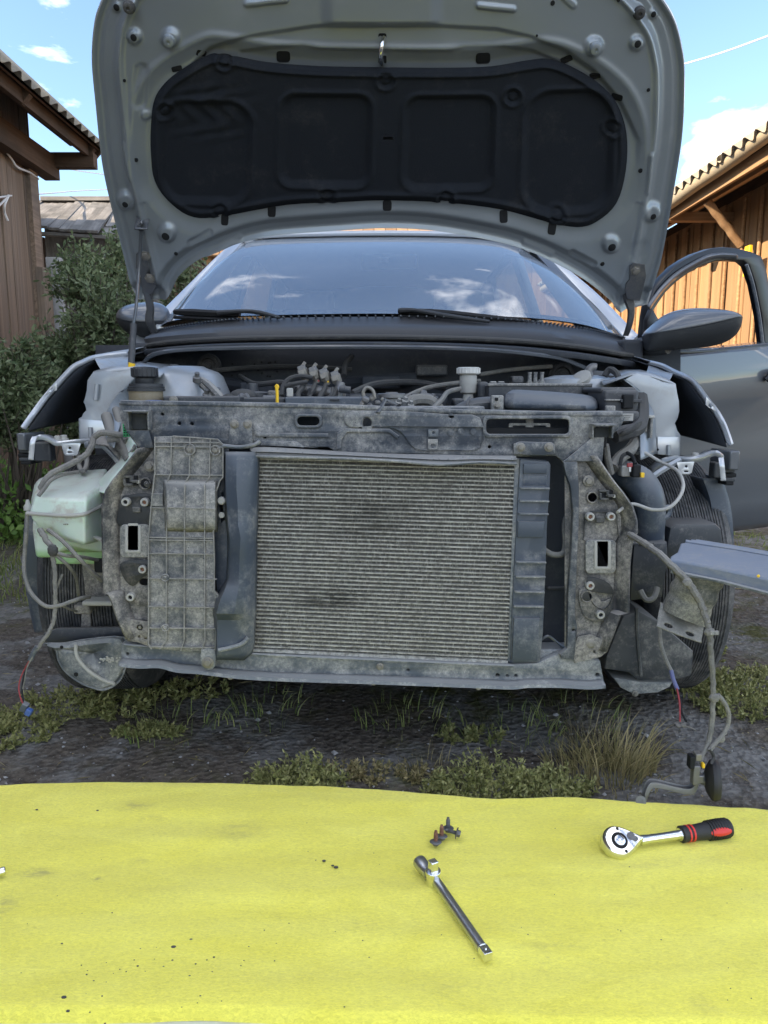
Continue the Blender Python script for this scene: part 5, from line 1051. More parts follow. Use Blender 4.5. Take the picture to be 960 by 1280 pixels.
plate('foot_plate', M['bracket'], [(156, 776), (164, 774), (190, 778), (198, 806), (186, 808), (172, 803), (158, 801), (163, 794)], YF - .006, br1, [circ(174, 796, 1.6), circ(182, 798, 2, 12, 1)], .003, .001)
rbox('pressed_tab', M['rubber_dusty'], 165, 634, 175, 641, YF - .006, .006, br1, .002)
# right bracket
ro = [(747, 570), (757, 585), (768, 601), (781, 617), (792, 633.5), (797, 650), (797.5, 666), (791, 680), (788, 707), (787, 765.6), (777, 768.5), (768, 792), (759.5, 814.5), (752, 820.5), (718, 829), (706, 829), (706, 571)]
slotR = rrect(747, 676, 759.5, 708.5, 1)
br2 = plate('lamp_bracket', M['bracket'], ro, YF + .006, car, [circ(740.8, 622, 5.8), slotR, circ(734, 746, 6), circ(737.8, 640, .5)], .004, .001)
m = MB(); q = [T((a, b, YF - .016)) for a, b in ro[:13]]; m.loft([[p + Vector((-.026, .022, 0)) for p in q], [p + Vector((-.018, .016, 0)) for p in q], [p + Vector((-.010, 0, 0)) for p in q], [p + Vector((-.004, -.003, 0)) for p in q], q, [p + Vector((.001, .03, 0)) for p in q]]); m.ob('outer_flange', M['bracket'], br2, solid=.002)
plate('black_recess', M['bracket_black'], sm([(731, 650), (735, 640), (768, 640), (772, 655), (770, 678), (732, 677), (730, 668)], 3), YF + .0005, br2, [circ(737, 645.4, 5), circ(763, 645.4, 5)], .004, .001)
plate('slot_frame', M['lattice'], rrect(732, 675, 770, 717, 6), YF - .004, br2, [slotR], .005, .0016); plate('slot_step', M['sleeve'], rrect(743, 676, 764, 712, 2), YF - .0065, br2, [slotR], .003, .001)
plate('black_recess', M['bracket_black'], sm([(735, 722), (756, 726), (767, 738), (764, 752), (756, 762), (744, 758), (735, 742)], 3), YF - .0045, br2, [circ(737, 731.5, 5), circ(734, 746, 7.5)], .003, .001)
plate('lower_pressing', M['bracket'], sm([(724, 738), (740, 735), (752, 752), (764, 748), (766, 760), (754, 776), (740, 776), (728, 766)], 3), YF - .0005, br2, [circ(734, 746, 6), circ(750, 767.7, 5.2)], .003, .001)
for x, y in ((737, 645.4), (763, 645.4), (737, 731.5), (750, 767.7)): sleeve(br2, x, y, YF - .003)
bolt(br2, 735.7, 601, YF + .002, 5.2); bolt(br2, 737.8, 804, YF - .002, 7); clipb(br2, 759, 619, YF + .002); cup(br2, 740.8, 622, 5.6, YF + .003); cup(br2, 734, 746, 6, YF - .002)
bolt(br2, 786, 674, YF - .008, 2.6); rbox('pressed_tab', M['rubber_dusty'], 745, 646, 756, 654, YF - .006, .006, br2, .002)
plate('foot_plate', M['bracket'], [(722, 796), (738, 793), (752, 799), (757, 812), (752, 821), (718, 829), (717, 812)], YF - .006, br2, [circ(743, 815, 1.8)], .003, .001)
plate('inner_pillar', M['support'], [(704, 577), (722, 577), (724, 610), (724, 648), (722, 700), (719, 767), (722, 783), (718, 826), (702, 824), (700, 818), (709, 811), (710.5, 737), (714, 690), (716.4, 642), (713, 608), (707, 592)], YF - .010, br2, [circ(717, 788, 1.8)], .016, .003)
# ---------------------------------------------------------------- lower tie bar
lb = [(152, 804.5), (200, 809), (253, 812.5), (300, 817), (420, 821), (520, 825.5), (642, 831), (672, 829), (700, 816), (706, 815), (750.5, 826.5), (756, 857.5), (735, 859), (700, 857), (660, 857), (640, 859), (600, 857.5), (480, 853), (400, 850.5), (330, 848), (290, 845), (250, 840), (222, 838), (200, 832.5), (175, 833), (149, 830.5)]
tie = plate('tie_bar', M['beam'], lb, YF + .004, car, [circ(385, 832.5, 1.6), circ(510, 838, 1.8), circ(747, 844, 2.4), circ(622, 844.5, 2.4), circ(634, 845, 1.6), circ(645, 845, 1.8), circ(159, 818, 2)], .02, .003)
fl = [(149, 830.5), (175, 833), (200, 832.5), (222, 838), (250, 840), (290, 845), (330, 848), (400, 850.5), (480, 853), (600, 857.5), (640, 859), (660, 857), (700, 857), (735, 859), (756, 857.5)]
m = MB(); q = crom([T((a, b, YF - .012)) for a, b in fl], 3); m.loft([[p + Vector((0, .014, .008)) for p in q], [p + Vector((0, .008, .005)) for p in q], [p + Vector((0, -.004, .003)) for p in q], [p + Vector((0, -.006, -.001)) for p in q], [p + Vector((0, .02, -.004)) for p in q]]); m.ob('lower_flange', M['beam'], tie, solid=.002)
m = MB(); q = crom([T((a, b, YF)) for a, b in ((155, 806), (253, 814), (420, 823), (642, 832.5))], 4); m.tube(q, .0035, 6); m.ob('upper_fold', M['beam'], tie)
for x, y in ((288, 846), (467, 853), (598, 859)): bolt(tie, x, y, YF - .012, 3)
bolt(tie, 475, 833, YF - .006, 3.4)
rbox('tie_bar_rear', M['beam'], 160, 812, 745, 832, YF + .022, .05, tie, .004)
# ---------------------------------------------------------------- slatted (ribbed) air guide, left
pl = [(194, 546), (216, 545), (272, 549), (279, 556), (279, 596), (275, 601), (270, 616), (270, 655), (267, 664), (268, 690), (268, 738), (273, 744), (271, 760), (269, 812), (252, 814), (190, 811), (186, 806), (186, 672), (190, 625), (194, 590)]
guide = plate('air_guide', M['lattice'], pl, YF - .016, car, (), .004, .001)
def rib(m, pts, Y, w_=.0020, d=.006):
    for a, b in zip(pts[:-1], pts[1:]):
        A_, B_ = T((*a, Y)), T((*b, Y)); m.bar(A_, B_, w_, d, (0, -1, 0))
mm = MB(); Yr = YF - .020
for pts in ([(214.6, 546), (214, 590), (208.7, 604), (208, 800), (200, 811)], [(237.5, 547), (237, 594), (231, 605), (230.5, 800), (226, 813)], [(263, 549), (262, 596), (256, 606), (256.5, 800), (252, 813)]): rib(mm, pts, Yr)
for y, xa, xb in ((552.5, 194, 277), (558, 194, 279), (593, 193, 279), (634.5, 188, 270), (671.5, 186, 268), (674.5, 186, 268), (691.5, 186, 268), (722.6, 186, 271), (758, 187, 271), (784.5, 187, 270), (808, 187, 268)): rib(mm, [(xa, y), (xb, y + 1)], Yr - .0003)
rib(mm, pl[1:14] , Yr - .0006); rib(mm, pl[15:] + [pl[0]], Yr - .0006)
mm.ob('lattice_rib', M['rib_dust'], guide)
# raised box pressing across the guide
m = MB(); def_rows = []
for y, d in ((600, 0), (606, .008), (614, .015), (650, .016), (658, .010), (663, 0)):
    xa = 209 if y < 640 else 211; def_rows.append([T((xa - 4, y, YF - .017)), T((xa, y, YF - .017 - d * .9)), T((240, y + 1, YF - .017 - d)), T((268, y + 1, YF - .017 - d)), T((271, y + 1, YF - .016))])
m.loft(def_rows); m.ob('raised_pressing', M['lattice'], guide, solid=.002)
mm = MB()
for x in (231, 256): rib(mm, [(x, 606), (x, 614), (x, 652), (x, 660)], YF - .035)
rib(mm, [(209, 634), (270, 636)], YF - .034); mm.ob('lattice_rib', M['rib_dust'], guide)
for x, y, r in ((237.5, 561.7, 7), (269.6, 562.6, 6.3)):
    c = PY(x, y, YF - .02); R = px2m(r, YF); m = MB(); m.lathe(c, (0, -1, 0), [(0, R), (.006, R), (.006, R * .84), (.001, R * .82)], 24); b_ = m.ob('screw_boss', M['lattice'], guide); bolt(b_, x, y, YF - .0215, r * .55)
for x, y in ((207, 722), (207, 784.5), (222, 756)):
    if x == 222: continue
    c = PY(x, y, YF - .02); R = px2m(5.2, YF); m = MB(); m.lathe(c, (0, -1, 0), [(0, R), (.004, R), (.005, R * .8), (.003, R * .6), (.005, R * .4), (.0055, R * .2)], 20); m.ob('push_pin', M['lattice'], guide)
rbox('guide_notch', M['lattice'], 189, 617, 203, 633, YF - .022, .006, guide, .001)
plate('fixing_tab', M['beam'], sm([(252, 812), (268, 812), (269.5, 828), (267, 835), (260, 837.5), (253, 834), (251, 826)], 2), YF - .024, guide, (), .004, .001); bolt(guide, 260, 828, YF - .026, 5.6)
# strip between guide and deflector
plate('edge_strip', M['plastic_blue'], [(272, 560), (286, 560), (284, 610), (276, 617), (282, 650), (286, 660), (285, 728), (272, 745), (268, 700), (268, 664)], YF + .012, guide, [[(273, 622), (280, 622), (282, 648), (276, 654)]], .004, .001)
m = MB(); c = PY(278, 625, YF - .01); m.lathe(c, (0, -1, 0), [(0, .007), (.01, .008), (.012, .006)], 14); c = PY(278, 643, YF - .01); m.lathe(c, (0, -1, 0), [(0, .005), (.008, .006)], 12); m.ob('white_peg', M['sleeve'], guide)
# ---------------------------------------------------------------- left radiator deflector, faceted plastic moulding
def dl(y, xs, ds): return [T((x, y, YF - .012 - d)) for x, d in zip(xs, ds)]
rows_ = [dl(565, (281.5, 284, 296, 310, 318.6, 321), (0, .012, .016, .012, .004, -.01)),
         dl(571, (281.8, 284, 296, 312, 320, 323), (0, .016, .020, .012, .004, -.01)),
         dl(610, (281.5, 284, 296, 306, 319, 322), (0, .022, .034, .026, .006, -.01)),
         dl(640, (283.5, 286, 298, 306, 318, 321), (0, .022, .034, .028, .006, -.01)),
         dl(655, (284.5, 287, 298, 307, 318, 321), (0, .024, .036, .030, .006, -.01)),
         dl(672, (286, 289, 301, 309, 317, 320), (0, .034, .044, .036, .006, -.01)),
         dl(690, (286, 289, 300, 308, 317, 320), (0, .024, .036, .028, .006, -.01)),
         dl(724, (284.5, 288, 299, 307, 316.5, 320), (0, .024, .036, .028, .006, -.01)),
         dl(734, (279, 284, 298, 306, 316.5, 319), (0, .034, .040, .030, .006, -.01)),
         dl(750, (271, 277, 295, 305, 316, 319), (0, .044, .046, .034, .006, -.01)),
         dl(766, (267, 272, 292, 305, 316, 319), (0, .042, .044, .032, .006, -.01)),
         dl(774, (268.5, 273, 292, 304, 315.5, 318), (0, .020, .022, .016, .004, -.01)),
         dl(804, (269.5, 273, 290, 303, 315, 317), (0, .018, .018, .012, .004, -.01)),
         dl(816, (269.5, 273, 288, 300, 309, 314), (0, .022, .024, .018, .004, -.01)),
         dl(824, (269.5, 273, 284, 292, 300, 304), (0, .018, .018, .010, .0, -.01))]
m = MB(); m.loft(rows_); df = m.ob('side_deflector', M['plastic_blue'], car, solid=.003, bevel=.0)
m = MB(); m.tube([T((278, 557, YF - .02)), T((300, 559, YF - .022)), T((318, 556, YF - .03)), T((325, 551, YF - .03))], .004, 8); m.ob('moulding_edge', M['beam'], df); m = MB(); m.tube([T((273, 813, YF - .04)), T((300, 806, YF - .034)), T((310, 797, YF - .03))], .0045, 8); m.ob('moulding_edge', M['beam'], df)
# ---------------------------------------------------------------- radiator
rad = bpy.data.objects.new('radiator', None); rad.empty_display_size = .1; place(rad, car, Matrix.Translation(PY(480, 700, YF + .02)))
QC = [(322, 572), (643.5, 580), (634.5, 826), (315, 811)]
def qc(u, v): 
    a = Vector((*QC[0], 0)).lerp(Vector((*QC[1], 0)), u); b = Vector((*QC[3], 0)).lerp(Vector((*QC[2], 0)), u); p = a.lerp(b, v); return p.x, p.y
YC = YF + .012
m = MB(); m.loft([[T((*qc(i / 20, j / 20), YC + .004)) for i in range(21)] for j in range(21)]); m.ob('fin_core', M['fins'], rad)
m = MB(); random.seed(9); NT = 47
for k in range(NT):
    v = (k + .3) / NT; q = []
    for i in range(25): x, y = qc(i / 24, v); q.append(T((x, y + random.uniform(-.16, .16), YC)))
    hh = .00155
    m.loft([[p + Vector((0, .004, hh)) for p in q], [p + Vector((0, -.0012, hh * .8)) for p in q], [p + Vector((0, -.0012, -hh * .8)) for p in q], [p + Vector((0, .004, -hh)) for p in q]])
tag(m.ob('cooling_tubes', M['tubes'], rad, clean=False, smooth=False), kind='stuff')
# bent fins between the tubes, real ribs
m = MB(); 
for k in range(NT):
    v0, v1 = (k + .52) / NT, (k + 1.08) / NT
    for i in range(150):
        u_ = (i + random.uniform(.1, .9)) / 150
        if random.random() < .6: continue
        a = T((*qc(u_, v0), YC + .001)); b = T((*qc(min(1, u_ + random.uniform(-.003, .003)), v1), YC + .001)); s = .00028 * random.uniform(.7, 1.6)
        o0 = len(m.v); m.v += [a + Vector((-s, 0, 0)), a + Vector((s, 0, 0)), b + Vector((s, 0, 0)), b + Vector((-s, 0, 0))]; m.f.append([o0, o0 + 1, o0 + 2, o0 + 3])
tag(m.ob('bent_fins', M['tubes'], rad, clean=False, smooth=False), kind='stuff')
m = MB(); m.bar(T((*qc(0, -.005), YC)), T((*qc(1, -.005), YC)), .006, .003, (0, 0, 1)); m.ob('core_frame', M['tubes'], rad); m = MB(); m.bar(T((*qc(0, 1.005), YC)), T((*qc(1, 1.005), YC)), .006, .006, (0, 0, 1)); m.ob('core_frame', M['tubes'], rad)
plate('core_side', M['beam'], [(643.5, 572), (651, 574), (641, 829), (634.5, 826)], YC - .002, rad, (), .02, .001)
tk = [(650, 574), (686, 577), (688.5, 581), (688, 600), (684.5, 650), (682, 720), (679, 790), (675, 828), (637.5, 829), (640, 760)]
etank = plate('end_tank', M['plastic_blue'], tk, YC - .006, rad, (), .035, .003)
def xt(y): return 651 - (y - 574) * .052, 687.5 - (y - 580) * .05
m = MB()
for y in (610, 626, 642, 702.4, 720.5, 739.5, 757.6): x0, x1 = xt(y); m = MB(); m.bar(T((x0 + 1, y, YC - .012)), T((x1 + 1, y + .5, YC - .012)), .010, .0032, (0, 0, 1)); m.ob('tank_rib', M['beam'], etank, bevel=.0006)
def tb(y0, y1, d, i=4): a0, a1 = xt(y0); c0_, c1 = xt(y1); plate('tank_pressing', M['plastic_blue'], [(a0 + i, y0), (a1 - 3, y0), (c1 - 3, y1), (c0_ + i, y1)], YC - .006 - d, etank, (), .008, .002)
tb(580, 592, .006); tb(652, 672, .010, 1); tb(773, 826, .006, 2); tb(594, 607, .002)
# dented top bar over the radiator
m = MB(); q0 = [(312, 561, .01), (330, 559, .012), (400, 563, .012), (450, 566, .014), (500, 568, .018), (560, 569, .020), (600, 570, .02), (645, 570, .016)]; q1 = [(318, 570, .012), (340, 571, .016), (400, 572.5, .018), (450, 574, .024), (500, 577, .032), (550, 581, .036), (600, 578, .026), (646, 580, .016)]
a = crom([T((x, y, YF - d)) for x, y, d in q0], 4); b = crom([T((x, y, YF - d - .004)) for x, y, d in q1], 4)
m.loft([[p + Vector((0, .03, 0)) for p in a], a, [p.lerp(q, .45) + Vector((0, -.006, 0)) for p, q in zip(a, b)], [p.lerp(q, .6) + Vector((0, .002, 0)) for p, q in zip(a, b)], b, [p + Vector((0, .012, -.004)) for p in b], [p + Vector((0, .04, -.003)) for p in b]]); m.ob('top_bar', M['support'], rad, solid=.002)
m = MB(); m.tube(b, .0028, 6, curve=False); m.ob('top_bar_edge', M['beam'], rad)
# fan shroud, hose behind it
rbox('fan_shroud', M['dark'], 318, 565, 716, 835, YF + .075, .05, car, .008)
rbox('shroud_rib', M['plastic'], 684, 734, 712, 737, YF + .068, .01, car, .001)
m = MB(); m.tube([T(a) for a in ((712, 640, YF + .05), (706, 655, YF + .04), (707, 680, YF + .035), (703, 692, YF + .03), (690, 693, YF + .03), (678, 686, YF + .03))], .0065, 10); m.ob('bypass_hose', M['hose'], car)
m = MB(); m.tube([T(a) for a in ((676, 800, YF + .03), (685, 795, YF + .03), (695, 802, YF + .03), (708, 812, YF + .03))], .003, 6); m.ob('thin_pipe', M['graphite'], car)
# ---------------------------------------------------------------- front wings
def P3(l): return [T(a) for a in l]
def wing(sg, lip, crest, tabs):
    q = crom(P3(lip), 5); m = MB(); n = len(q); rows = []
    for k, t in enumerate(np.linspace(0, 1, 9)):
        row = []
        for i, p in enumerate(q):
            e = Vector((sg * (min(.835, abs(p.x) + .03)), 2.72, max(p.z + .02, .62 if i > n * .7 else p.z + .03))); r = p.lerp(e, t); r.x += sg * .03 * sin(pi * t) * (i / n); r.z += .02 * sin(pi * t) * (1 - i / n); row.append(r)
        rows.append(row)
    m.loft(rows); wg = m.ob('wing', M['silver'], car, solid=.0025, off=-1 if sg > 0 else 1)
    m = MB(); m.loft([[p + Vector((-sg * .006, .012, -.008)) for p in r] for r in rows[:]]); m.ob('arch_liner', M['dark'], wg, solid=.002)
    # returned lip
    m = MB(); c = Vector((sg * .55, q[0].y, .55)); rr = [[], [], [], []]
    for p in q:
        d = (c - p); d.y = 0; d.normalize()
        for k, (a, b) in enumerate(((-.0025, .004), (-.0015, -.003), (.003, -.004), (.010, .002))): rr[k].append(p + d * a + Vector((0, b, 0)))
    m.loft(rr); m.ob('wing_lip', M['silver_clean'], wg, solid=.0015)
    # flat inner shoulder near the bonnet
    m = MB(); m.loft([P3(r) for r in crest]); m.ob('wing_shoulder', M['silver'], wg, solid=.003, bevel=.002)
    for (x, y, Y, o_, ho) in tabs: plate('fixing_tab', M['silver_clean'], o_, Y, wg, [ho], .003, .001)
    return wg
w1 = wing(-1, [(160, 440, 2.06), (138, 442, 2.0), (116.7, 445, 1.93), (102, 451, 1.87), (89.6, 457.7, 1.83), (70.8, 477.5, 1.77), (56, 494, 1.73), (41, 514, 1.69), (27, 534, 1.66)],
     [[(160, 440, 2.10), (140, 441.5, 2.05), (117, 444.5, 1.95)], [(163, 452, 2.02), (146, 452, 1.96), (121, 453, 1.90)], [(164, 458, 1.98), (150, 463, 1.92), (127, 463, 1.86)]],
     [(66, 486, 1.72, [(71, 477.5), (71, 488), (62, 491), (55, 495), (58, 491)], circ(65.5, 486.5, 2.4))])
w2 = wing(1, [(812, 451, 2.06), (828, 455, 2.0), (843, 462.5, 1.93), (856, 468, 1.87), (868, 475, 1.83), (885, 497.5, 1.76), (897, 513, 1.72), (907, 531, 1.69), (915.5, 555, 1.66)],
     [[(812, 451, 2.10), (828, 456, 2.05), (843, 463, 1.95)], [(809, 462, 2.02), (824, 467, 1.96), (839, 471, 1.90)], [(806, 467, 1.98), (818, 478, 1.92), (833, 481, 1.86)]],
     [(884, 503, 1.72, [(883, 495), (882, 506), (892, 513), (897, 515), (890, 504)], circ(888, 507, 2.6))])
# ---------------------------------------------------------------- inner aprons (painted body behind the headlamps)
al = [(116.7, 464), (134, 463), (148, 464), (166, 461), (171, 470), (160, 480), (146, 497), (136, 513), (133, 530), (133, 552), (98.5, 552.5), (98, 523), (102, 521), (103.5, 517), (107.5, 513), (106, 506), (104, 502.5), (106, 497), (108, 488), (109, 475.4)]
ap1 = plate('inner_apron', M['silver'], al, 1.78, car, (), .006, .002)
m = MB(); q0 = P3([(171, 468, 1.775), (160, 480, 1.775), (146, 497, 1.775), (136, 513, 1.775), (133, 530, 1.775), (133, 553, 1.775)]); q1 = P3([(206, 470, 2.1), (182, 492, 1.95), (164, 512, 1.78), (152, 530, 1.66), (147, 545, 1.6), (143, 560, 1.55)]); m.loft([crom(q0, 3), [a.lerp(b, .1) + Vector((0, -.006, .004)) for a, b in zip(crom(q0, 3), crom(q1, 3))], crom(q1, 3)]); m.ob('apron_side', M['hood_inner'], ap1, solid=.003)
m = MB(); m.loft([P3([(117, 464, 1.78), (140, 463, 1.78), (168, 461, 1.78), (200, 470, 1.8)]), P3([(150, 455, 2.1), (160, 452, 2.1), (176, 452, 2.15), (215, 455, 2.15)])]); m.ob('apron_top', M['silver'], ap1, solid=.004)
ar = [(782, 474), (796, 466), (812, 470), (828, 477), (845, 480), (846.5, 490), (849, 502), (849.5, 514), (847.5, 522.5), (844, 529), (847, 538), (851, 544), (850.5, 571), (820, 568), (818, 545), (817, 520), (808, 500), (798, 487)]
ap2 = plate('inner_apron', M['silver'], ar, 1.78, car, (), .006, .002)
m = MB(); q0 = P3([(782, 475, 1.775), (797, 487, 1.775), (808, 501, 1.775), (817, 520, 1.775), (818.5, 545, 1.775), (820, 568, 1.775)]); q1 = P3([(752, 474, 2.1), (778, 496, 1.95), (790, 510, 1.8), (797, 530, 1.68), (799, 550, 1.62), (800, 575, 1.58)]); m.loft([crom(q0, 3), [a.lerp(b, .1) + Vector((0, -.006, .004)) for a, b in zip(crom(q0, 3), crom(q1, 3))], crom(q1, 3)]); m.ob('apron_side', M['hood_inner'], ap2, solid=.003)
m = MB(); m.loft([P3([(754, 480, 1.8), (790, 467, 1.78), (815, 470, 1.78), (845, 480, 1.78)]), P3([(745, 466, 2.15), (780, 462, 2.15), (800, 462, 2.1), (822, 466, 2.1)])]); m.ob('apron_top', M['silver'], ap2, solid=.004)
for p, pts in ((ap1, [(100, 524), (131, 526), (131, 551), (100, 551)]), (ap2, [(822, 546), (849, 546), (849, 570), (822, 568)])):
    plate('weld_flange', M['silver_clean'], pts, 1.772, p, (), .004, .0015)
m = MB(); m.tube(P3([(121, 480, 1.772), (119, 500, 1.772)]), .006, 8, curve=False); m.ob('swage', M['silver'], ap1); m = MB(); m.tube(P3([(113, 548, 1.768), (112.5, 534, 1.768)]), .005, 8, curve=False)
m.ob('swage', M['silver'], ap1); 
m = MB(); m.tube(P3([(836, 569, 1.768), (836, 556, 1.768)]), .005, 8, curve=False); m.ob('swage', M['silver'], ap2)
for x, y in ((822, 562), (142, 540)): 
    c = PY(x, y, 1.765); m = MB(); m.lathe(c, (0, -1, 0), [(0, .003), (.001, .003)], 10); m.ob('hole', M['black'], ap2 if x > 480 else ap1)  # black disc paints the hole's dark inside
rbox('guide_channel', M['sleeve'], 807, 519, 819, 523, 1.66, .04, ap2, .002); rbox('guide_channel', M['lattice'], 812, 522, 817, 548, 1.665, .03, ap2, .002); rbox('guide_channel', M['lattice'], 805, 526, 810, 540, 1.67, .03, ap2, .002)
# headlamp carrier bars
def carrier(par, bar, tab, hole, curl, bolts):
    m = MB(); q = crom(P3([b[:3] for b in bar]), 5); 
    m.loft([[p + Vector((0, .03, .002)) for p in q], [p + Vector((0, .002, .003)) for p in q], [p + Vector((0, -.002, 0)) for p in q], [p + Vector((0, 0, -.008)) for p in q]]); c = m.ob('lamp_carrier', M['silver_clean'], car, solid=.002)
    plate('carrier_tab', M['silver_clean'], tab, tabY, c, hole, .003, .001)
    m = MB(); q = crom(P3(curl), 5); m.loft([[p + Vector((0, .0, 0)) for p in q], [p + Vector((.0, -.014, 0)) for p in q], [p + Vector((-.012 * par, -.016, 0)) for p in q]]); m.ob('carrier_end', M['silver_clean'], c, solid=.002)
    for x, y, Y in bolts:
        k = PY(x, y, Y); m = MB(); m.lathe(k, (0, 0, 1), [(-.006, .010), (0, .010), (.001, .007), (.007, .007), (.008, .005)], 14); m.ob('bolt', M['sleeve'], c)
tabY = 1.64
carrier(-1, [(43, 547, 1.63), (50, 545, 1.63), (58, 547, 1.64), (70, 553, 1.65), (84, 552, 1.66), (104, 550, 1.68), (126, 549, 1.72)], [(76, 554), (101, 554), (97, 568), (94, 569.5), (82, 569.5), (79.5, 567)], [circ(87, 560, 1.6), rrect(84.5, 564.3, 89.5, 566.3, .5)], [(44, 545, 1.63), (41, 552, 1.62), (40, 562, 1.62), (39, 574, 1.62)], [(72, 549, 1.67), (80, 548, 1.68)])
carrier(1, [(904, 571, 1.63), (897, 566, 1.63), (889, 567, 1.64), (876, 572, 1.65), (860, 574, 1.66), (848, 573, 1.68), (830, 578, 1.70), (815, 588, 1.72)], [(846, 578), (868, 577), (865, 591), (862, 593), (852, 593), (849, 590)], [circ(858, 583, 1.6), rrect(855.5, 588.3, 860.5, 590.3, .5)], [(901, 571, 1.63), (902, 580, 1.62), (903, 590, 1.62), (904, 600, 1.62)], [(870, 571, 1.67), (869, 570, 1.69)])
m = MB(); m.tube(P3([(850, 575, 1.66), (832, 585, 1.65), (812, 598, 1.64), (800, 606, 1.62)]), .007, 6); m.ob('carrier_stay', M['silver'], car)
m = MB(); q = P3([(106, 555, 1.67), (128, 556, 1.66), (140, 568, 1.63), (152, 583, 1.60)]); m.loft([[p + Vector((0, .02, .006)) for p in q], [p + Vector((0, -.003, .004)) for p in q], [p + Vector((0, -.003, -.008)) for p in q]]); m.ob('carrier_stay', M['silver'], car, solid=.003)
# small lamp stumps at the wing tips
def stump(x0, x1, y0, y1, sg):
    m = MB(); a = T((x0, y0, 1.66)); b = T((x1, y1, 1.66)); w_ = abs(b.x - a.x); h = a.z - b.z; cx_ = (a.x + b.x) / 2
    m.loft([[Vector((cx_ + dx * w_, 1.64 + dy, a.z - t * h)) for dx, dy in ((-.5, .03), (-.3, 0), (.3, 0), (.5, .03), (.45, .09), (-.45, .09))] for t in (0, .1, .55)], True); m.f += [list(range(6)), list(range(12, 18))]
    s = m.ob('marker_lamp', M['graphite'], car, bevel=.003)
    for k, (t, ww, mt_) in enumerate(((.60, .40, 'plastic'), (.73, .5, 'black'), (.86, .42, 'plastic'), (.97, .3, 'black'))):
        rbox('lamp_bracket_piece', M[mt_], cx_ and (x0 + x1) / 2 - ww * abs(x1 - x0), y0 + (t - .06) * (y1 - y0), (x0 + x1) / 2 + ww * abs(x1 - x0), y0 + (t + .05) * (y1 - y0), 1.655, .06, s, .002)
stump(22, 42, 541, 580, -1); stump(904, 921, 563, 606, 1)
rbox('lamp_holder', M['plastic'], 42, 553, 62, 577, 1.66, .03, car, .004); rbox('lamp_holder', M['plastic'], 892, 578, 903, 598, 1.66, .03, car, .004)
# ---------------------------------------------------------------- wheels
def wheel(cx_, Yc, R, wd, steer):
    wl = bpy.data.objects.new('wheel', None); c = Vector((cx_, Yc, R)); W = Matrix.Translation(c) @ Matrix.Rotation(steer, 4, 'Z'); place(wl, car, W)
    prof = [(-wd / 2, R * .66), (-wd / 2 - .006, R * .78), (-wd / 2 - .003, R * .90), (-wd / 2 + .008, R * .965), (-wd / 2 + .022, R * .990)]
    ng = 23; x0 = -wd / 2 + .026; x1 = wd / 2 - .026
    for k in range(ng):
        a = x0 + (x1 - x0) * k / ng; b = x0 + (x1 - x0) * (k + 1) / ng; rr = R * (1 - .012 * abs((a + b) / wd) ** 2); g = (b - a) * (.30 if k % 4 else .5)
        prof += [(a, rr - .006), (a + g * .5, rr - .006), (a + g * .5, rr), (b - g * .5, rr), (b - g * .5, rr - .006)]
    prof += [(wd / 2 - .022, R * .990), (wd / 2 - .008, R * .965), (wd / 2 + .003, R * .90), (wd / 2 + .006, R * .78), (wd / 2, R * .66)]
    m = MB(); m.lathe((0, 0, 0), (1, 0, 0), prof, 72); me = m.mesh(); meshob('tyre', me, M['tyre'], wl, W=W)
    m = MB(); m.lathe((0, 0, 0), (1, 0, 0), [(-wd * .45, R * .66), (-wd * .3, R * .6), (wd * .25, R * .58), (wd * .3, R * .2), (wd * .35, R * .2)], 40); meshob('rim', m.mesh(), M['graphite'], wl, W=W)
wheel(-.70, 1.93, .31, .20, radians(1)); wheel(.705, 1.93, .31, .20, radians(0))
for sg in (-1, 1): wheel(sg * .73, 4.45, .31, .195, 0)
# ---------------------------------------------------------------- right-hand (offside) mudguard lining ring round the tyre
for sg, pts in ((1, [(903, 598, 1.70), (912, 625, 1.70), (917, 660, 1.70), (917, 700, 1.71), (912, 740, 1.72), (905, 775, 1.74)]),):
    m = MB(); q = crom(P3(pts), 5); m.loft([[p + Vector((-.055, .05, 0)) for p in q], [p + Vector((-.045, 0, 0)) for p in q], [p + Vector((-.012, -.004, 0)) for p in q], [p + Vector((0, .002, 0)) for p in q], [p + Vector((.002, .14, 0)) for p in q]]); m.ob('arch_edge', M['plastic_blue'], car, solid=.003)
m = MB(); q = crom(P3([(31, 640, 1.70), (28, 680, 1.70), (29, 720, 1.71), (36, 760, 1.73), (42, 790, 1.74)]), 5); m.loft([[p + Vector((.05, .05, 0)) for p in q], [p + Vector((.035, 0, 0)) for p in q], [p + Vector((.010, -.004, 0)) for p in q], [p + Vector((0, .002, 0)) for p in q], [p + Vector((-.002, .12, 0)) for p in q]]); m.ob('arch_edge', M['plastic_blue'], car, solid=.003)
# dark structure between bracket and wheel
rbox('side_member', M['dark'], 100, 575, 190, 770, 1.86, .3, car, .02); rbox('side_member', M['dark'], 770, 580, 840, 770, 1.86, .3, car, .02)
m = MB(); m.loft([P3([(110, 553, 1.66), (134, 556, 1.64), (150, 575, 1.60), (168, 560, 1.56)]), P3([(112, 545, 1.8), (140, 540, 1.78), (155, 545, 1.72), (166, 540, 1.62)])]); m.ob('lamp_shelf', M['bracket'], car, solid=.004)
for pts, r in (([(133, 520, 1.7), (142, 545, 1.64), (155, 562, 1.60), (163, 575, 1.58)], .012), ([(145, 512, 1.72), (152, 535, 1.66), (160, 552, 1.6)], .009), ([(97, 566, 1.7), (99, 582, 1.66), (103, 589, 1.62), (108, 583, 1.64), (109, 566, 1.68)], .0055)):
    m = MB(); m.tube(P3(pts), r, 10); m.ob('hose', M['hose'], car)
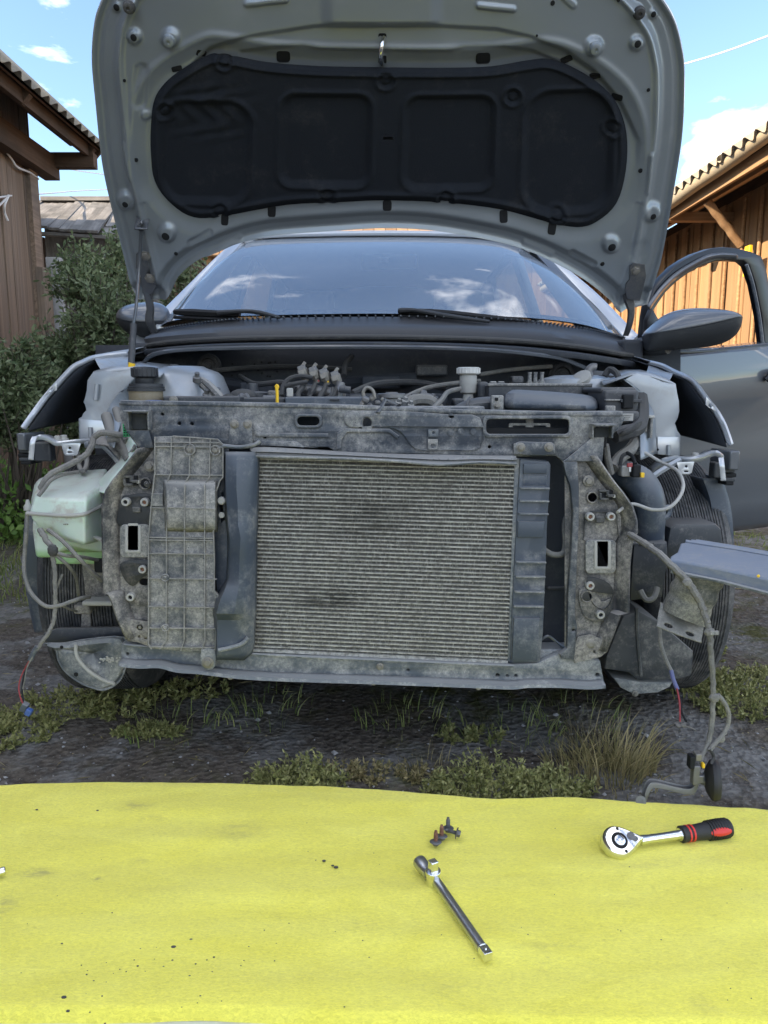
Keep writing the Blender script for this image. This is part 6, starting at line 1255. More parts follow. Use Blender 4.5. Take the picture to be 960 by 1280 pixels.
plate('side_post', M['bracket'], [(101, 700), (115, 695), (128, 700), (133, 745), (115, 748), (106, 744)], 1.60, car, (), .03, .004)
rbox('side_post_foot', M['sleeve'], 102, 752, 140, 758, 1.56, .06, car, .004); rbox('clamp', M['bracket'], 92, 757, 112, 768, 1.58, .03, car, .004)
plate('thin_stay', M['bracket'], [(102, 766), (113, 766), (114, 800), (100, 800)], 1.62, car, (), .01, .002)
rbox('connector', M['black'], 118, 700, 128, 716, 1.53, .02, car, .002)
# splash guard, left
sgd = [(53, 804), (80, 803), (110, 798), (156, 796), (159, 820), (158, 835), (152, 850), (144, 857.7), (136, 862), (128, 864), (115, 861), (103, 856.5), (88, 847), (78, 837), (71, 824), (68, 810)]
c_ = T((118, 815, 1.56)); q = crom(P3([(x, y, 1.545) for x, y in sgd]), 3, True); m = MB(); rws = []
for k, (t, d) in enumerate(((1, 0), (.93, .006), (.86, -.006), (.7, -.012), (.4, -.010), (.02, -.004))): rws.append([c_.lerp(p, t) + Vector((0, d, 0)) for p in q])
m.loft(rws, True); sg_ = m.ob('splash_guard', M['beam'], car, solid=.003)
m = MB(); m.tube(P3([(95, 806, 1.53), (96, 820, 1.525), (108, 836, 1.525), (125, 848, 1.53), (143, 855, 1.54)]), .004, 8); m.ob('guard_ridge', M['sleeve'], sg_)
m = MB(); m.lathe(PY(95, 843, 1.535), (0, -1, 0), [(0, .005), (.002, .004)], 12); m.lathe(PY(77, 809, 1.535), (0, -1, 0), [(0, .004), (.002, .003)], 12); m.ob('hole', M['black'], sg_)  # black discs in place of the dark inside two holes
m = MB(); random.seed(8)
for k in range(34): m.ball(PY(random.gauss(137, 7), random.gauss(824, 3.5), 1.536), random.uniform(.0015, .004), 3, (1, .4, .8))
tag(m.ob('dried_mud', M['sleeve'], sg_), kind='stuff')
plate('guard_flange', M['plastic'], [(54, 792), (70, 786), (154, 784), (158, 800), (110, 802), (60, 806)], 1.58, car, (), .012, .003)
# ---------------------------------------------------------------- washer tank
def tankpart(name, rows, par, sub=0):
    m = MB(); m.loft([P3(r) for r in rows], True); n = len(rows[0]); m.f += [list(range(n))[::-1], [(len(rows) - 1) * n + i for i in range(n)]]
    return m.ob(name, M['tank'], par, bevel=.007, seg=4)
wt_ = tankpart('washer_tank', [
    [(48, 616, 1.515), (83, 619, 1.49), (107, 618, 1.485), (128, 606, 1.56), (133, 586, 1.66), (100, 589, 1.70), (62, 591, 1.70), (47, 600, 1.64)],
    [(44, 621, 1.500), (83, 625, 1.475), (108, 625, 1.472), (131, 612, 1.56), (134, 588, 1.68), (100, 590, 1.72), (60, 593, 1.71), (43, 606, 1.64)],
    [(38, 640, 1.495), (82, 643, 1.470), (107, 641, 1.468), (131, 632, 1.56), (134, 610, 1.68), (100, 610, 1.72), (60, 611, 1.71), (39, 624, 1.64)],
    [(40, 648, 1.497), (82, 652, 1.472), (106, 652, 1.470), (131, 645, 1.56), (134, 640, 1.68), (100, 640, 1.72), (60, 640, 1.71), (43, 640, 1.64)],
    [(50, 662, 1.51), (82, 671, 1.480), (106, 678, 1.474), (131, 672, 1.56), (134, 668, 1.66), (100, 668, 1.70), (70, 664, 1.68), (53, 656, 1.62)],
    [(60, 668, 1.53), (84, 677, 1.495), (105, 682, 1.484), (128, 676, 1.56), (128, 672, 1.64), (100, 672, 1.66), (76, 668, 1.64), (62, 664, 1.6)]], car)
tankpart('tank_lower', [
    [(41, 650, 1.56), (62, 660, 1.555), (90, 672, 1.555), (130, 674, 1.56), (134, 660, 1.66), (90, 655, 1.68), (60, 650, 1.68), (42, 645, 1.64)],
    [(41, 664, 1.56), (62, 668, 1.555), (90, 680, 1.555), (130, 690, 1.56), (134, 680, 1.66), (90, 674, 1.68), (60, 664, 1.68), (42, 660, 1.64)],
    [(45, 697, 1.56), (60, 698, 1.555), (66, 697, 1.56), (68, 690, 1.58), (68, 690, 1.64), (64, 694, 1.66), (56, 694, 1.66), (47, 693, 1.62)]], wt_)
rbox('tank_lower', M['tank'], 66, 672, 130, 706, 1.575, .08, wt_, .008)
m = MB(); m.tube(P3([(34, 641.5, 1.49), (60, 643.5, 1.475), (83, 644.5, 1.466), (104, 643, 1.463), (116, 638, 1.50), (132, 630, 1.555)]), .0042, 8); m.ob('weld_seam', M['sleeve'], wt_)
tankpart('filler_neck', [
    [(163, 533, 1.60), (169, 535, 1.585), (171, 543, 1.585), (171, 550, 1.59), (169, 545, 1.62), (164, 540, 1.63)],
    [(158, 552, 1.60), (166, 553, 1.575), (171, 556, 1.575), (171, 562, 1.59), (166, 560, 1.62), (159, 556, 1.63)],
    [(150, 574, 1.60), (160, 575, 1.57), (168, 576, 1.57), (168, 582, 1.59), (160, 580, 1.63), (151, 578, 1.64)],
    [(134, 590, 1.59), (144, 592, 1.56), (158, 600, 1.55), (150, 606, 1.57), (138, 604, 1.62), (132, 594, 1.66)],
    [(112, 612, 1.56), (130, 616, 1.52), (142, 622, 1.52), (140, 628, 1.57), (126, 622, 1.62), (114, 614, 1.66)]], wt_)
tankpart('tank_rear_lobe', [
    [(46, 603, 1.66), (60, 600, 1.64), (72, 597, 1.66), (66, 594, 1.72), (50, 597, 1.74)],
    [(42, 612, 1.66), (56, 612, 1.62), (72, 608, 1.66), (68, 600, 1.74), (46, 602, 1.76)],
    [(41, 630, 1.66), (56, 632, 1.62), (72, 630, 1.66), (68, 620, 1.74), (46, 622, 1.76)]], wt_)
m = MB(); c = T((35, 633, 1.52)); m.lathe(c, (0, 0, 1), [(-.008, .009), (0, .009), (.006, .005), (.014, .003)], 12); m.ob('tank_nipple', M['sleeve'], wt_)
for dx in (0, 2.2, 4.4): 
    c = T((80 + dx, 655.5, 1.4705)); m = MB(); m.box(c, (.0022, .0006, .0026)); m.box(c + Vector((0, -.0004, 0)), (.0008, .0006, .0012)); m.ob('stamped_mark', M['steel'], wt_)
m = MB(); m.bar(T((119, 671, 1.50)), T((127, 675, 1.47)), .008, .004); m.ob('tank_tab', M['sleeve'], wt_)
# ---------------------------------------------------------------- left wiring
def loomo(pts, r, nm='wiring_loom', mt='hose', par=None, n=8, wob=0):
    m = MB(); q = crom(P3(pts), 6)
    if wob: q = [p + Vector((random.uniform(-1, 1), random.uniform(-1, 1), random.uniform(-1, 1))) * wob for p in q]
    m.tube(q, r, n, curve=False); return m.ob(nm, M[mt], par or car)
loomo([(158, 543, 1.58), (146, 543, 1.57), (134, 541, 1.565), (124, 542, 1.56), (117, 548, 1.56), (114.6, 558, 1.55), (108, 568, 1.54), (98, 575, 1.53), (82, 583, 1.52), (66, 591, 1.51), (56, 601, 1.50), (50, 611, 1.50)], .0066, wob=.0008)
loomo([(150, 549, 1.58), (134, 550, 1.57)], .006); loomo([(98, 590, 1.56), (80, 593, 1.53), (64, 600, 1.50), (56, 610, 1.49), (48, 620, 1.48)], .004)
loomo([(50, 662, 1.46), (58, 675, 1.455), (66, 687, 1.45), (66.5, 700, 1.45), (68.7, 720, 1.45), (69, 745, 1.45), (68, 770, 1.45), (63, 787, 1.445), (54, 800, 1.44), (46, 812, 1.44)], [.0062, .0052, .0044, .0042, .004], wob=.0012)
loomo([(34, 640, 1.50), (33, 665, 1.49), (31, 690, 1.49), (30, 710, 1.48), (33, 728, 1.47), (41, 744, 1.46), (57, 757.5, 1.45), (74, 757, 1.45), (90, 751.5, 1.46), (102, 747.5, 1.48), (112, 746, 1.51)], .0042, 'wiring_loom', 'hose')
loomo([(60, 662, 1.47), (78, 676, 1.455), (96, 695, 1.45), (112, 712, 1.47), (128, 726, 1.50)], .0042, 'wiring_loom')
loomo([(66, 688, 1.45), (80, 694, 1.45), (100, 696, 1.48), (122, 700, 1.53)], .004); loomo([(70, 694, 1.45), (84, 706, 1.46), (95, 722, 1.50), (98, 744, 1.54)], .0035); loomo([(78, 718, 1.46), (71, 735, 1.46), (71, 752, 1.46), (84, 760, 1.50), (96, 764, 1.55)], .0026)
m = MB(); m.ball(T((66, 688, 1.445)), .011, 5, (1, .8, 1.2)); m.ob('tape_knot', M['rubber'], car)
loomo([(47, 808, 1.44), (42, 816, 1.44), (38, 825, 1.44)], .0055, 'blue_tape', 'plastic_blue')
loomo([(40, 820, 1.44), (32, 834, 1.44), (26, 847, 1.435), (23.5, 860, 1.43), (26, 873, 1.42), (31, 884, 1.41)], .0014, 'wire', 'red'); loomo([(41, 820, 1.44), (33, 836, 1.445), (29, 850, 1.44), (27.5, 862, 1.43), (29, 874, 1.42), (33, 884, 1.41)], .0018, 'wire', 'black'); loomo([(41, 821, 1.435), (34, 834, 1.435), (31, 850, 1.43), (28, 866, 1.43), (32, 882, 1.41)], .0015, 'wire', 'hose')
m = MB(); R = Matrix.Rotation(.5, 3, 'Y'); m.box(T((31, 884, 1.41)), (.013, .014, .018), R); m.ob('plug', M['plastic_blue'], car, bevel=.002); m = MB(); m.box(T((36, 890, 1.40)), (.012, .012, .014), R); m.ob('plug', M['blue'], car, bevel=.002)
# green connector
cn = rbox('green_connector', M['green'], 154, 529.5, 161, 546, 1.50, .012, car, .001)
for k in range(5):
    for x in (155.5, 158.8): rbox('terminal', M['black'], x - 1, 531 + k * 3, x + 1, 532.7 + k * 3, 1.4985, .003, cn, 0)
# ---------------------------------------------------------------- right side: duct, resonator boxes, undershield
m = MB(); q = [(772, 588, 1.62), (784, 594, 1.60), (798, 602, 1.58), (809, 618, 1.57), (813, 640, 1.57), (812, 662, 1.58), (812, 684, 1.60)]; m.tube(P3(q), [.026, .031, .034, .034, .032, .031, .031], 20); dct = m.ob('air_duct', M['plastic_blue'], car)
m = MB(); m.tube(P3([(822, 639, 1.545), (836, 634, 1.56), (834, 645, 1.56), (818, 652, 1.55)]), .006, 6); m.ob('duct_lug', M['plastic_blue'], dct)
def rb(pts, Y, d, mt='plastic', nm='resonator_box', bev=.008, par=None): return plate(nm, M[mt], pts, Y, par or car, (), d, bev)
rb([(792, 680), (835, 678), (836, 700), (829, 747), (787, 752)], 1.53, .14)
rb([(838, 660), (845, 655), (896, 655), (903, 662), (905, 695), (830, 700), (834, 680)], 1.60, .14)
rb([(834, 684), (905, 680), (903, 730), (880, 770), (830, 760)], 1.66, .1)
rb([(779, 770), (800, 764), (823, 776), (868, 815), (866, 845), (852, 850), (799, 852), (787, 842), (755, 837), (758, 820), (768, 795)], 1.54, .14)
rb([(868, 790), (884, 770), (886, 800), (872, 840), (866, 835)], 1.68, .08, 'tyre', 'arch_liner_tail')
m = MB(); m.tube(P3([(796, 760, 1.525), (797, 800, 1.523), (801, 845, 1.525)]), .004, 6); m.ob('moulding_edge', M['plastic'], car)
rb([(766, 847), (800, 852), (841, 853), (838, 859), (823, 866), (793, 868.6), (776, 860)], 1.56, .06, 'beam', 'undershield', .004)
bolt(car, 794, 867, 1.555, 3)
m = MB(); c = T((812, 741, 1.52)); m.tube([c + Vector((-.02, 0, .006)), c + Vector((-.01, -.01, -.012)), c + Vector((.006, -.01, -.008)), c + Vector((.016, 0, .012))], .006, 6); m.ob('cable_clip', M['hose'], car)
for k in range(4): rbox('lip_rib', M['plastic'], 780 + k * 10, 679 - k * .2, 788 + k * 10, 682 - k * .2, 1.52, .01, car, .001)
loomo([(772, 640, 1.45), (790, 630, 1.47), (815, 637, 1.45), (835, 635, 1.44), (849, 622, 1.45), (854, 605, 1.48), (846, 588, 1.54), (825, 577, 1.6), (806, 566, 1.62), (795, 567, 1.62)], .0035, 'abs_cable', 'sleeve')
for pts, r, mt in (([(757, 556, 1.52), (760, 575, 1.53), (764, 592, 1.54)], .007, 'hose'), ([(766, 585, 1.56), (775, 572, 1.58), (788, 562, 1.6), (797, 548, 1.66)], .013, 'hose'), ([(783, 566, 1.55), (790, 570, 1.54), (794, 580, 1.53)], .004, 'black'), ([(775, 582, 1.55), (778, 570, 1.55), (786, 566, 1.55)], .004, 'rubber'), ([(756, 470, 1.9), (762, 462, 1.9), (770, 466, 1.88), (776, 476, 1.86), (790, 480, 1.84)], .008, 'rubber')):
    loomo(pts, r, 'engine_hose', mt)
rbox('wiring_plug', M['black'], 791, 581, 802, 597, 1.52, .03, car, .003); rbox('wiring_plug', M['sleeve'], 777, 583, 791, 596, 1.54, .03, car, .003); rbox('plug_lock', M['red'], 784, 579, 791, 584, 1.518, .006, car, .001); rbox('plug_lock', M['yellow'], 801, 591, 806, 597, 1.515, .01, car, .001); rbox('plug_tab', M['white_plastic'], 786, 584, 789, 590, 1.515, .004, car, .0005)
# right wiring running down to the horn
loomo([(787, 668, 1.45), (797, 674, 1.42), (812, 683, 1.38), (829, 697, 1.34), (845, 712, 1.32), (859, 726, 1.315), (868, 740, 1.31), (875, 752, 1.31), (881, 768, 1.305), (885.5, 782.5, 1.30), (888, 800, 1.30), (888.5, 818, 1.30), (891, 850, 1.30), (891.4, 877.5, 1.30), (889, 905, 1.30), (885.5, 930, 1.295)], [.0065, .0065, .007, .0055, .0050, .0048], wob=.0012)
loomo([(897, 868, 1.30), (905, 878, 1.30), (911, 893, 1.30), (909, 908, 1.30), (903, 919, 1.295), (893, 930, 1.29), (887, 938, 1.285)], .0042, 'wiring_loom', wob=.0006)
for x, y, r in ((887, 790, .010), (893, 872, .010), (901, 924, .008), (859, 728, .009)):
    m = MB(); m.ball(T((x, y, 1.298)), r, 4, (1.1, .7, .9)); m.ob('tape_knot', M['hose'], car)
rbox('cable_tie', M['lattice'], 888, 789, 899, 794, 1.29, .005, car, .001)
loomo([(824.6, 776, 1.44), (825, 792, 1.43), (827, 808, 1.42), (833, 826, 1.41), (840, 840, 1.40)], .004, 'wiring_loom')
loomo([(839, 838, 1.40), (842, 850, 1.39), (847, 862, 1.38)], .0042, 'purple_tape', 'tape'); 
loomo([(846, 860, 1.38), (849, 875, 1.36), (850, 890, 1.34), (850, 902, 1.33)], .0018, 'wire', 'red'); loomo([(847, 862, 1.38), (851, 878, 1.36), (852, 890, 1.34), (858, 902, 1.32)], .0022, 'wire', 'black')
for dx in (-3, 3.5): 
    m = MB(); m.lathe(T((851 + dx, 907, 1.33)), (0, -.4, 1), [(0, .005), (.0015, .005), (.0016, .002)], 12); m.ob('ring_terminal', M['steel'], car)
loomo([(851, 906, 1.33), (862, 909, 1.32), (870, 913, 1.31)], .0012, 'wire', 'hose')
# ---------------------------------------------------------------- horn (hangs from the loom, foot rests at the edge of the mat)
hr = thing('car_horn', 'round black horn on a dirty bent bracket hanging by the mat', 'horn', T((889, 976, 1.27)))
c = T((892, 975, 1.285)); ax = Vector((1, -.28, .05)).normalized(); R = .037
m = MB(); m.lathe(c, ax, [(-.016, R * .35), (-.013, R * .62), (-.007, R * .9), (-.004, R), (.001, R * 1.03), (.004, R), (.009, R * .93), (.010, R * .8), (.006, R * .7), (.007, R * .3)], 32); hb = m.ob('horn_body', M['grip_black'], hr)
m = MB(); m.lathe(c - ax * .018, ax, [(-.010, .008), (0, .011), (.004, .014)], 14); m.ob('horn_centre', M['alloy'], hb)
m = MB(); q = P3([(797, 1004, 1.285), (803, 1002, 1.286), (806, 990, 1.287), (812, 979, 1.29), (824, 979, 1.29), (845, 984, 1.29), (862, 986, 1.29), (868, 978, 1.288), (872, 962, 1.285)]); q = crom(q, 4)
m.loft([[p + Vector((-.002, -.009, .005)) for p in q], [p + Vector((.002, -.010, -.006)) for p in q], [p + Vector((.003, .006, -.007)) for p in q], [p + Vector((-.001, .008, .004)) for p in q]], False); br = m.ob('bracket', M['alloy'], hr, solid=.0025, bevel=.001)
m = MB(); m.lathe(T((801, 1001, 1.272)), (-.2, -1, .3), [(0, .0095), (.002, .0095), (.0022, .0035), (.0015, .003)], 18); m.ob('bracket_eye', M['alloy'], br)
for x0, y0, x1, y1, mt_ in ((862, 946, 870, 962, 'black'), (866, 958, 876, 982, 'alloy'), (872, 970, 881, 980, 'alloy'), (870, 943, 878, 952, 'steel'), (878, 955, 882, 961, 'yellow')): rbox('mount_piece', M[mt_], x0, y0, x1, y1, 1.272, .016, br, .002)
loomo([(885, 930, 1.295), (880, 940, 1.29), (876, 950, 1.285), (879, 960, 1.28)], .004, 'lead', 'hose', hr); loomo([(887, 936, 1.285), (892, 945, 1.285), (889, 955, 1.28)], .003, 'lead', 'rubber', hr)
# ---------------------------------------------------------------- bumper beam with crash box, sticking in from the right
bb = thing('bumper_beam', 'grey dusty bumper beam end with crash box in front of the right wheel', 'bumper beam', T((900, 700, 1.40)))
def D(x, y, Y): return T((x, y, Y))
m = MB()
sec0 = [(838, 713, 1.33), (836, 700, 1.33), (838, 695, 1.335), (846, 690, 1.35), (850, 679, 1.37), (860, 677, 1.39), (874, 678, 1.42), (878, 700, 1.42)]
sec1 = [(900, 725.5, 1.30), (899, 711, 1.30), (901, 706, 1.305), (906, 700, 1.32), (910, 688, 1.345), (920, 686, 1.365), (935, 688, 1.40), (938, 712, 1.40)]
sec2 = [(965, 742, 1.26), (965, 725, 1.26), (967, 720, 1.265), (972, 713, 1.28), (976, 700, 1.31), (986, 697, 1.335), (1000, 700, 1.37), (1003, 726, 1.37)]
sec3 = [(1135, 786, 1.16), (1135, 766, 1.16), (1138, 760, 1.165), (1143, 752, 1.18), (1148, 736, 1.21), (1158, 732, 1.235), (1175, 736, 1.27), (1178, 770, 1.27)]
m.loft([P3(s) for s in (sec0, sec1, sec2, sec3)], True); m.f += [list(range(8))[::-1], [24 + i for i in range(8)]]; bm_ = m.ob('beam', M['beam_blue'] if 'beam_blue' in M else M['beam'], bb, bevel=.003)
for k, f in enumerate((.25, .55, .8)):
    m = MB(); pts = []
    for s in (sec0, sec1, sec2, sec3):
        a, b = T(s[4]), T(s[6]); pts.append(a.lerp(b, f) + Vector((0, -.002, .003)))
    m.tube(pts, .0045, 6, curve=False); m.ob('beam_swage', M['beam_blue'], bm_)
m = MB(); pts = [T(s[0]) + Vector((0, -.002, -.001)) for s in (sec0, sec1, sec2, sec3)]; m.tube(pts, .004, 6, curve=False); m.ob('beam_flange', M['beam'], bm_)
c = T((948, 720, 1.262)); m = MB(); m.ball(c, .003, 4, (1, .4, 1)); m.ob('paint_dot', M['yellow'], bm_); rbox('beam_slot', M['black'], 868, 679.5, 876, 681, 1.385, .01, bm_, 0)
# crash box: a square-ish can with crush ribs between beam and flange plate
def sect(a, b, Y, d, nseg=16, sq=.75):
    A_, B_ = T((*a, Y)), T((*b, Y)); cc = (A_ + B_) / 2; u_ = (B_ - A_) / 2; v_ = Vector((0, d, .0)); r = []
    for i in range(nseg):
        t = 2 * pi * i / nseg; x, y = cos(t), sin(t); x = math.copysign(abs(x) ** sq, x); y = math.copysign(abs(y) ** sq, y); r.append(cc + u_ * x + v_ * (y))
    return r
rows_ = []; N_ = 15
for k in range(N_):
    t = k / (N_ - 1); a = (850 + (830 - 850) * t, 712 + (762 - 712) * t); b = (902 + (879 - 902) * t, 724 + (780 - 724) * t); s = 1 - .05 * (k in (3, 4, 8, 9)) + .02 * (k in (6,))
    cx_, cy_ = (a[0] + b[0]) / 2, (a[1] + b[1]) / 2; a = (cx_ + (a[0] - cx_) * s, cy_ + (a[1] - cy_) * s); b = (cx_ + (b[0] - cx_) * s, cy_ + (b[1] - cy_) * s); rows_.append(sect(a, b, 1.37 + .03 * t, .04 * s))
m = MB(); m.loft(rows_, True); cb = m.ob('crash_box', M['lattice'], bb)
p0 = T((850, 781, 1.385)); n = Vector((.16, -.62, .62)); 
# flange plate: oriented across the can axis
axis = (T((854, 770, 1.40)) - T((876, 718, 1.37))).normalized(); m = MB(); U = Vector((T((879, 790, 1.4)) - T((825, 765, 1.4)))).normalized(); V = axis.cross(U).normalized(); cc = T((852, 777, 1.395)) + axis * .0
pl2 = [(-.046, -.020), (-.040, -.026), (.036, -.028), (.044, -.022), (.044, .022), (.038, .029), (-.038, .029), (-.046, .022)]
nrm = (axis * .75 + Vector((0, .66, 0))); nrm.normalize(); V = nrm.cross(U).normalized()
if V.y > 0: V = -V
me, W = plate_mesh([(cc + U * a + V * b)[:] for a, b in sm([(a, b, 0) for a, b in pl2], 3) for a, b in [(a, b)]] if False else [tuple(cc + U * q_[0] + V * q_[1]) for q_ in sm([(a, b, 0) for a, b in pl2], 3)], [[tuple(cc + U * (x + .009 * cos(t)) + V * (y + .0045 * sin(t))) for t in [2 * pi * i / 14 for i in range(14)]] for x, y in ((-.024, .018), (.020, .019))], None, (cc, nrm), .004, .0012)
bm = bmesh.new(); bm.from_mesh(me); bmesh.ops.transform(bm, matrix=W, verts=bm.verts); bm.to_mesh(me); bm.free(); meshob('flange_plate', me, M['rib_dust'], bb)
# ---------------------------------------------------------------- engine bay contents
def cap(x, y, Y, r, h, mt, nm, par, ribs=0, prof=None):
    c = PY(x, y, Y); R = px2m(r, Y); hh = px2m(h, Y); m = MB(); prof = prof or [(0, .92), (.15, 1), (.85, 1), (1, .88)]
    m.lathe(c, (0, 0, 1), [(t * hh, q * R) for t, q in prof], 32); o = m.ob(nm, M[mt], par)
    if ribs:
        m = MB()
        for k in range(ribs):
            a = 2 * pi * k / ribs; m.box(c + Vector((cos(a) * R, sin(a) * R, hh * .5)), (R * .09, R * .09, hh * .8), Matrix.Rotation(a, 3, 'Z'))
        tag(m.ob('grip_ribs', M[mt], o, bevel=.0006), kind='stuff')
    return o
# power-steering reservoir, left
rs = cap(183, 503, 1.62, 20.5, 18, 'amber_plastic', 'reservoir', car); cap(183, 489, 1.62, 22.5, 9, 'cowl', 'reservoir_lid', rs, prof=[(0, 1), (.3, 1), (.35, .96), (.6, .97), (.65, .9), (1, .88)]); cap(181, 480, 1.62, 11, 8, 'cowl', 'lid_neck', rs); cap(181, 472, 1.62, 15.5, 13, 'cowl', 'reservoir_cap', rs, 18, [(0, .9), (.1, 1), (.75, 1), (.95, .85), (1, .6)])
m = MB(); m.ball(PY(191, 503, 1.50), .03, 8, (1, .5, .16)); m.ob('blue_cap', M['blue'], car)
rbox('bay_rail', M['plastic'], 204, 495, 300, 506, 1.58, .05, car, .004); bolt(car, 217, 500, 1.575, 4)
# strut towers
c = PY(232, 506, 1.98); m = MB(); m.lathe(c, (0, 0, 1), [(0, .125), (.03, .118), (.075, .10), (.085, .088), (.095, .06), (.10, .05)], 36); st = m.ob('strut_tower', M['silver'], car)
m = MB(); c = PY(218, 471, 1.95); m.lathe(c, (0, 0, 1), [(0, .055), (.006, .056), (.008, .04), (.012, .015), (.030, .013), (.032, .008)], 20); m.ob('strut_top', M['rubber'], st)
m = MB(); m.tube(P3([(244, 473, 1.9), (258, 479, 1.86), (270, 490, 1.82), (279, 500, 1.80)]), .010, 8); m.tube(P3([(252, 482, 1.86), (262, 492, 1.84), (266, 506, 1.82)]), .007, 8); m.ob('tower_stay', M['lattice'], car)
for k, (x, y) in enumerate([(246, 477), (258, 498), (272, 496)]): 
    c = PY(x, y, 1.84); m = MB(); m.lathe(c, (.2, -.5, 1), [(0, .010), (.012, .010), (.014, .006), (.024, .006)], 10); m.ob('union', M['alloy'], car)
# engine centre
rbox('engine_block', M['dark'], 280, 492, 560, 560, 1.85, .35, car, .01)
eng = rbox('engine_cover', M['plastic_blue'], 356, 496, 452, 508, 1.68, .25, car, .004); rbox('cover_tab', M['plastic'], 412, 498, 424, 501, 1.675, .01, eng, .001)
rbox('engine_cover_edge', M['plastic'], 290, 497, 356, 509, 1.70, .2, car, .004)
m = MB(); m.lathe(PY(316, 497, 1.86), (0, 0, 1), [(0, .055), (.012, .055), (.014, .045), (.016, .015), (.034, .013), (.035, .006)], 24); m.ob('pulley_cap', M['plastic'], car)
m = MB(); m.ball(PY(304, 497, 1.80), .036, 8, (1, .9, .6)); m.ob('pump_body', M['rubber'], car); m = MB(); m.lathe(PY(296, 503, 1.74), (.8, -.3, .45), [(0, .008), (.012, .010), (.014, .013), (.022, .013), (.024, .008), (.034, .007)], 12); m.ob('sensor', M['alloy'], car)
loomo([(272, 505, 1.78), (284, 497, 1.78), (292, 499, 1.77)], .009, 'engine_hose', 'rubber')
rbox('dipstick_bracket', M['alloy'], 328, 494, 344, 505, 1.74, .03, car, .004)
m = MB(); m.tube(P3([(346.5, 508, 1.66), (346.5, 492, 1.66), (345.5, 483, 1.66)]), .0035, 8); m.tube(P3([(345.5, 487, 1.66), (347.3, 484, 1.66), (346, 481.5, 1.66), (344.6, 484, 1.66)]), .003, 8); m.ob('dipstick', M['yellow'], car)
# gas injector rail: four angled injectors with hoses
for k, (x, y) in enumerate(((379, 466), (393, 467.5), (406, 470), (420, 473))):
    Y = 1.84; c = PY(x, y, Y); ax = Vector((-.28, -.25, .92)).normalized(); m = MB(); Ri = px2m(6.6, Y)
    m.lathe(c, ax, [(-.022, Ri * .6), (-.012, Ri * .62), (-.010, Ri * .95), (.006, Ri), (.010, Ri * .92), (.0105, Ri * .6), (.014, Ri * .55)], 8); inj = m.ob('injector', M['steel'], car)
    m = MB(); m.box(c + ax * .012, (.020, .017, .012), Matrix.Rotation(-.3, 3, 'Y')); m.ob('coil_plug', M['alloy'], inj, bevel=.002)
    m = MB(); m.box(c + ax * .020 + Vector((.006, 0, 0)), (.018, .004, .008), Matrix.Rotation(-.9, 3, 'Y')); m.ob('plug_clip', M['steel'], inj, bevel=.001)
    m = MB(); m.box(c + Vector((-.003, -.012, .0)), (.016, .008, .014), Matrix.Rotation(-.3, 3, 'Y')); m.ob('injector_plug', M['steel'], inj, bevel=.002)
    loomo([(x + 1, y + 12, 1.83), (x - 2, y + 20, 1.80), (x - 6, y + 26, 1.78), (x - 6, y + 33, 1.76)], .0065, 'injector_hose', 'rubber')
m = MB(); m.tube([PY(372, 484, 1.84), PY(432, 494, 1.84)], .013, 10, curve=False); m.ob('fuel_rail', M['alloy'], car)
m = MB(); m.tube([PY(426, 478, 1.83), PY(421, 505, 1.82)], .011, 10, curve=False); m.ob('rail_foot', M['alloy'], car)
m = MB(); m.tube([PY(424, 486, 1.80), PY(438, 488, 1.80)], .009, 12, curve=False); m.lathe(PY(430, 486.5, 1.80), (1, 0, -.1), [(0, .010), (.003, .010)], 12); m.ob('rail_connector', M['plastic'], car)
loomo([(352, 494, 1.78), (354, 482, 1.79), (362, 473, 1.80), (376, 470, 1.81), (390, 472, 1.82)], .0055, 'fuel_hose', 'rubber'); loomo([(352, 484, 1.79), (366, 480, 1.79), (384, 477, 1.8)], .005, 'fuel_hose', 'rubber'); loomo([(388, 485, 1.77), (386, 496, 1.77), (396, 500, 1.76), (412, 496, 1.76), (416, 485, 1.78)], .004, 'fuel_hose', 'rubber')
rbox('rail_bracket', M['sleeve'], 358, 485, 366, 496, 1.76, .01, car, .003)
for x, y, mt_ in ((397, 475, 'red'), (409, 476, 'yellow')): rbox('plug_mark', M[mt_], x, y, x + 2, y + 2, 1.80, .004, car, .0005)
# more clutter deep in the bay
for pts, r, mt_ in (([(300, 470, 2.15), (320, 480, 2.0), (352, 478, 1.95), (372, 486, 1.9)], .007, 'rubber'), ([(440, 492, 1.9), (470, 480, 2.0), (520, 478, 2.1), (560, 486, 2.05)], .009, 'rubber'), ([(500, 500, 1.8), (530, 486, 1.95), (560, 480, 2.05), (600, 476, 2.1)], .006, 'hose'), ([(236, 470, 2.1), (280, 462, 2.2), (360, 458, 2.22), (440, 462, 2.22)], .007, 'rubber'), ([(600, 468, 2.15), (640, 462, 2.18), (690, 458, 2.2)], .006, 'hose'), ([(284, 505, 1.70), (300, 499, 1.72), (318, 503, 1.72), (330, 507, 1.70)], .006, 'hose'), ([(430, 470, 2.1), (432, 455, 2.15), (440, 445, 2.2)], .008, 'rubber'), ([(540, 512, 1.62), (552, 500, 1.68), (560, 490, 1.8), (575, 486, 1.88)], .006, 'hose')): loomo(pts, r, 'engine_hose', mt_)
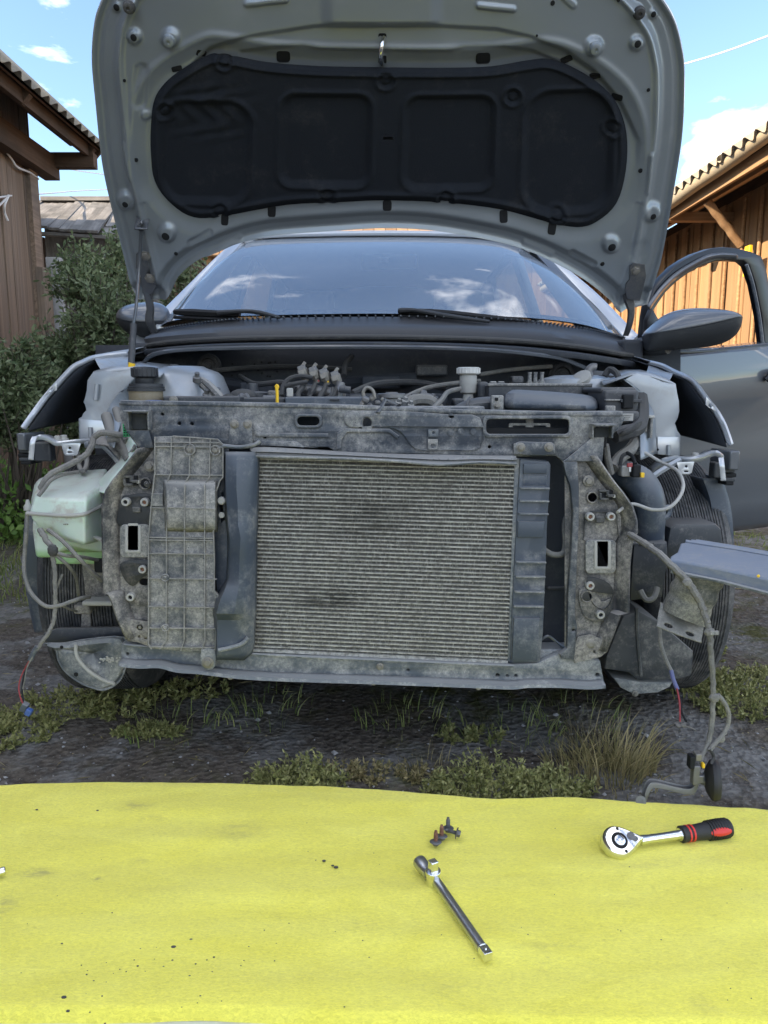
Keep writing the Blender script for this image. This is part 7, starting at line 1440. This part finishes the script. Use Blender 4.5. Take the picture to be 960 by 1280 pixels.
for x0, y0, x1, y1, Y, d_, mt_ in ((272, 498, 292, 508, 1.66, .08, 'plastic'), (334, 488, 352, 500, 1.80, .06, 'bracket'), (436, 494, 452, 506, 1.74, .06, 'rubber'), (512, 500, 530, 512, 1.70, .08, 'bracket'), (452, 470, 500, 486, 2.10, .08, 'dark'), (300, 478, 340, 492, 2.05, .1, 'dark'), (566, 498, 580, 508, 1.80, .06, 'plastic'), (640, 470, 655, 480, 2.05, .05, 'plastic'), (520, 456, 560, 470, 2.2, .04, 'plastic')): rbox('bay_component', M[mt_], x0, y0, x1, y1, Y, d_, car, .006)
# thermostat / latch tangle on the support
random.seed(21)
for k, (x, y, s_, mt_) in enumerate(((457, 499, 9, 'alloy'), (466, 497, 8, 'steel'), (472, 503, 7, 'alloy'), (452, 505, 6, 'bracket'), (462, 507, 7, 'alloy'), (478, 499, 5, 'steel'), (447, 509, 6, 'lattice'), (470, 510, 6, 'steel'))):
    c = PY(x, y, 1.50 + random.uniform(-.01, .02)); R_ = Matrix.Rotation(random.uniform(-1, 1), 3, 'Y') @ Matrix.Rotation(random.uniform(-1, 1), 3, 'X'); s = px2m(s_, 1.5); m = MB(); m.box(c, (s, s * .8, s * .7), R_); m.ob('latch_piece', M[mt_], sup, bevel=.003, seg=3)
m = MB(); m.tube(P3([(450, 508, 1.5), (455, 498, 1.5), (454, 490, 1.5), (459, 484, 1.5), (466, 488, 1.5), (468, 496, 1.5)]), .0035, 8); m.ob('latch_spring', M['steel'], sup)
m = MB(); m.bar(P3([(472, 516, 1.45)])[0], P3([(482, 499, 1.47)])[0], .008, .004); m.bar(P3([(480, 499, 1.47)])[0], P3([(495, 506, 1.48)])[0], .010, .004); m.ob('latch_lever', M['graphite'], sup, bevel=.001)
loomo([(476, 514, 1.46), (484, 508, 1.47), (492, 512, 1.47), (500, 506, 1.48)], .003, 'release_cable', 'black')
m = MB(); c = PY(489.5, 497, 1.62); m.lathe(c, (0, 0, 1), [(-.012, .024), (-.002, .024), (0, .030), (.0075, .030), (.009, .028), (.0095, .014), (.012, .012)], 28); rc = m.ob('radiator_cap', M['alloy'], car)
loomo([(508, 506, 1.66), (518, 500, 1.67), (535, 500, 1.68), (545, 507, 1.68), (550, 514, 1.66)], .013, 'radiator_hose', 'hose')
for x, y in ((498, 505), (506, 503), (513, 508)): 
    c = PY(x, y, 1.55); m = MB(); m.lathe(c, (.2, -.4, 1), [(-.01, .008), (.004, .008), (.006, .005), (.012, .004)], 6); m.ob('nut', M['lattice'], car)
m = MB(); m.lathe(PY(531, 494, 1.80), (.9, -.3, -.25), [(-.010, .006), (-.008, .012), (0, .012), (.004, .007), (.016, .007), (.017, .010), (.024, .010), (.026, .005), (.034, .005)], 12); m.ob('gas_valve', M['alloy'], car)
# brake fluid reservoir
bf = cap(585, 503, 1.92, 7.5, 20, 'sleeve', 'brake_reservoir', car, prof=[(0, 1), (.5, .8), (.6, 1.3), (1, 1.4)]); cap(585, 484, 1.92, 10.5, 16, 'sleeve', 'reservoir_neck', bf); cap(585.5, 468, 1.92, 14, 8.5, 'white_plastic', 'reservoir_cap', bf, 20)
m = MB(); m.tube([PY(592, 482, 1.94), PY(600, 492, 1.94)], .014, 10, curve=False); m.ob('reservoir_pipe', M['lattice'], bf)
# battery tray and three studs
bt_ = rbox('battery_box', M['plastic'], 597, 477, 612, 500, 1.90, .1, car, .01); rbox('battery_box', M['plastic'], 610, 481, 741, 500, 1.84, .18, car, .004); rbox('battery_edge', M['lattice'], 610, 479, 741, 482.5, 1.836, .01, car, .002)
for x in (662, 669, 677): 
    c = PY(x, 479, 1.86); m = MB(); m.lathe(c, (0, 0, 1), [(-.004, .008), (.004, .008), (.004, .005), (.022, .0045), (.023, .0055), (.027, .0055)], 8); m.ob('stud', M['lattice'], car)
for x in (617, 627): rbox('clip', M['lattice'], x - 4, 476.5, x + 4, 480, 1.85, .02, car, .003)
# air filter box + intake snout
def lofto(nm, rows, mt, par=car, sub=1, closed=True, **k):
    m = MB(); m.loft([P3(r) for r in rows], closed); n = len(rows[0]); m.f += [list(range(n))[::-1], [(len(rows) - 1) * n + i for i in range(n)]]; return m.ob(nm, M[mt], par, sub=sub, **k)
fb = lofto('air_filter_box', [[(628, 518, 1.66), (627, 502, 1.66), (629, 490, 1.67), (640, 486.5, 1.70), (640, 487, 1.84), (630, 505, 1.84)],
    [(634, 518, 1.645), (633, 503, 1.645), (634, 489, 1.66), (644, 486, 1.69), (644, 486, 1.84), (636, 505, 1.84)],
    [(690, 518, 1.635), (690, 504, 1.635), (690, 494, 1.65), (690, 489, 1.69), (690, 489, 1.84), (690, 505, 1.84)],
    [(738, 518, 1.635), (738, 507, 1.64), (738, 499, 1.66), (736, 493, 1.70), (734, 492, 1.84), (738, 508, 1.84)],
    [(750, 518, 1.66), (751, 509, 1.67), (750, 502, 1.69), (745, 496, 1.72), (743, 496, 1.84), (748, 509, 1.84)]], 'plastic_blue')
lofto('intake_snout', [[(556, 519, 1.60), (558, 514, 1.60), (561, 511, 1.62), (564, 510, 1.68), (560, 519, 1.68)], [(574, 519, 1.60), (574, 507, 1.60), (578, 501, 1.63), (580, 499, 1.70), (576, 519, 1.70)], [(596, 519, 1.61), (596, 502, 1.61), (598, 496, 1.64), (600, 494, 1.72), (597, 519, 1.72)], [(624, 519, 1.62), (624, 500, 1.62), (625, 495, 1.65), (626, 493, 1.74), (624, 519, 1.74)]], 'plastic')
m = MB(); m.tube(P3([(586, 517, 1.595), (584, 505, 1.60), (587, 497, 1.63)]), .003, 6); m.ob('snout_rib', M['plastic'], car)
rbox('snout_clamp', M['lattice'], 614, 494, 630, 515, 1.61, .02, car, .004); rbox('clamp_slot', M['black'], 619, 497, 623, 501, 1.605, .006, car, .001); bolt(car, 621, 507, 1.608, 3)
# fuse box
fu = rbox('fuse_box', M['plastic'], 754, 487, 800, 522, 1.66, .14, car, .008); rbox('fuse_lid', M['plastic'], 750, 484, 796, 491, 1.68, .16, fu, .006); rbox('fuse_latch', M['black'], 779, 493, 793, 511, 1.645, .02, fu, .003); rbox('latch_frame', M['plastic'], 776, 499, 803, 503, 1.65, .012, fu, .001); rbox('fuse_rib', M['lattice'], 757, 499, 776, 501, 1.652, .01, fu, .001); rbox('fuse_bracket', M['plastic'], 755, 514, 800, 530, 1.63, .06, fu, .006)
rbox('fuse_step', M['lattice'], 757, 507, 770, 514, 1.65, .01, fu, .003)
lb_ = rbox('label', M['sleeve'], 778, 517, 792, 526, 1.615, .004, car, .0005)
for k in range(3): rbox('label_bar', M['bracket'], 780, 518.6 + k * 2.4, 790 - k * 2, 519.4 + k * 2.4, 1.6142, .0015, lb_, 0)
loomo([(768, 545, 1.55), (780, 541, 1.56), (795, 537, 1.6), (801, 528, 1.64), (802, 510, 1.68), (800, 495, 1.7)], .016, 'loom_trunk', 'rubber')
lofto('side_duct', [[(765, 548, 1.5), (775, 535, 1.5), (780, 540, 1.6), (770, 552, 1.6)], [(785, 545, 1.52), (790, 530, 1.52), (796, 533, 1.62), (790, 548, 1.62)], [(800, 536, 1.56), (803, 520, 1.56), (808, 522, 1.66), (806, 538, 1.66)]], 'rubber', sub=1)
# AC hose union, shiny
m = MB(); m.tube(P3([(738, 474, 1.92), (736, 464, 1.92), (740, 459, 1.92), (745, 459, 1.92)]), .010, 12); m.ob('ac_union', M['alloy'], car)
m = MB(); m.lathe(PY(730, 478, 1.90), (-.5, -.5, .7), [(0, .022), (.02, .024), (.022, .02)], 16); m.ob('white_cap', M['sleeve'], car); m = MB(); m.lathe(PY(738, 474, 2.0), (0, 0, 1), [(0, .07), (.008, .07), (.01, .05), (.02, .03)], 24); m.ob('strut_top', M['rubber'], car)
c = PY(720, 503, 1.98); m = MB(); m.lathe(c, (0, 0, 1), [(0, .12), (.03, .11), (.06, .10), (.07, .06)], 36); m.ob('strut_tower', M['silver'], car)
# ---------------------------------------------------------------- open door and its mirror
dr = bpy.data.objects.new('door', None); place(dr, car, Matrix.Translation((.85, 2.35, .3)))
dp0 = Vector((.85, 2.36, .7)); dn = Vector((.5, -.87, 0)).normalized(); DP = (dp0, dn)
def dpx(x, y, off=0): return PP(x, y, dp0, dn) + dn * off
rows_ = []
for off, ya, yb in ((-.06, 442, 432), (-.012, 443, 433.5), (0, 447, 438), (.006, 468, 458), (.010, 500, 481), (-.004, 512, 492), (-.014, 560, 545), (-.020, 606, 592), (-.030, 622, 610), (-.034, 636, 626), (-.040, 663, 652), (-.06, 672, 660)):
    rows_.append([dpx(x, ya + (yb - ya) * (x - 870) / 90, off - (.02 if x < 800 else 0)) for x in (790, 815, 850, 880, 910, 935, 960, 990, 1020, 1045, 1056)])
m = MB(); m.loft(rows_); sk = m.ob('door_skin', M['graphite'], dr, solid=.03, off=0)  # silver door painted darker, its shade is in the colour
fo = [(806, 441), (808, 410), (812, 382), (820, 360), (832, 345), (845, 332), (857, 324), (870, 317), (890, 310), (905, 308.5), (920, 310), (938, 314), (952, 320), (958, 335), (966, 380), (974, 434)]
fi = [(812, 437), (817, 388), (832, 366), (845, 353), (860, 342), (878, 332), (895, 326.5), (912, 325), (930, 326), (937, 332), (945, 355), (953, 395), (957, 432)]
plate('window_frame', M['gloss_black'], fo, None, dr, [fi], .035, .004, (dp0 - dn * .02, dn))
m = MB(); q = crom([dpx(x, y, -.014) for x, y in ((814, 384), (830, 362), (848, 344), (868, 331), (888, 321), (905, 318), (925, 319))], 5); m.loft([[p + Vector((-.002, 0, .006)) for p in q], [p + dn * .006 for p in q], [p + Vector((.003, 0, -.010)) for p in q]]); m.ob('frame_trim', M['graphite'], dr, solid=.002)
m = MB(); q = crom([dpx(x, y, -.012) for x, y in ((937, 330), (945, 355), (953, 395), (958, 434))], 5); m.tube(q, .006, 6, curve=False); m.ob('glass_run', M['plastic_blue'], dr)
plate('belt_moulding', M['gloss_black'], [(812, 437), (862, 438), (900, 436), (958, 430.5), (1040, 424), (1040, 430), (958, 436), (900, 441), (862, 443), (812, 444)], None, dr, (), .03, .003, (dp0 + dn * .006, dn))
plate('corner_sail', M['gloss_black'], [(808, 441), (810, 400), (816, 386), (824, 400), (832, 437)], None, dr, (), .02, .003, (dp0 + dn * .004, dn))
m = MB(); m.tube([dpx(947, 475, .03), dpx(952, 467, .045), dpx(962, 464, .05), dpx(985, 463, .045), dpx(1000, 468, .02)], .012, 10); m.tube([dpx(948, 478, .012), dpx(956, 486, .012), dpx(975, 486, .012)], .008, 8); m.ob('door_handle', M['gloss_black'], dr)
for pts in ([(903, 517), (920, 511), (950, 500)], [(906, 524.5), (925, 523), (960, 521), (990, 521)]):
    m = MB(); m.tube([dpx(x, y, -.002 if y > 505 else .004) for x, y in pts], .0012, 4); m.ob('scratch', M['sleeve'], sk)
m = MB(); m.box(dpx(900, 560, -.09), (.2, .02, .3), Matrix.Rotation(.52, 3, 'Z')); m.ob('door_card', M['black'], dr)
def mirror(secs, Y, dpt, stalk, name='wing_mirror'):
    up, lo_ = [], []
    for x, yt, ym, yb, dd in secs:
        t, mm_, b = T((x, yt, Y)), T((x, ym, Y)), T((x, yb, Y)); d = dpt * dd
        up.append([mm_ + Vector((0, d * .9, 0)), t + Vector((0, d * .6, -.002)), t + Vector((0, d * .2, 0)), mm_.lerp(t, .72) + Vector((0, -d * .38, 0)), mm_.lerp(t, .35) + Vector((0, -d * .6, 0)), mm_ + Vector((0, -d * .66, 0)), mm_ + Vector((0, -d * .5, -.003))])
        lo_.append([mm_ + Vector((0, -d * .62, 0)), mm_.lerp(b, .4) + Vector((0, -d * .55, 0)), mm_.lerp(b, .8) + Vector((0, -d * .3, 0)), b + Vector((0, 0, 0)), b + Vector((0, d * .6, .004)), mm_ + Vector((0, d * .9, 0))])
    g = bpy.data.objects.new(name, None); place(g, car, Matrix.Translation(T((secs[0][0], secs[0][3], Y))))
    for nm, r, mt_ in (('mirror_cap', up, 'graphite'), ('mirror_base', lo_, 'cowl')):
        m = MB(); m.loft(r, False); m.f += [list(range(len(r[0]))), [(len(r) - 1) * len(r[0]) + i for i in range(len(r[0]))]]; m.ob(nm, M[mt_], g, sub=2)
    m = MB(); m.tube(P3(stalk[0]), stalk[1], 10); m.ob('mirror_stalk', M['cowl'], g)
mirror([(806, 416, 419, 440, .5), (818, 406, 417, 439.5, .8), (832, 392.5, 416, 439, .95), (850, 385, 413, 438, 1), (872, 382, 409, 436, 1), (897, 383.5, 403, 433.5, 1), (913, 387, 398, 427, .9), (921, 394, 398, 418, .6), (924, 400, 402, 410, .2)], 2.20, .11, ([(800, 432, 2.32), (815, 434, 2.26), (835, 432, 2.22)], .025))
mirror([(147, 392, 396, 401, .2), (150, 384, 398, 409, .6), (158, 378.5, 402, 417, .9), (170, 376, 405, 422, 1), (186, 374.5, 406, 424, 1), (200, 377, 405, 424, .8), (212, 388, 402, 420, .5)], 2.55, .11, ([(205, 412, 2.58), (195, 414, 2.56), (184, 412, 2.55)], .025))
